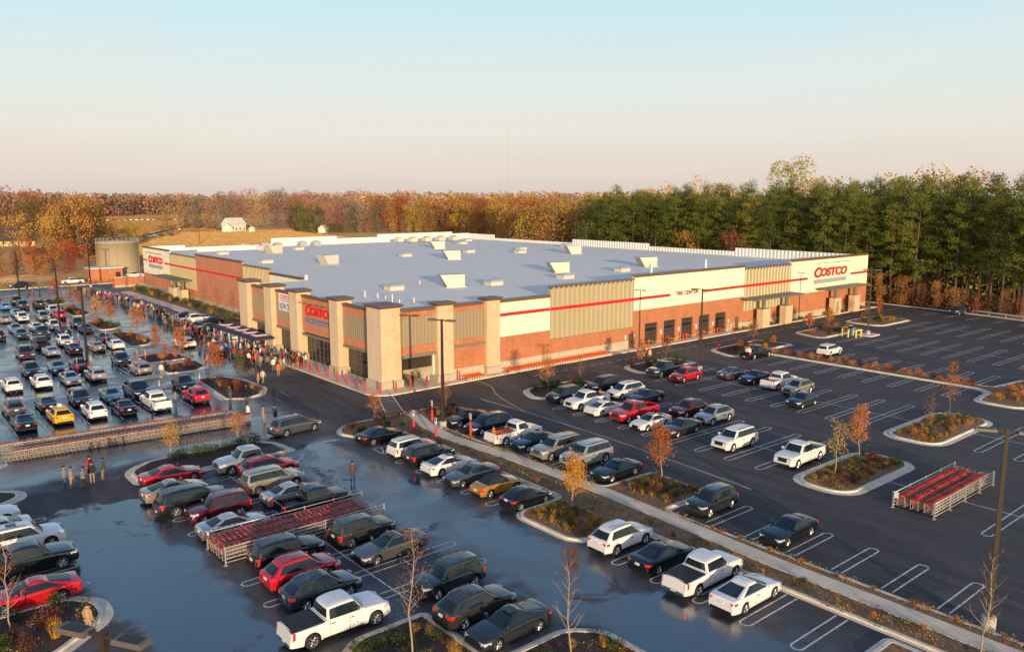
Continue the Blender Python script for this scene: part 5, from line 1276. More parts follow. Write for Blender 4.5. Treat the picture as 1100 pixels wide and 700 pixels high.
# ------------------------------------------------------------------ people
mk('skin',(.48,.27,.18),.6); mk('skin_dark',(.14,.07,.045),.6); mk('hair_dark',(.02,.014,.01),.7); mk('hair_light',(.25,.15,.06),.7); mk('shoe',(.03,.028,.027),.6)
CLO=dict(black=(.018,.018,.02),white=(.72,.70,.66),red=(.50,.02,.025),navy=(.02,.03,.08),grey=(.18,.18,.18),tan=(.38,.25,.13),orange=(.70,.16,.03),pink=(.70,.04,.22),olive=(.09,.09,.04),blue=(.07,.16,.35),brown=(.12,.06,.03),cream=(.6,.5,.36))
for k,c in CLO.items(): mk('cloth_'+k,c,.85,vary=.12,vscale=8)
for k,c in dict(denim=(.05,.08,.16),dark=(.02,.02,.024),khaki=(.30,.22,.13),greyp=(.14,.14,.15)).items(): mk('leg_'+k,c,.85)
def person_mesh(pose,seed):
    g=random.Random(seed)
    # skeleton vertices: pelvis first
    V=[];E=[];Rr=[]
    def v(x,y,z,r,par=None,ry=None):
        V.append((x,y,z)); Rr.append((r,ry or r)); 
        if par is not None: E.append((par,len(V)-1))
        return len(V)-1
    st=dict(stand=.09,walk=.30,wide=.14)[pose.split('_')[0]]
    pel=v(0,0,.94,.135,None,.15)
    be=v(.0,0,1.10,.13,pel,.15); ch=v(.0,0,1.30,.145,be,.175); up=v(0,0,1.43,.10,ch,.13); nk=v(0,0,1.50,.058,up); hd0=v(.015,0,1.58,.078,nk); hd1=v(.02,0,1.67,.098,hd0,.085); hd2=v(.01,0,1.745,.06,hd1)
    for s in(-1,1):
        fx=st*s if 'walk' in pose else g.uniform(-.04,.06)
        h=v(0,s*.095,.86,.105,pel); k=v(fx*.55+.03,s*.105,.50,.072,h); a=v(fx,s*.11,.10,.048,k); v(fx+.13,s*.12,.045,.042,a)
        sh=v(0,s*.19,1.40,.066,up)
        if 'pocket' in pose or ('fold' in pose): e=v(-.05,s*.27,1.14,.052,sh); w_=v(.13,s*.17,1.02,.042,e); v(.19,s*.10,1.04,.04,w_)
        elif 'phone' in pose and s>0: e=v(.02,s*.25,1.14,.052,sh); w_=v(.22,s*.14,1.26,.04,e); v(.27,s*.10,1.32,.038,w_)
        elif 'walk' in pose: e=v(-.18*s*.6,s*.24,1.14,.052,sh); w_=v(-.30*s*.6+.06,s*.23,.93,.040,e); v(-.32*s*.6+.1,s*.22,.86,.038,w_)
        else: e=v(-.02,s*.25,1.14,.052,sh); w_=v(.04,s*.255,.92,.040,e); v(.07,s*.25,.83,.038,w_)
    me=D.meshes.new('person'); me.from_pydata(V,E,[]); o=D.objects.new('tmp',me); COL.objects.link(o)
    md=o.modifiers.new('skin','SKIN'); md.use_smooth_shade=True
    sv=me.skin_vertices[0].data
    for i,(a,b2) in enumerate(Rr): sv[i].radius=(a,b2)
    sv[0].use_root=True
    sd=o.modifiers.new('sub','SUBSURF'); sd.levels=1; sd.render_levels=1
    out=mesh_from(o); D.objects.remove(o); return out
def dress(me,long_coat=False,hat=False,short=False):
    # 0 jacket 1 trousers 2 skin 3 hair 4 shoes
    for p in me.polygons:
        c=p.center; z=c.z
        if z<.085: m=4
        elif z<(.62 if long_coat else .93) and abs(c.y)<.22: m=1
        elif z>1.66 and (c.x<.06 or z>1.72): m=3
        elif z>1.62 and c.x<.0: m=3
        elif z>1.51: m=2
        elif z<.90 and abs(c.y)>=.2: m=2
        else: m=0
        p.material_index=m; p.use_smooth=True
POSES=['stand_a','stand_pocket','stand_phone','walk_a','wide_a','stand_fold']
BASE=[person_mesh(p,i) for i,p in enumerate(POSES)]
PM=[]
def person_variant(pi,top,leg,skin='skin',hair='hair_dark',coat=False):
    me=BASE[pi].copy(); me.name='person'; me.materials.clear()
    for m_ in (M['cloth_'+top],M['leg_'+leg],M[skin],M[hair],M['shoe']): me.materials.append(m_)
    dress(me,coat); return me
LEGN=dict(denim='jeans',dark='dark trousers',khaki='khaki trousers',greyp='grey trousers')
VAR={}
def person(x,y,rz,top,leg,label,group=None,pose=0,skin='skin',hair='hair_dark',coat=False,s=1.0,z=.003,near=False):
    k=(pose,top,leg,skin,hair,coat)
    if k not in VAR: VAR[k]=person_variant(*k)
    o=link('person',VAR[k],None,(x,y,z),rz); o.scale=(s,s,s); tag(o,label,'person',group)
    if near:
        mb=MB(); mb.lathe([(.105,1.64),(.115,1.69),(.10,1.755),(.05,1.79),(.001,1.795)],10,c=(-.005,0,0)); mb.build('hair',M[hair],o)
        mb=MB(); mb.lathe([(.20,.90),(.205,.93),(.19,.99)],12,c=(0,0,0)) ; mb.build('jacket_hem',M['cloth_'+top],o)
    return o
P_=person
near=[(11.9,68.3,.3,'grey','denim','person in pale grey hoodie, left one of three by the wet lane',1),(12.3,67.7,2.6,'tan','khaki','person in tan jacket and khaki trousers in the middle of three',0),(13.0,67.1,2.3,'grey','dark','person in grey sweater and dark trousers, shortest of three',1),
 (14.0,69.6,-1.2,'red','dark','person in dark red top behind two men on the lane',2),(13.8,68.0,1.4,'black','khaki','person in black jacket and light khaki trousers, back to the camera',4),(14.7,68.4,2.6,'olive','khaki','person in olive jacket and khaki trousers facing the group',0),
 (29.6,55.0,-2.2,'brown','denim','person in brown jacket standing alone on the wet lane',5),(30.4,77.9,.3,'white','khaki','person in white top at the end of the front cart line',4),(31.2,76.0,-.3,'tan','khaki','person in long tan coat beside the grey minivan',0),(32.2,75.4,.5,'navy','dark','person in dark navy jacket behind the grey minivan',1),
 (32.0,87.0,.5,'olive','greyp','person in olive jacket at the edge of the round tree island',0),(33.6,86.2,2.,'black','dark','person in black with red face scarf at the round tree island',1),(36.6,106.9,2.4,'orange','dark','person in orange vest walking at the two-part island',3),(30.0,104.4,1,'white','khaki','person in white top standing on the island kerb by the beige crossover',0),
 (39.2,98.1,1.2,'black','greyp','person in black jacket walking toward the queue',3),(37.3,91.8,2.4,'tan','khaki','person in tan camouflage top on the dry lane',0),(38.2,92.6,.6,'cream','khaki','person in cream top walking away on the dry lane',3),(42.2,98.6,1.2,'white','greyp','person in puffy white coat near the first bollards',4),(41.4,95.4,1.6,'orange','khaki','person in bright orange jacket near the first bollards',4),
 (50.9,79.2,2.0,'black','dark','person in black carrying a white bag beside the corner doorway',1),(8.1,43.6,.6,'tan','khaki','person in tan jacket on the corner island kerb under the lamp head',0),(35.0,119.5,1.0,'red','denim','person in red jacket behind the two-part island tree',0),(44.3,55.6,0,'orange','denim','person in orange vest standing beside the white work truck',0),(26.5,88.0,1.,'grey','denim','person in grey behind the white pickup near the carts',3)]
for x,y,rz,tp,lg,lb,po in near: P_(x,y,rz,tp,lg,lb,None,po,s=1.04,near=(y<100),coat=('long' in lb))
g=random.Random(21)
# the row of staff at the glazed doors
for k,(tp,lg) in enumerate((('white','dark'),('black','khaki'),('black','dark'),('white','denim'),('cream','khaki'),('white','greyp'),('tan','khaki'))):
    P_(46.6+.25*(k%2),104.6-1.15*k,math.pi+g.uniform(-.5,.5),tp,lg,'person in %s top and %s waiting at the glazed entrance'%(tp,LEGN[lg]),'people waiting at the glazed entrance',g.choice([0,1,2,5]))
# the queue: follows the kerb line from the tents to the far road
def qpos(t):
    pts=[(44.0,97.5),(43.2,101),(42.6,106),(42.4,112),(42.2,120),(42.9,130),(44.4,142),(45.4,155),(45.9,168),(46.1,180),(45.3,192),(44.2,204),(42.5,213),(39,217),(33,218)]
    return lerp2(pts,t)
QL=sum((Vector(c)-Vector(a)).length for a,c in zip([(44.0,97.5),(43.2,101),(42.6,106),(42.4,112),(42.2,120),(42.9,130),(44.4,142),(45.4,155),(45.9,168),(46.1,180),(45.3,192),(44.2,204),(42.5,213),(39,217)],[(43.2,101),(42.6,106),(42.4,112),(42.2,120),(42.9,130),(44.4,142),(45.4,155),(45.9,168),(46.1,180),(45.3,192),(44.2,204),(42.5,213),(39,217),(33,218)]))
tops=['black']*8+['navy']*4+['grey']*4+['red']*5+['white']*4+['tan']*3+['brown']*3+['olive']*2+['cream']*2+['pink','orange','blue']
placed=[]; nq=0; tries=0
while nq<250 and tries<9000:
    tries+=1
    u=g.random(); s=QL*(u**1.35)
    p,h=qpos(s); wdt=2.3 if s<34 else (1.2 if s<100 else .9); off=g.uniform(-1,1)*wdt+(-.4 if s<34 else 0)
    x=p.x-math.sin(h)*off; y=p.y+math.cos(h)*off
    if any((x-a)**2+(y-b2)**2<.34 for a,b2 in placed): continue
    if s>QL-12 and g.random()<.6: continue
    placed.append((x,y)); nq+=1
    tp=g.choice(tops); lg=g.choice(['denim','dark','dark','khaki','greyp'])
    seg='right beside the striped tents' if s<28 else ('just past the tents' if s<42 else ('beside the planted strip' if s<75 else ('in the middle of the line' if s<100 else 'near the far end of the line')))
    P_(x,y,h+math.pi+g.gauss(0,.9),tp,lg,'person in %s top and %s queueing %s'%(tp,LEGN[lg],seg),'people in the long queue',g.randrange(6),'skin' if g.random()<.65 else 'skin_dark','hair_dark' if g.random()<.7 else 'hair_light',g.random()<.15,g.uniform(.93,1.07))
# folding tents with red and white stripes at the head of the line
mk('tent_navy',(.03,.03,.05),.7); mk('tent_red',(.55,.03,.04),.7); mk('tent_pink',(.45,.13,.14),.7); mk('tent_white',(.72,.70,.68),.7)
for k in range(5):
    t=empty('canopy_tent',(45.7,111.2+k*3.15,.003)); a=1.5
    for sx in(-1,1):
        for sy in(-1,1): mb=MB(); mb.box(sx*a-.03,sy*a-.03,0,sx*a+.03,sy*a+.03,2.35); mb.build('pole',M['sign_white'],t)
    mb=MB(); ap=(0,0,3.25); cs=[(-a-.06,-a-.06),(a+.06,-a-.06),(a+.06,a+.06),(-a-.06,a+.06)]
    for i in range(4):
        p,q=cs[i],cs[(i+1)%4]
        lv=[0,.30,.40,.55,.60,1]; mm=[0,3,2,3,0]
        for j in range(5):
            f0,f1=lv[j],lv[j+1]
            P0=[p[0]*(1-f0),p[1]*(1-f0),2.45+.8*f0]; P1=[q[0]*(1-f0),q[1]*(1-f0),2.45+.8*f0]; P2=[q[0]*(1-f1),q[1]*(1-f1),2.45+.8*f1]; P3=[p[0]*(1-f1),p[1]*(1-f1),2.45+.8*f1]
            mb.poly([P0,P1,P2,P3] if f1<1 else [P0,P1,P2],mm[j])
        mb.poly([(p[0],p[1],2.2),(q[0],q[1],2.2),(q[0],q[1],2.45),(p[0],p[1],2.45)],0)
        mx_,my_=(p[0]+q[0])/2,(p[1]+q[1])/2
    mb.build('canopy',[M['tent_navy'],M['tent_red'],M['tent_white'],M['tent_pink']],t)
    mb=MB(); mb.box(-1.3,-.35,.72,1.3,.35,.76); mb.box(-1.3,-.36,.1,1.3,-.34,.72); mb.build('table',M['tent_white'],t)
    tag(t,'navy folding tent with red and white stripes, %s from the entrance pillars'%ORD[k],'tent','striped tents beside the queue')
# ------------------------------------------------------------------ trees and plants
mk('bark',(.16,.12,.09),.9,vary=.25,vscale=4); mk('bark_pale',(.34,.27,.19),.9,vary=.2,vscale=4); mk('bark_pine',(.12,.072,.048),.95,vary=.3,vscale=1)
M['leaf_orange']=leafmat('leaf_orange',(.42,.125,.035),(.58,.21,.06),(.62,.30,.09),sub=.25,varscale=1.2)
M['leaf_red']=leafmat('leaf_red',(.30,.035,.02),(.42,.075,.025),(.45,.14,.03),sub=.25,varscale=1.2)
M['leaf_amber']=leafmat('leaf_amber',(.42,.15,.02),(.62,.26,.03),(.66,.36,.05),sub=.25,varscale=1.2)
M['leaf_gold']=leafmat('leaf_gold',(.38,.20,.03),(.56,.32,.04),(.50,.34,.06),sub=.25,varscale=1.2)
M['leaf_rust']=leafmat('leaf_rust',(.16,.06,.03),(.26,.10,.04),(.34,.15,.05),sub=.15,varscale=.3)
M['leaf_green']=leafmat('leaf_green',(.035,.06,.015),(.07,.10,.02),(.14,.15,.03),sub=.15,varscale=1.0)
M['leaf_shrub']=leafmat('leaf_shrub',(.028,.045,.014),(.05,.075,.02),(.09,.11,.03),varscale=1.5)
M['leaf_straw']=leafmat('leaf_straw',(.22,.15,.05),(.36,.22,.05),(.42,.20,.03),varscale=1.5)
M['leaf_maroon']=leafmat('leaf_maroon',(.07,.025,.02),(.12,.04,.025),(.20,.06,.03),varscale=1.5)
M['pine']=leafmat('pine_needles',(.050,.078,.013),(.130,.158,.024),(.29,.265,.04),varscale=.22)
M['w_orange']=leafmat('wood_orange',(.27,.11,.03),(.49,.22,.05),(.60,.34,.08),sub=.15,varscale=.12)
M['w_gold']=leafmat('wood_gold',(.38,.20,.03),(.58,.34,.045),(.36,.30,.06),sub=.15,varscale=.12)
M['w_olive']=leafmat('wood_olive',(.20,.17,.03),(.34,.30,.05),(.44,.36,.07),sub=.15,varscale=.12)
M['w_red']=leafmat('wood_red',(.25,.07,.035),(.38,.11,.045),(.44,.18,.06),sub=.15,varscale=.12)
M['w_rose']=leafmat('wood_rose',(.42,.06,.03),(.60,.10,.04),(.55,.16,.06),sub=.2,varscale=.12)
M['w_brown']=leafmat('wood_brown',(.17,.085,.035),(.29,.13,.045),(.38,.20,.055),sub=.1,varscale=.12)
M['w_green']=leafmat('wood_green',(.06,.075,.02),(.12,.135,.035),(.21,.20,.05),sub=.1,varscale=.12)
def branches(mb,h,g,n,r0,spread,base=.3,up=.8,sub=2,n_leaf=None):
    tips=[]
    segs=5; p=Vector((0,0,0)); path=[p.copy()]
    for k in range(segs):
        p=p+Vector((g.uniform(-.03,.03)*h,g.uniform(-.03,.03)*h,h/segs)); path.append(p.copy())
    for k in range(segs): mb.tube(path[k],path[k+1],r0*(1-.8*k/segs),r0*(1-.8*(k+1)/segs),5,0,False)
    for i in range(n):
        f_=base+(1-base)*(i+g.random()*.5)/n; q=path[min(segs-1,int(f_*segs))].lerp(path[min(segs,int(f_*segs)+1)],f_*segs-int(f_*segs)) if f_<1 else path[-1]
        a=2.4*i+g.uniform(-.4,.4); ln=spread*(1.15-.75*f_)*g.uniform(.7,1.1)
        d=Vector((math.cos(a),math.sin(a),up*g.uniform(.7,1.3))).normalized(); e=q+d*ln*.55; e2=e+(d+Vector((0,0,.25))).normalized()*ln*.45
        rr=r0*.38*(1.1-f_*.7); mb.tube(q,e,rr,rr*.6,4,0,False); mb.tube(e,e2,rr*.6,rr*.2,3,0,False); tips+= [e,e2,q.lerp(e,.6)]
        for j in range(sub):
            b2=q.lerp(e2,g.uniform(.35,.9)); d2=(d+Vector((g.uniform(-1,1),g.uniform(-1,1),g.uniform(0,.9)))).normalized(); e3=b2+d2*ln*g.uniform(.25,.45); mb.tube(b2,e3,rr*.4,rr*.12,3,0,False); tips.append(e3); tips.append(b2.lerp(e3,.6))
    return tips,path
def small_tree(seed,h,spread,leaf,nl,ls,bark='bark_pale',base=.28,r0=.06,up=.8,nb=16):
    g=random.Random(seed); t=empty('young_tree'); mb=MB(); tips,path=branches(mb,h,g,nb,r0,spread,base,up,3); mb.build('trunk',M[bark],t)
    mb=MB()
    for i in range(nl):
        q=g.choice(tips); c=q+Vector((g.gauss(0,.15),g.gauss(0,.15),g.gauss(0,.13)))*spread; mb.leaf(c,ls*g.uniform(.6,1.3),0,False,.3,g)
    mb.build('crown',M[leaf],t); return t
TR=[ # x,y,h,spread,leaf,count,label
 (38.6,39.4,3.9,1.5,'leaf_amber',1700,'glowing golden-orange young tree on the near side of the footpath'),
 (48.0,39.2,4.3,1.5,'leaf_orange',1300,'red-orange young tree on the far side of the footpath'),
 (25.7,26.2,4.9,1.6,'leaf_red',60,'bare young tree on the front island beside the dark sedan'),
 (19.4,30.6,6.6,1.5,'leaf_rust',260,'nearly bare young tree in front of the big white pickup'),
 (5.0,45.6,5.2,1.5,'leaf_red',110,'bare multi-stemmed sapling on the corner island beside the red sedan'),
 (41.2,13.4,5.2,1.7,'leaf_maroon',160,'bare reddish sapling beside the tall lamp post'),
 (60.2,31.4,4.2,1.3,'leaf_gold',330,'thin yellow-leaved young tree, left one on the empty lot island'),
 (65.0,31.9,4.7,1.3,'leaf_orange',1100,'dense orange young tree, right one on the empty lot island'),
 (80.0,32.4,4.1,1.1,'leaf_rust',160,'thin bare young tree, left one on the island past the lamp'),
 (85.4,32.8,5.7,1.2,'leaf_orange',380,'taller orange-tinted young tree, right one on the same island'),
 (106,31.6,4.6,1.6,'leaf_orange',700,'orange young tree cut off by the right edge'),
 (62.0,67.6,3.5,1.5,'leaf_orange',600,'orange young tree at the left end of the dark island by the slate crossover'),
 (68.2,68.6,3.1,1.1,'leaf_rust',130,'bare young tree behind the black crossover'),
 (80.5,69.6,3.1,1.3,'leaf_orange',500,'orange young tree beside the traffic barrel'),
 (85.6,69.8,3.3,1.2,'leaf_rust',420,'rust-coloured young tree behind the slate pickup'),
 (106.5,70.0,3.4,1.3,'leaf_rust',450,'rust-coloured young tree behind the loaded black pickup'),
 (123.4,70.3,2.9,1.2,'leaf_orange',700,'left of two orange young trees before the far canopy'),
 (130.0,70.4,3.2,1.2,'leaf_orange',600,'right of two orange young trees before the far canopy'),
 (148,70.6,3.4,1.2,'leaf_orange',600,'orange young tree on the last island before the wood'),
 (142.5,70.4,3.2,1.0,'leaf_rust',120,'thin bare tree on the last island before the wood'),
 (39.4,68.4,2.9,1.3,'leaf_orange',330,'sparse orange young tree at the rounded end beside the black sedan'),
 (47.8,68.0,2.6,1.2,'leaf_rust',260,'sparse rust tree behind the lamp post at the footpath end'),
 (20.3,69.6,2.9,1.3,'leaf_gold',420,'sparse golden young tree between the cart line and the red sedan'),
 (26.2,69.4,3.0,1.3,'leaf_orange',380,'sparse orange young tree behind the silver pickup'),
 (33.6,119.2,3.9,1.3,'leaf_orange',600,'orange young tree at the far half of the two-part island'),
 (34.4,110.2,4.6,1.8,'leaf_orange',1000,'wide orange-red tree on the near half of the two-part island'),
 (34.4,97.6,3.9,1.5,'leaf_red',800,'dark red young tree on the round dark island'),
 (35.0,91.8,4.1,1.3,'leaf_green',900,'yellow-green young tree on the round dark island'),
 (35.2,134.6,4.8,2.1,'leaf_orange',900,'wide rust-orange tree on the third island of the left lot'),
 (35.6,151.4,4.2,1.6,'leaf_orange',900,'right orange tree on the fourth island of the left lot'),
 (34.8,156.6,4.4,1.8,'leaf_orange',1100,'left dense orange tree on the fourth island of the left lot'),
 (36.0,181,4.2,1.9,'leaf_rust',700,'rust tree on the fifth island of the left lot'),
 (35.6,172.5,3.6,1.6,'leaf_orange',500,'small orange tree on the near end of the fifth island'),
 (35.6,196,4.4,2.2,'leaf_red',700,'reddish tree on the farthest island of the left lot'),
]
for i,(x,y,h,sp,lf,n,lb) in enumerate(TR):
    g=random.Random(i); dist=math.hypot(x,y); ls=.085 if dist<60 else (.11 if dist<100 else .2)
    bare=n<200
    t=small_tree(100+i,h,sp*(.95 if not bare else .9),lf,int(n*(2.2 if ls<.1 else (1.6 if ls<.15 else .7))) if not bare else n,ls*(1.05 if not bare else 1.3),'bark_pale' if dist<75 else 'bark',.3 if not bare else .22,.055 if not bare else .05,.9 if not bare else 1.1,18 if not bare else 20)
    t.location=(x,y,.12); t.rotation_euler=(0,0,g.uniform(0,6)); tag(t,lb,'tree','young trees on the lot islands')
# shrubs and tufts
def shrub(seed,kind):
    g=random.Random(seed); mb=MB()
    nm=dict(leaf_shrub='shrub',leaf_straw='grass_clump',leaf_maroon='shrub',leaf_orange='shrub')[kind]
    if kind=='leaf_straw':
        for i in range(120):
            a=g.uniform(0,6.28); r=g.random()**.5*.16; l=g.uniform(.3,.6); tl=g.uniform(.1,.5); x,y=r*math.cos(a),r*math.sin(a); w2=.018
            mb.poly([(x-w2*math.sin(a),y+w2*math.cos(a),0),(x+w2*math.sin(a),y-w2*math.cos(a),0),(x+math.cos(a)*l*tl,y+math.sin(a)*l*tl,l)])
        for i in range(60):
            a=g.uniform(0,6.28); r=g.random()**.5*.28; mb.leaf((r*math.cos(a),r*math.sin(a),g.uniform(.15,.5)),.05,0,True,0,g)
    else:
        lobes=[(g.uniform(-.2,.2),g.uniform(-.2,.2),g.uniform(.25,.5),g.uniform(.2,.32)) for _ in range(6)]
        for i in range(420):
            cx,cy,cz,r=g.choice(lobes); d=Vector((g.gauss(0,1),g.gauss(0,1),g.gauss(0,1))).normalized()*r*g.uniform(.75,1.05)
            p=(cx+d.x,cy+d.y,max(.03,cz+d.z)); mb.leaf(p,g.uniform(.05,.09),0,False,0,g)
        for k in range(5): a=g.uniform(0,6); mb.tube((0,0,0),(.2*math.cos(a),.2*math.sin(a),.4),.012,None,3,0,False)
    return mb.build(nm,M[kind])
SH={k:[shrub(50+j,k) for j in range(3)] for k in ('leaf_shrub','leaf_straw','leaf_maroon','leaf_orange')}
for k in SH:
    for o in SH[k]: o.location=(0,-400,0)
sn=[0]
DESC=dict(leaf_shrub='leafy dark green shrub',leaf_straw='straw-yellow grass clump',leaf_maroon='small dark red shrub',leaf_orange='low orange-leaved shrub')
GR={}
def put_shrub(kind,x,y,s,where,z=.13):
    g=rnd; o=dup(g.choice(SH[kind]),(x,y,z),g.uniform(0,6.28),scale=(s*g.uniform(.85,1.2),s*g.uniform(.85,1.2),s*g.uniform(.75,1.1)))
    tag(o,DESC[kind]+' '+where,'grass clump' if kind=='leaf_straw' else 'shrub',DESC[kind]+'s '+where); return o
def scatter(x0,x1,y0,y1,kinds,n,where,s=(.8,1.3),z=.15,avoid=None):
    pts=[]
    for _ in range(n*12):
        if len(pts)>=n: break
        x,y=rnd.uniform(x0,x1),rnd.uniform(y0,y1)
        if any((x-a)**2+(y-b2)**2<.3 for a,b2 in pts): continue
        if avoid and avoid(x,y): continue
        pts.append((x,y)); put_shrub(rnd.choice(kinds),x,y,rnd.uniform(*s),where,z)
scatter(36,39,36.3,41,['leaf_straw','leaf_straw','leaf_straw','leaf_straw','leaf_shrub'],44,'round the golden tree by the footpath',(.6,1.0))
scatter(45,49,36.4,40.8,['leaf_straw','leaf_straw','leaf_straw','leaf_shrub','leaf_maroon'],34,'round the red-orange tree across the footpath',(.6,1.1))
scatter(57.8,67.2,29.3,32.5,['leaf_straw','leaf_straw','leaf_straw','leaf_shrub','leaf_maroon'],56,'on the empty lot island',(.55,1.0))
scatter(75.8,86.8,30.3,33.7,['leaf_straw','leaf_straw','leaf_straw','leaf_shrub','leaf_orange'],56,'on the island past the tall lamp',(.55,1.0))
scatter(96.5,110,30,33.3,['leaf_straw','leaf_orange'],18,'on the island at the right edge')
scatter(17.5,21.7,29,33.4,['leaf_straw','leaf_shrub','leaf_shrub'],18,'on the island by the big white pickup')
scatter(24.6,28,25,27.4,['leaf_shrub','leaf_straw'],5,'on the front island by the dark sedan')
scatter(0,8.6,43.6,47.6,['leaf_maroon','leaf_shrub','leaf_maroon','leaf_straw'],16,'on the corner island at the left',(1.0,1.7))
for k in range(9): put_shrub('leaf_shrub',20.6+k*.86,69.6+.15*math.sin(k*2),1.45+.25*math.sin(k),'in the clipped row before the cart lines')
for k in range(6): put_shrub('leaf_maroon',44.9+k*.8,68.6-.1*k,1.2,'at the end of the footpath')
for k in range(5): put_shrub('leaf_maroon',40.2+k*.9,69.3,1.0,'beside the crosswalk end')
scatter(36.5,41,65.6,68.8,['leaf_shrub','leaf_maroon'],6,'on the rounded bed by the black sedan')
scatter(45.2,49,65.6,68.2,['leaf_straw','leaf_maroon'],8,'in the bed behind the lamp post')
for k in range(24):
    y=11+k*2.25
    if 35<y<42 or y>63: continue
    put_shrub('leaf_straw',43.75,y,.55,'along the far edge of the footpath'); 
    put_shrub(['leaf_straw','leaf_shrub','leaf_straw','leaf_orange'][k%4],40.7+.4*(k%3),y+.8,.55,'along the near edge of the footpath')
for k in range(30): put_shrub('leaf_orange' if k%5 else 'leaf_maroon',102.8+.25*(k%2),37+k*.95,1.15+.2*math.sin(k*3),'in the hedge strip',.14)
for wh,x0,x1,y0,y1,kd,n in (('on the dark island by the slate crossover',61,69,66.5,69.3,['leaf_shrub','leaf_shrub','leaf_maroon'],9),('on the dark island before the bays',79,88,67.6,70.8,['leaf_shrub','leaf_maroon'],8),('on the hydrant island',98.5,110,66.8,71,['leaf_shrub','leaf_orange','leaf_shrub'],14),('on the island by the air pump',120.5,132,66.8,71,['leaf_shrub','leaf_orange'],14),('on the last island before the wood',140,149.5,66.8,71.8,['leaf_shrub','leaf_straw'],14),
  ('on the round dark island',33,36.4,88.5,98.5,['leaf_orange','leaf_straw','leaf_maroon'],12),('on the near half of the two-part island',32,36,106.2,111,['leaf_orange','leaf_maroon'],8),('on the far half of the two-part island',32,36,114.8,119,['leaf_orange'],6),
  ('on the third island of the left lot',33.5,36.6,130,142,['leaf_maroon','leaf_straw','leaf_orange'],10),('on the fourth island of the left lot',33.8,36.6,149.5,158,['leaf_shrub','leaf_orange'],12),('on the fifth island of the left lot',34,36.6,171,181,['leaf_shrub','leaf_orange'],10),('on the farthest island of the left lot',34,36.6,191.5,199.5,['leaf_shrub','leaf_straw'],10)):
    scatter(x0,x1,y0,y1,kd,n,wh,(1.0,1.6))
for k in range(34): put_shrub(['leaf_shrub','leaf_shrub','leaf_straw'][k%3],54.7+.9*(k%2)+rnd.random()*.5,139+k*2.15,1.7+.5*rnd.random(),'along the long brick wall',.13)
for k in range(10): put_shrub('leaf_shrub',53.0+rnd.random()*4,128+k*1.1,1.6,'beside the first entrance pillar',.13)
for k in range(20):
    put_shrub(['leaf_shrub','leaf_straw'][k%2],115+k*1.26,79.1,.9,'under the nearer canopy',.16)
    if k<14: put_shrub(['leaf_shrub','leaf_straw'][k%2],143.8+k*1.2,79.1,.9,'under the farther canopy',.16)
scatter(0,7,77.5,82.5,['leaf_straw','leaf_shrub'],7,'at the left end of the cart lines',(1.3,1.9))
for k in SH:
    for o in SH[k]: kill(o)
# tall dry grass standing in the field: catches the low sun
def standing_grass(reg,n,w2,h,lab):
    mb=MB(); gg=random.Random(n)
    for i in range(n):
        x,y=reg(gg); a=gg.uniform(-.9,.9)+R(LIGHT_AZ)+math.pi/2; dx,dy=math.cos(a)*w2*gg.uniform(.5,1),math.sin(a)*w2*gg.uniform(.5,1); hh=h*gg.uniform(.5,1.2); t=gg.uniform(.0,.25)
        mi=0 if gg.random()<.75 else (1 if gg.random()<.6 else 2)
        mb.poly([(x-dx,y-dy,-.03),(x+dx,y+dy,-.03),(x+dx*.7-dy*t,y+dy*.7+dx*t,hh),(x-dx*.8-dy*t,y-dy*.8+dx*t,hh*.9)],mi)
    o=mb.build('field_grass',[M['hay'],M['hay_rust'],M['hay_green']]); tag(o,lab,'grass',kind='stuff'); return o
M['hay']=leafmat('hay',(.27,.155,.065),(.36,.215,.09),(.43,.27,.12),varscale=.03); M['hay_rust']=leafmat('hay_rust',(.30,.15,.06),(.38,.20,.08),(.45,.25,.1),varscale=.03); M['hay_green']=leafmat('hay_green',(.30,.24,.08),(.38,.30,.10),(.4,.32,.12),varscale=.03)
def reg1(g_):
    y=232+g_.random()**.8*300; x=g_.uniform(.24,.98)*y if y>262 else g_.uniform(70,.95*y)
    if y<262 and x<72: x=72+g_.random()*100
    if x>200+.12*(y-230) and y<500: x=g_.uniform(70,200)
    return x,y
standing_grass(reg1,26000,.9,.5,'golden dry grass of the field behind the store')
def reg2(g_):
    y=530+g_.random()*560; return g_.uniform(.16,.36)*y,y
standing_grass(reg2,9000,2.6,.9,'tawny grass of the distant fields beyond the lane')
# leaf litter and low growth between the clumps: nobody could count it
mb=MB(); gg=random.Random(12)
for (x0,x1,y0,y1,n,z) in ((35.9,39.2,36,41.4,900,.17),(44.9,49.2,36,41,800,.17),(57.2,67.8,29,32.8,1500,.17),(75.2,87.2,30,34.1,1400,.17),(39.95,41.7,10.5,64,2600,.12),(43.5,44.05,10.5,64,1600,.12),(36,41,65.8,69.4,500,.12),(17,22,26,33.8,600,.17),(24,28.4,22,27.8,400,.17),(-4,9,43,48.2,900,.17),(95.6,111,29.6,33.6,900,.15),(101.8,103.6,36,64,1500,.15),(35.4,39.5,-5,16,700,.14),(54,58.6,128,213,1500,.16)):
    cl=[(gg.uniform(x0,x1),gg.uniform(y0,y1),gg.randrange(4)) for _ in range(max(6,n//24))]
    for i in range(int(n*2.2)):
        a,b2,mi=gg.choice(cl); x=min(x1,max(x0,a+gg.gauss(0,.28))); y=min(y1,max(y0,b2+gg.gauss(0,.28))); mb.leaf((x,y,z+gg.random()**2*.28),gg.uniform(.04,.10),mi if mi!=1 else 0,True,.4,gg)
o=mb.build('ground_cover',[M['leaf_straw'],M['leaf_orange'],M['leaf_shrub'],M['leaf_rust']]); tag(o,'straw and fallen leaves scattered over the planting beds','ground cover',kind='stuff')
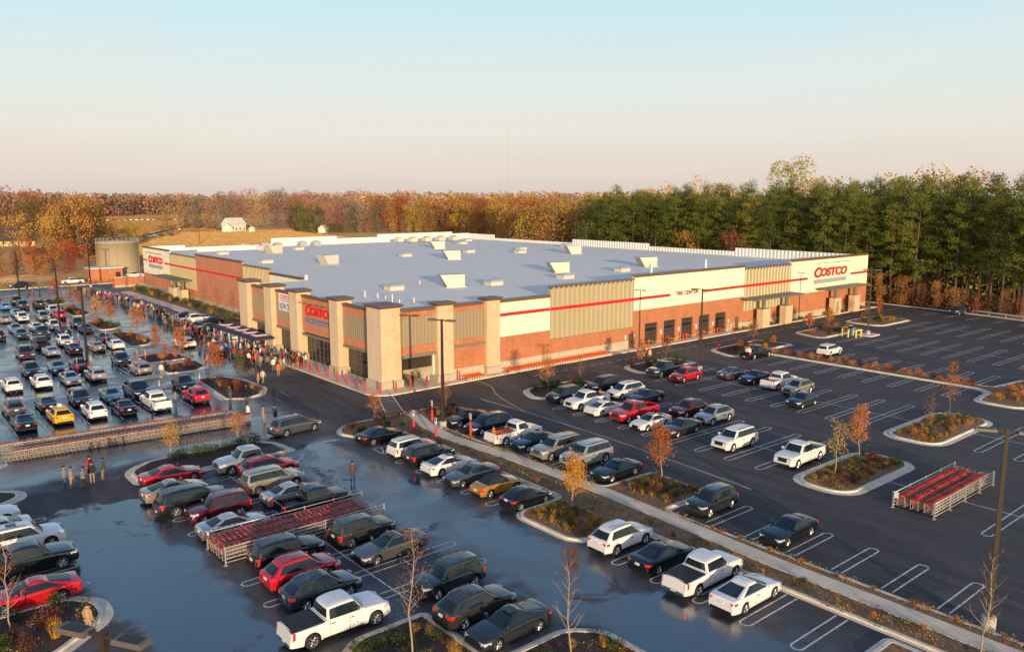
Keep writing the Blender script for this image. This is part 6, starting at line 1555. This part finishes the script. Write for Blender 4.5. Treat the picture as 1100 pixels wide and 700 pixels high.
# bare saplings on the store's long left side
for i,y in enumerate((150,158,166,201,209)):
    t=small_tree(300+i,4.6,1.5,'leaf_rust',70,.16,'bark'); t.location=(56.6,y,.1); tag(t,'bare sapling against the long brick wall','tree','bare saplings against the long brick wall')
HZc=dict(h_red=((.27,.115,.085),(.37,.165,.115),(.42,.23,.15)),h_orange=((.34,.19,.09),(.46,.28,.13),(.52,.35,.17)),h_green=((.13,.135,.09),(.17,.17,.11),(.22,.21,.13)),h_brown=((.21,.145,.105),(.28,.19,.14),(.33,.24,.17)))  # distance haze baked into these paler, greyer leaf colours
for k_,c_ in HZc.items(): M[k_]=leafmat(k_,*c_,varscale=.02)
# ---- big trees
def pine(seed):
    g=random.Random(seed); t=empty('pine_tree'); h=25; mb=MB(); pts=[Vector((0,0,0))]
    for k in range(8): pts.append(pts[-1]+Vector((g.uniform(-.14,.14),g.uniform(-.14,.14),h/8)))
    for k in range(8): mb.tube(pts[k],pts[k+1],.24*(1-.09*k),.24*(1-.09*(k+1)),6,0,False)
    cl=[]
    nb=66; z0=.20+.13*g.random()
    for i in range(nb):
        f_=z0+(1-z0)*((i+.5)/nb)**.85; z=h*f_; tq=(f_-z0)/(1-z0); env=max(0,1-tq**2.4)**.6*3.3*min(1,.5+2*tq)+.35; env*=g.uniform(.5,1.12)
        if i<4: env*=.8
        a=g.uniform(0,6.28); e=Vector((math.cos(a)*env,math.sin(a)*env,z+g.uniform(-.3,.9))); b2=Vector((pts[min(7,int(f_*8))].x,pts[min(7,int(f_*8))].y,z-.4)); mb.tube(b2,e,.055,.02,3,0,False)
        cl.append((e,g.uniform(.8,1.35))); 
        if env>1.5: cl.append((b2.lerp(e,.6)+Vector((g.uniform(-.5,.5),g.uniform(-.5,.5),.2)),g.uniform(.6,1.0)))
    for i in range(6):  # dead stubs below the crown
        z=h*g.uniform(.15,z0); a=g.uniform(0,6.28); mb.tube((0,0,z),(math.cos(a)*1.6,math.sin(a)*1.6,z+.4),.03,.01,3,0,False)
    mb.build('trunk',M['bark_pine'],t); mb=MB()
    for c,r in cl:
        for j in range(72):
            d=Vector((g.gauss(0,1),g.gauss(0,1),g.gauss(0,.8))).normalized()*r*g.random()**.35; d.z*=.75; mb.leaf(c+d,g.uniform(.13,.27),0,False,.6,g)
    mb.build('crown',M['pine'],t); return t
def broad(seed,h,w2,n=1500,ls=.55,low=.22,leaf='w_orange'):
    g=random.Random(seed); t=empty('autumn_tree'); mb=MB(); tips,path=branches(mb,h*.86,g,13,.02*h,w2*.62,.25,.9,3); mb.build('trunk',M['bark'],t)
    lob=[]
    for i in range(22):
        f_=g.random(); z=h*(low*.45+(1-low*.45)*f_); rad=w2*math.sin(math.pi*min(1,.22+.78*(1-f_)*1.02))**.7*.62; a=g.uniform(0,6.28); rr=rad*g.random()**.5
        lob.append((rr*math.cos(a),rr*math.sin(a),min(z,h*.88),w2*g.uniform(.26,.42)))
    mb=MB()
    for i in range(n):
        cx,cy,cz,r=g.choice(lob); d=Vector((g.gauss(0,1),g.gauss(0,1),g.gauss(0,.85))).normalized()*r*(.55+.5*g.random()**.5)
        mb.leaf((cx+d.x,cy+d.y,cz+d.z),ls*g.uniform(.5,1.1),0,False,.4,g)
    c=mb.build('crown',M[leaf],t); c.material_slots[0].link='OBJECT'; c.material_slots[0].material=M[leaf]; return t
PN=[pine(i) for i in range(5)]
BRD=[broad(10,20,7.5,2100,.56),broad(11,22,6.5,1700,.6,.15),broad(12,17,8,1700,.6,.12),broad(13,18,5.5,1400,.55,.1)]
g=random.Random(5)
k=0
for row,(xo,sp,sc) in enumerate(((173.2,4.9,.98),(177.6,4.7,1.03),(182.5,5.0,1.05),(188.5,5.6,1.06),(196,6.5,1.08))):
    y=38+row*1.3
    while y<xo/.965-8+g.uniform(-3,3):
        xx=xo+g.uniform(-1.5,1.5)-(3.2 if y<66 else 0)+(max(0,y-130)*.02)
        if not(row==0 and g.random()<.12):
            dup(PN[g.randrange(5)],(xx,y,0),g.uniform(0,6.28),scale=(sc*g.uniform(.95,1.2),sc*g.uniform(.95,1.2),sc*g.uniform(.84,1.04)*(1-.0011*max(0,y-70))))
        y+=sp*g.uniform(.75,1.25)
pines=[o for o in COL.objects if o.name.startswith('pine_tree')]
for o in pines: tag(o,'tall green pine in the dense wood beside the parking lot','tree','pines of the wood beside the parking lot')
for o in PN: o.location=(200+6*PN.index(o),60+37*PN.index(o),0); o.scale=(1.05,1.05,1.05)
def put_broad(i,x,y,s,leaf,label,group,z=0.0,sq=1.0):
    o=dup(BRD[i],(x,y,z),g.uniform(0,6.28),scale=(s*sq,s*sq,s),paint=M[leaf]); tag(o,label,'tree',group); return o
# hardwoods rising above or through the pines
BIGT=broad(77,34.2,10.0,6500,.62,.45,'w_olive'); BIGT.location=(212,128,0); KIDS.clear(); tag(BIGT,'tall yellow-green broad tree rising above the pine wood','tree','tall trees above the pines')
put_broad(0,216,118,1.4,'w_gold','golden crown beside the tallest tree above the pines','tall trees above the pines')
for x,y,s,lf in ((206,84,1.42,'w_gold'),(204,92,1.40,'w_gold'),(207,78,1.38,'w_orange'),(204,62,1.36,'w_orange'),(206,55,1.38,'w_orange'),(208,152,1.34,'w_orange'),(206,172,1.28,'w_gold')):
    put_broad(g.randrange(2),x,y,s,lf,'golden crown showing above the pine tops','golden crowns above the pines')
# low autumn growth along the foot of the pines
for k in range(34):
    y=40+k*4.1; put_broad(3 if k%3 else 2,170.6+g.uniform(-.6,1.2)-(3.0 if y<66 else 0),y+g.uniform(-1,1),g.uniform(.22,.42),g.choice(['w_orange','w_red','w_brown','w_orange']),'low orange-brown sapling at the foot of the pines','low saplings at the foot of the pines')
for k in range(12):
    y=118+k*5.2; put_broad(1,170.5+g.uniform(-1.5,1.5),y,g.uniform(.62,.8),g.choice(['w_orange','w_red','w_orange']) if k%3==0 else 'w_green','mid-height tree in front of the pines behind the store','mid-height trees behind the store') if k in(0,3,5,8,10) else None
# wood behind the store: rows of autumn trees
def line(pts,step,rows,gap,cols,lab,grp,s0=.95,s1=1.15,kinds=(0,1,2)):
    s0*=.82; s1*=1.04
    Ln=sum((Vector(c)-Vector(a)).length for a,c in zip(pts,pts[1:]))
    for r_ in range(rows):
        s=g.uniform(0,step)
        while s<Ln:
            p,h=lerp2(pts,s); off=r_*gap+g.uniform(-1.5,1.5); x=p.x+math.sin(h)*off; y=p.y-math.cos(h)*off
            put_broad(g.choice(kinds),x,y,g.uniform(s0,s1),g.choice(cols),lab,grp); s+=step*g.uniform(.75,1.3)
line([(173,184),(180,205),(196,235),(220,262),(250,300),(272,350),(284,410),(270,480)],8.5,3,9,['w_orange','w_orange','w_gold','w_brown','w_red','w_gold'],'autumn tree in the orange wood behind the store','trees of the orange wood behind the store',1.0,1.16)
line([(262,452),(246,486),(228,506)],9,2,9,['w_green','h_green','h_brown','h_red'],'dark green and red tree near the farmhouse','trees near the farmhouse',.9,1.2)
line([(215,556),(196,572),(182,600)],11,2,9,['h_brown','h_orange','h_green','h_orange'],'brown tree left of the white farmhouse','trees left of the farmhouse',1.0,1.3)
line([(285,520),(262,560),(230,600)],10,2,12,['h_red','h_brown','h_orange','h_red'],'tall red-brown tree behind the farmhouse','trees behind the farmhouse',1.2,1.38)
# left wood beyond the far road
line([(26,258),(40,262),(52,268),(62,276)],5.0,2,-7,['w_red','w_red','w_orange','w_rose'],'bright red maple by the bare mound','red maples by the bare mound',.38,.55,(3,2))
line([(20,282),(40,285),(62,292)],8,1,-6,['w_green','w_brown','w_green'],'green tree behind the red maples','green trees behind the red maples',.55,.75,(1,3))
line([(66,262),(74,266),(84,268)],4,1,5,['w_green','w_brown','w_gold'],'low bush beside the storage tank','bushes beside the storage tank',.2,.34,(3,))
line([(54,318),(68,330),(80,350),(86,378)],8,2,-9,['w_orange','w_brown','w_orange','w_green','w_gold'],'large orange-brown tree beyond the red maples','large trees beyond the red maples',.95,1.2)
line([(-10,452),(30,458),(70,465),(98,440)],11,2,-12,['w_orange','w_red','w_brown'],'tall autumn tree behind the low house','tall trees behind the low house',1.12,1.3)
for x,y,s,lf in ((104,398,.62,'w_gold'),(110,408,.66,'w_gold'),(98,404,.6,'w_green')): put_broad(2,x,y,s,lf,'bright yellow tree by the parked box truck','yellow trees by the box truck')
line([(142,478),(150,482)],5,1,3,['w_green'],'round green bush at the edge of the far lot','bushes at the far lot',.3,.4,(2,))
for k in range(10): put_broad(2,232+k*2.4,478-k*1.5,g.uniform(.28,.4),'w_green','trimmed green bush along the farmhouse garden','bushes of the farmhouse garden')
put_broad(0,232,490,1.05,'w_green','big rounded dark green tree right of the farmhouse',None); put_broad(2,238,500,.9,'w_green','second dark green tree right of the farmhouse',None)
for o in BRD:
    kill(o)
# distant woods on the skyline: leaf masses nobody could count
def woods(name,pts,depth,h,leaf,n,ls):
    gg=random.Random(len(name)+n); mb=MB(); Ln=sum((Vector(c)-Vector(a)).length for a,c in zip(pts,pts[1:]))
    nb=int(Ln*depth/95)
    for i in range(nb):
        p,hd=lerp2(pts,gg.uniform(0,Ln)); off=gg.uniform(0,depth); x=p.x-math.sin(hd)*off; y=p.y+math.cos(hd)*off; hh=h*gg.uniform(.75,1.1); w2=gg.uniform(4,8)
        mi=gg.randrange(len(leaf))
        for j in range(n):
            d=Vector((gg.gauss(0,1),gg.gauss(0,1),gg.gauss(0,1))).normalized(); z=hh*.55+d.z*hh*.45; mb.leaf((x+d.x*w2*gg.uniform(.6,1),y+d.y*w2*gg.uniform(.6,1),max(.5,z)),ls*gg.uniform(.5,1.1),mi,False,.5,gg)
    o=mb.build(name,[M[q] for q in leaf]); tag(o,None,None,None,'stuff'); return o
o=woods('distant_woods',[(112,640),(150,800),(190,930),(270,1010),(360,1080),(480,1150)],170,25,['h_red','h_red','h_orange','h_brown','h_red','h_green'],26,3.6); tag(o,'hazy red and brown woods on the skyline at the left','woods')
o=woods('distant_woods',[(480,1160),(640,1000),(760,860),(860,700)],150,27,['h_red','h_brown','h_green'],24,4.2); tag(o,'hazy brown woods on the skyline behind the farmhouse','woods')
o=woods('distant_woods',[(300,590),(380,520),(440,430),(470,330),(450,260)],110,25.5,['h_orange','h_brown','h_red','h_orange'],24,3.4); tag(o,'orange woods behind the autumn trees at the centre','woods')
o=woods('distant_woods',[(-40,500),(20,510),(60,515),(92,520)],70,29,['h_orange','h_red','h_brown'],40,2.6); tag(o,'tall autumn woods behind the low house at the left','woods')
mb=MB(); gg=random.Random(31)
for i in range(46000):
    z=gg.uniform(0,1)**1.25*22; mb.leaf((203+gg.random()**1.5*26,gg.uniform(10,206),z),gg.uniform(.5,1.1),0,False,.5,gg)
for i in range(170):
    x,y=203+gg.random()*22,gg.uniform(10,206); mb.tube((x,y,0),(x,y,24),.22,.1,5,1,False)
o=mb.build('pine_wood',[M['pine'],M['bark_pine']]); tag(o,'deep pine wood behind the first rows of pines','wood',kind='stuff')
# undergrowth between the trunks and rough grass along the kerb
mb=MB(); gg=random.Random(3)
for i in range(16000):
    y=gg.uniform(25,240); x=171.5+abs(gg.gauss(0,1))*6-(3.2 if y<66 else 0); mb.leaf((x,y,gg.random()**2*3.2),gg.uniform(.15,.45),0 if gg.random()<.7 else 1,True,0,gg)
o=mb.build('undergrowth',[M['leaf_rust'],M['w_brown']]); tag(o,'brown undergrowth and leaf litter below the pines','undergrowth',kind='stuff')
mb=MB(); mb.poly([(169.6,20,-.012),(420,-60,-.012),(420,300,-.012),(169.9,245,-.012)]); struct(mb.build('ground',M['mulch_dark']))
mb=MB(); gg=random.Random(4)
for i in range(5200):
    x=gg.uniform(10,100); y=233+abs(gg.gauss(0,1))*15; 
    if 60<x<66: continue
    mb.leaf((x,y,gg.random()**2*.9+.3),gg.uniform(.15,.4),0 if gg.random()<.6 else 1,True,0,gg)
o=mb.build('rough_grass',[M['leaf_rust'],M['leaf_straw']]); tag(o,'rough brown grass on the ground beyond the far road','grass',kind='stuff')
# ------------------------------------------------------------------ things beyond the lot
mk('tank_tan',(.44,.36,.23),.55,vary=.05,vscale=.3)
t=empty('storage_tank',(61.6,247.5,0)); mb=MB(); mb.lathe([(5.5,0),(5.5,9.7),(5.6,9.7),(5.6,9.9),(0.01,10.4)],40); mb.build('shell',M['tank_tan'],t)
mb=MB()
for k in range(28):
    a=2*math.pi*k/28; mb.tube((5.5*math.cos(a),5.5*math.sin(a),9.9),(5.5*math.cos(a),5.5*math.sin(a),10.9),.04,None,4); b2=2*math.pi*(k+1)/28
    for z in(10.4,10.9): mb.tube((5.5*math.cos(a),5.5*math.sin(a),z),(5.5*math.cos(b2),5.5*math.sin(b2),z),.035,None,4)
mb.build('railing',M['galv'],t)
mb=MB()
for s in(-.3,.3): mb.tube((-3.8+s*.7,-4.35-s*.6,0),(-3.8+s*.7,-4.35-s*.6,10.2),.05,None,4)
for k in range(24): mb.tube((-4.0,-4.17,.4*k+.3),(-3.6,-4.53,.4*k+.3),.03,None,4)
mb.build('ladder',M['galv'],t)
mb=MB()
for k in range(10): a=2*math.pi*k/10; mb.tube((5.66*math.cos(a),5.66*math.sin(a),0),(5.66*math.cos(a),5.66*math.sin(a),9.8),.05,None,4)
mb.build('pipe',M['tank_tan'],t)
tag(t,'tan cylindrical fire water tank with railing on top','tank')
t=empty('pump_house',(55.0,238.5,0)); mb=MB(); mb.box(-3.6,-3.2,0,4.4,1.8,3.5); 
mb.build('wall',M['brick_y'],t); mb=MB(); mb.frus(-3.9,-3.5,4.7,2.1,3.5,-3.9,-3.5,4.7,2.1,3.75); mb.build('roof',M['membrane'],t); mb=MB(); mb.box(2.6,-3.26,0,3.8,-3.2,2.4); mb.build('door',M['door_dark'],t); tag(t,'low brick pump house in front of the tan tank','building')
t=empty('screen_wall',(56.4,217.5,0)); mb=MB(); mb.box(-3.6,-.15,0,3.4,.15,2.5); mb.build('brick_panel',M['brick_y'],t); mb=MB(); mb.box(-3.65,-.2,0,3.45,-.152,.6); mb.build('plinth',M['base_y'],t); mb=MB(); mb.box(-3.7,-.2,2.5,3.5,.2,2.62); mb.build('coping',M['membrane'],t); tag(t,'freestanding brick screen wall beyond the far store corner','wall')
mb=MB(); mb.lathe([(.12,0),(.12,1.7),(.001,1.75)],10); o=mb.build('bollard',M['bollard_red'],None,(52.4,217.2,0)); tag(o,'red bollard at the end of the brick screen wall','bollard')
# houses
def house(name,loc,rz,w2,d,h,rh,wall,roof,lab,wins=3):
    t=empty(name,loc,rz); mb=MB(); mb.box(-w2/2,-d/2,0,w2/2,d/2,h); mb.poly([(-w2/2,-d/2,h),(-w2/2,d/2,h),(-w2/2,0,h+rh)]); mb.poly([(w2/2,-d/2,h),(w2/2,0,h+rh),(w2/2,d/2,h)]); mb.build('wall',wall,t)
    mb=MB()
    for s in(-1,1): mb.poly([(-w2/2-.5,s*(d/2+.5),h-.3),(w2/2+.5,s*(d/2+.5),h-.3),(w2/2+.5,0,h+rh+.12),(-w2/2-.5,0,h+rh+.12)]); mb.poly([(-w2/2-.5,s*(d/2+.5),h-.45),(w2/2+.5,s*(d/2+.5),h-.45),(w2/2+.5,s*(d/2+.5),h-.3),(-w2/2-.5,s*(d/2+.5),h-.3)])
    mb.build('roof',roof,t)
    for s in(-1,1):
        for k in range(wins):
            x=-w2/2+w2*(k+.5)/wins; mb=MB(); y=s*(d/2+.03); mb.box(x-.5,min(y,y-s*.02),1.0,x+.5,max(y,y-s*.02),2.3); wn=mb.build('window',M['glass_dark'],t)
            mb=MB(); 
            for a in(-.56,.5): mb.box(x+a,y-.03,.95,x+a+.06,y+.03,2.35)
            mb.build('frame',M['sign_white'],wn)
    tag(t,lab,'house'); return t
mk('wall_white',(.72,.66,.54),.7); mk('wall_yellow',(.55,.45,.22),.7); mk('shingle',(.085,.05,.045),.9,vary=.2); mk('shingle_grey',(.35,.33,.3),.9)
M['tent_blue']=M['paint_cyan']
house('house',(67,438,0),R(-35),20,13,2.8,5.2,M['wall_yellow'],M['shingle'],'low yellow house with brown gable roof among the left trees',5)
house('farmhouse',(204,530,0),R(20),13,8,5.0,3.8,M['wall_white'],M['wall_white'],'white two-storey farmhouse with steep gables beyond the field',4)
house('farm_wing',(197,522,0),R(65),8,6,3.0,2.4,M['wall_white'],M['wall_white'],'low white wing in front of the farmhouse',2)
house('shed',(210,514,0),R(50),4,3.5,2.4,1.2,M['wall_white'],M['wall_white'],'small white shed to the right of the farmhouse',1)
house('shed',(240,474,0),R(40),5.5,4.5,2.8,2.0,M['wall_white'],M['wall_white'],'white gabled shed half hidden by the orange trees',2)
house('barn',(96,462,0),R(10),16,9,4,2.5,M['shingle_grey'],M['shingle_grey'],'grey barn beyond the yellow trees',2)
# box truck, blue tarp
t=empty('box_truck',(92,425,0),R(0)); mb=MB(); mb.box(-7,-1.3,1.1,2.4,1.3,3.9); mb.build('cargo_box',M['post_beige'],t); mb=MB(); mb.box(2.7,-1.2,.6,4.9,1.2,2.9); mb.frus(4.9,-1.2,6,1.2,.6,4.9,-1.1,5.7,1.1,1.6); mb.build('cab',M['wall_white'],t)
for x in(-5,-3.7,4.2):
    for s in(-1,1): mb=MB(); mb.tube((x,s*1.0,.5),(x,s*1.3,.5),.5,None,12); mb.build('wheel',M['rubber'],t)
tag(t,'tan box truck with white cab parked beyond the field edge','truck')
# far parked cars, simple but shaped
def farcar(L_,W_,H_,cab0,cab1):
    t=empty('parked_car'); mb=MB(); mb.frus(-L_/2,-W_/2,L_/2,W_/2,.3,-L_/2+.1,-W_/2+.05,L_/2-.2,W_/2-.05,.95); b2=mb.build('body',[M['paint_white']],t); b2.material_slots[0].link='OBJECT'
    mb=MB(); mb.frus(cab0,-W_/2+.1,cab1,W_/2-.1,.952,cab0+.3,-W_/2+.3,cab1-.6,W_/2-.3,H_-.06); mb.build('window_band',M['car_glass'],t)
    mb=MB(); mb.box(cab0+.28,-W_/2+.28,H_-.058,cab1-.58,W_/2-.28,H_); b3=mb.build('roof',[M['paint_white']],t); b3.material_slots[0].link='OBJECT'
    for x in(-L_*.3,L_*.3):
        for s in(-1,1): mb=MB(); mb.tube((x,s*(W_/2-.2),.33),(x,s*(W_/2+.01),.33),.33,None,10); mb.build('wheel',M['rubber'],t)
    return t
f1=farcar(4.7,1.85,1.5,-2,.95); g=random.Random(9); fl=[]
for k in range(16): fl.append((204+k*4.6,842+(-k*1.8),R(60),g.choice(['white','white','silver','grey','navy','white'])))
for k in range(13): fl.append((138+k*3.6,484+k*7.2,R(70),g.choice(['white','red','silver','black','maroon','grey'])))
for k in range(5): fl.append((84+k*5,452+k*3,R(20),g.choice(['white','silver','black'])))
fl.append((99,331,R(10),'cyan'))
for i,(x,y,a,c) in enumerate(fl):
    o=f1 if i==0 else dup(f1,paint=M['paint_'+c]); o.location=(x,y,0); o.rotation_euler=(0,0,a)
    if i==0:
        for ch in o.children:
            if ch.material_slots and ch.material_slots[0].link=='OBJECT': ch.material_slots[0].material=M['paint_white']
    if c=='cyan': tag(o,'small blue car between the trees and the tan tank','car')
    elif i<16: tag(o,'%s car in the distant row beyond the field'%c,'car','cars in the distant row'); o.scale=(1.5,1.5,1.5)
    else: tag(o,'%s car on the far lane beside the field'%c,'car','cars on the far lane')
# masts
def mast(x,y,h,lab):
    t=empty('radio_mast',(x,y,0)); mb=MB()
    for k in range(3):
        a=2*math.pi*k/3; mb.tube((1.1*math.cos(a),1.1*math.sin(a),0),(1.1*math.cos(a),1.1*math.sin(a),h),.22,None,4)
    for k in range(int(h/7)):
        a=2*math.pi*(k%3)/3; b2=2*math.pi*((k+1)%3)/3; mb.tube((1.1*math.cos(a),1.1*math.sin(a),k*7),(1.1*math.cos(b2),1.1*math.sin(b2),k*7+7),.1,None,3)
    mb.build('lattice',M['mast'],t); mb=MB(); mb.tube((0,0,h),(0,0,h+12),.15,None,4); mb.build('antenna',M['mast'],t); tag(t,lab,'mast')
mk('mast',(.42,.34,.31),.7)
mast(1530,1850,212,'thin tall radio mast above the trees at the centre'); mast(1260,2700,85,'short faint radio mast left of the tall one')
# utility pole in the field
for x,y,h,lb in ((135,395,11,'wooden utility pole standing in the dry field'),(128,620,16,'pale utility pole in front of the far woods')):
    t=empty('utility_pole',(x,y,0)); mb=MB(); mb.tube((0,0,0),(0,0,h),.18,.12,6); mb.build('pole',M['bark'],t); mb=MB(); mb.box(-1.1,-.06,h-.9,1.1,.06,h-.75); mb.build('crossarm',M['bark'],t); tag(t,lb,'utility pole')
# rectangular pipes and dumpster things by the dock
t=empty('transformer',(70,230.5,0)); mb=MB(); mb.box(-1,-.9,.1,1,.9,1.6); mb.build('cabinet',M['paint_green'],t); mb=MB(); mb.box(-1.2,-1.1,0,1.2,1.1,.1); mb.build('pad',M['kerb'],t); tag(t,'green electrical cabinet beside the dock road','cabinet')
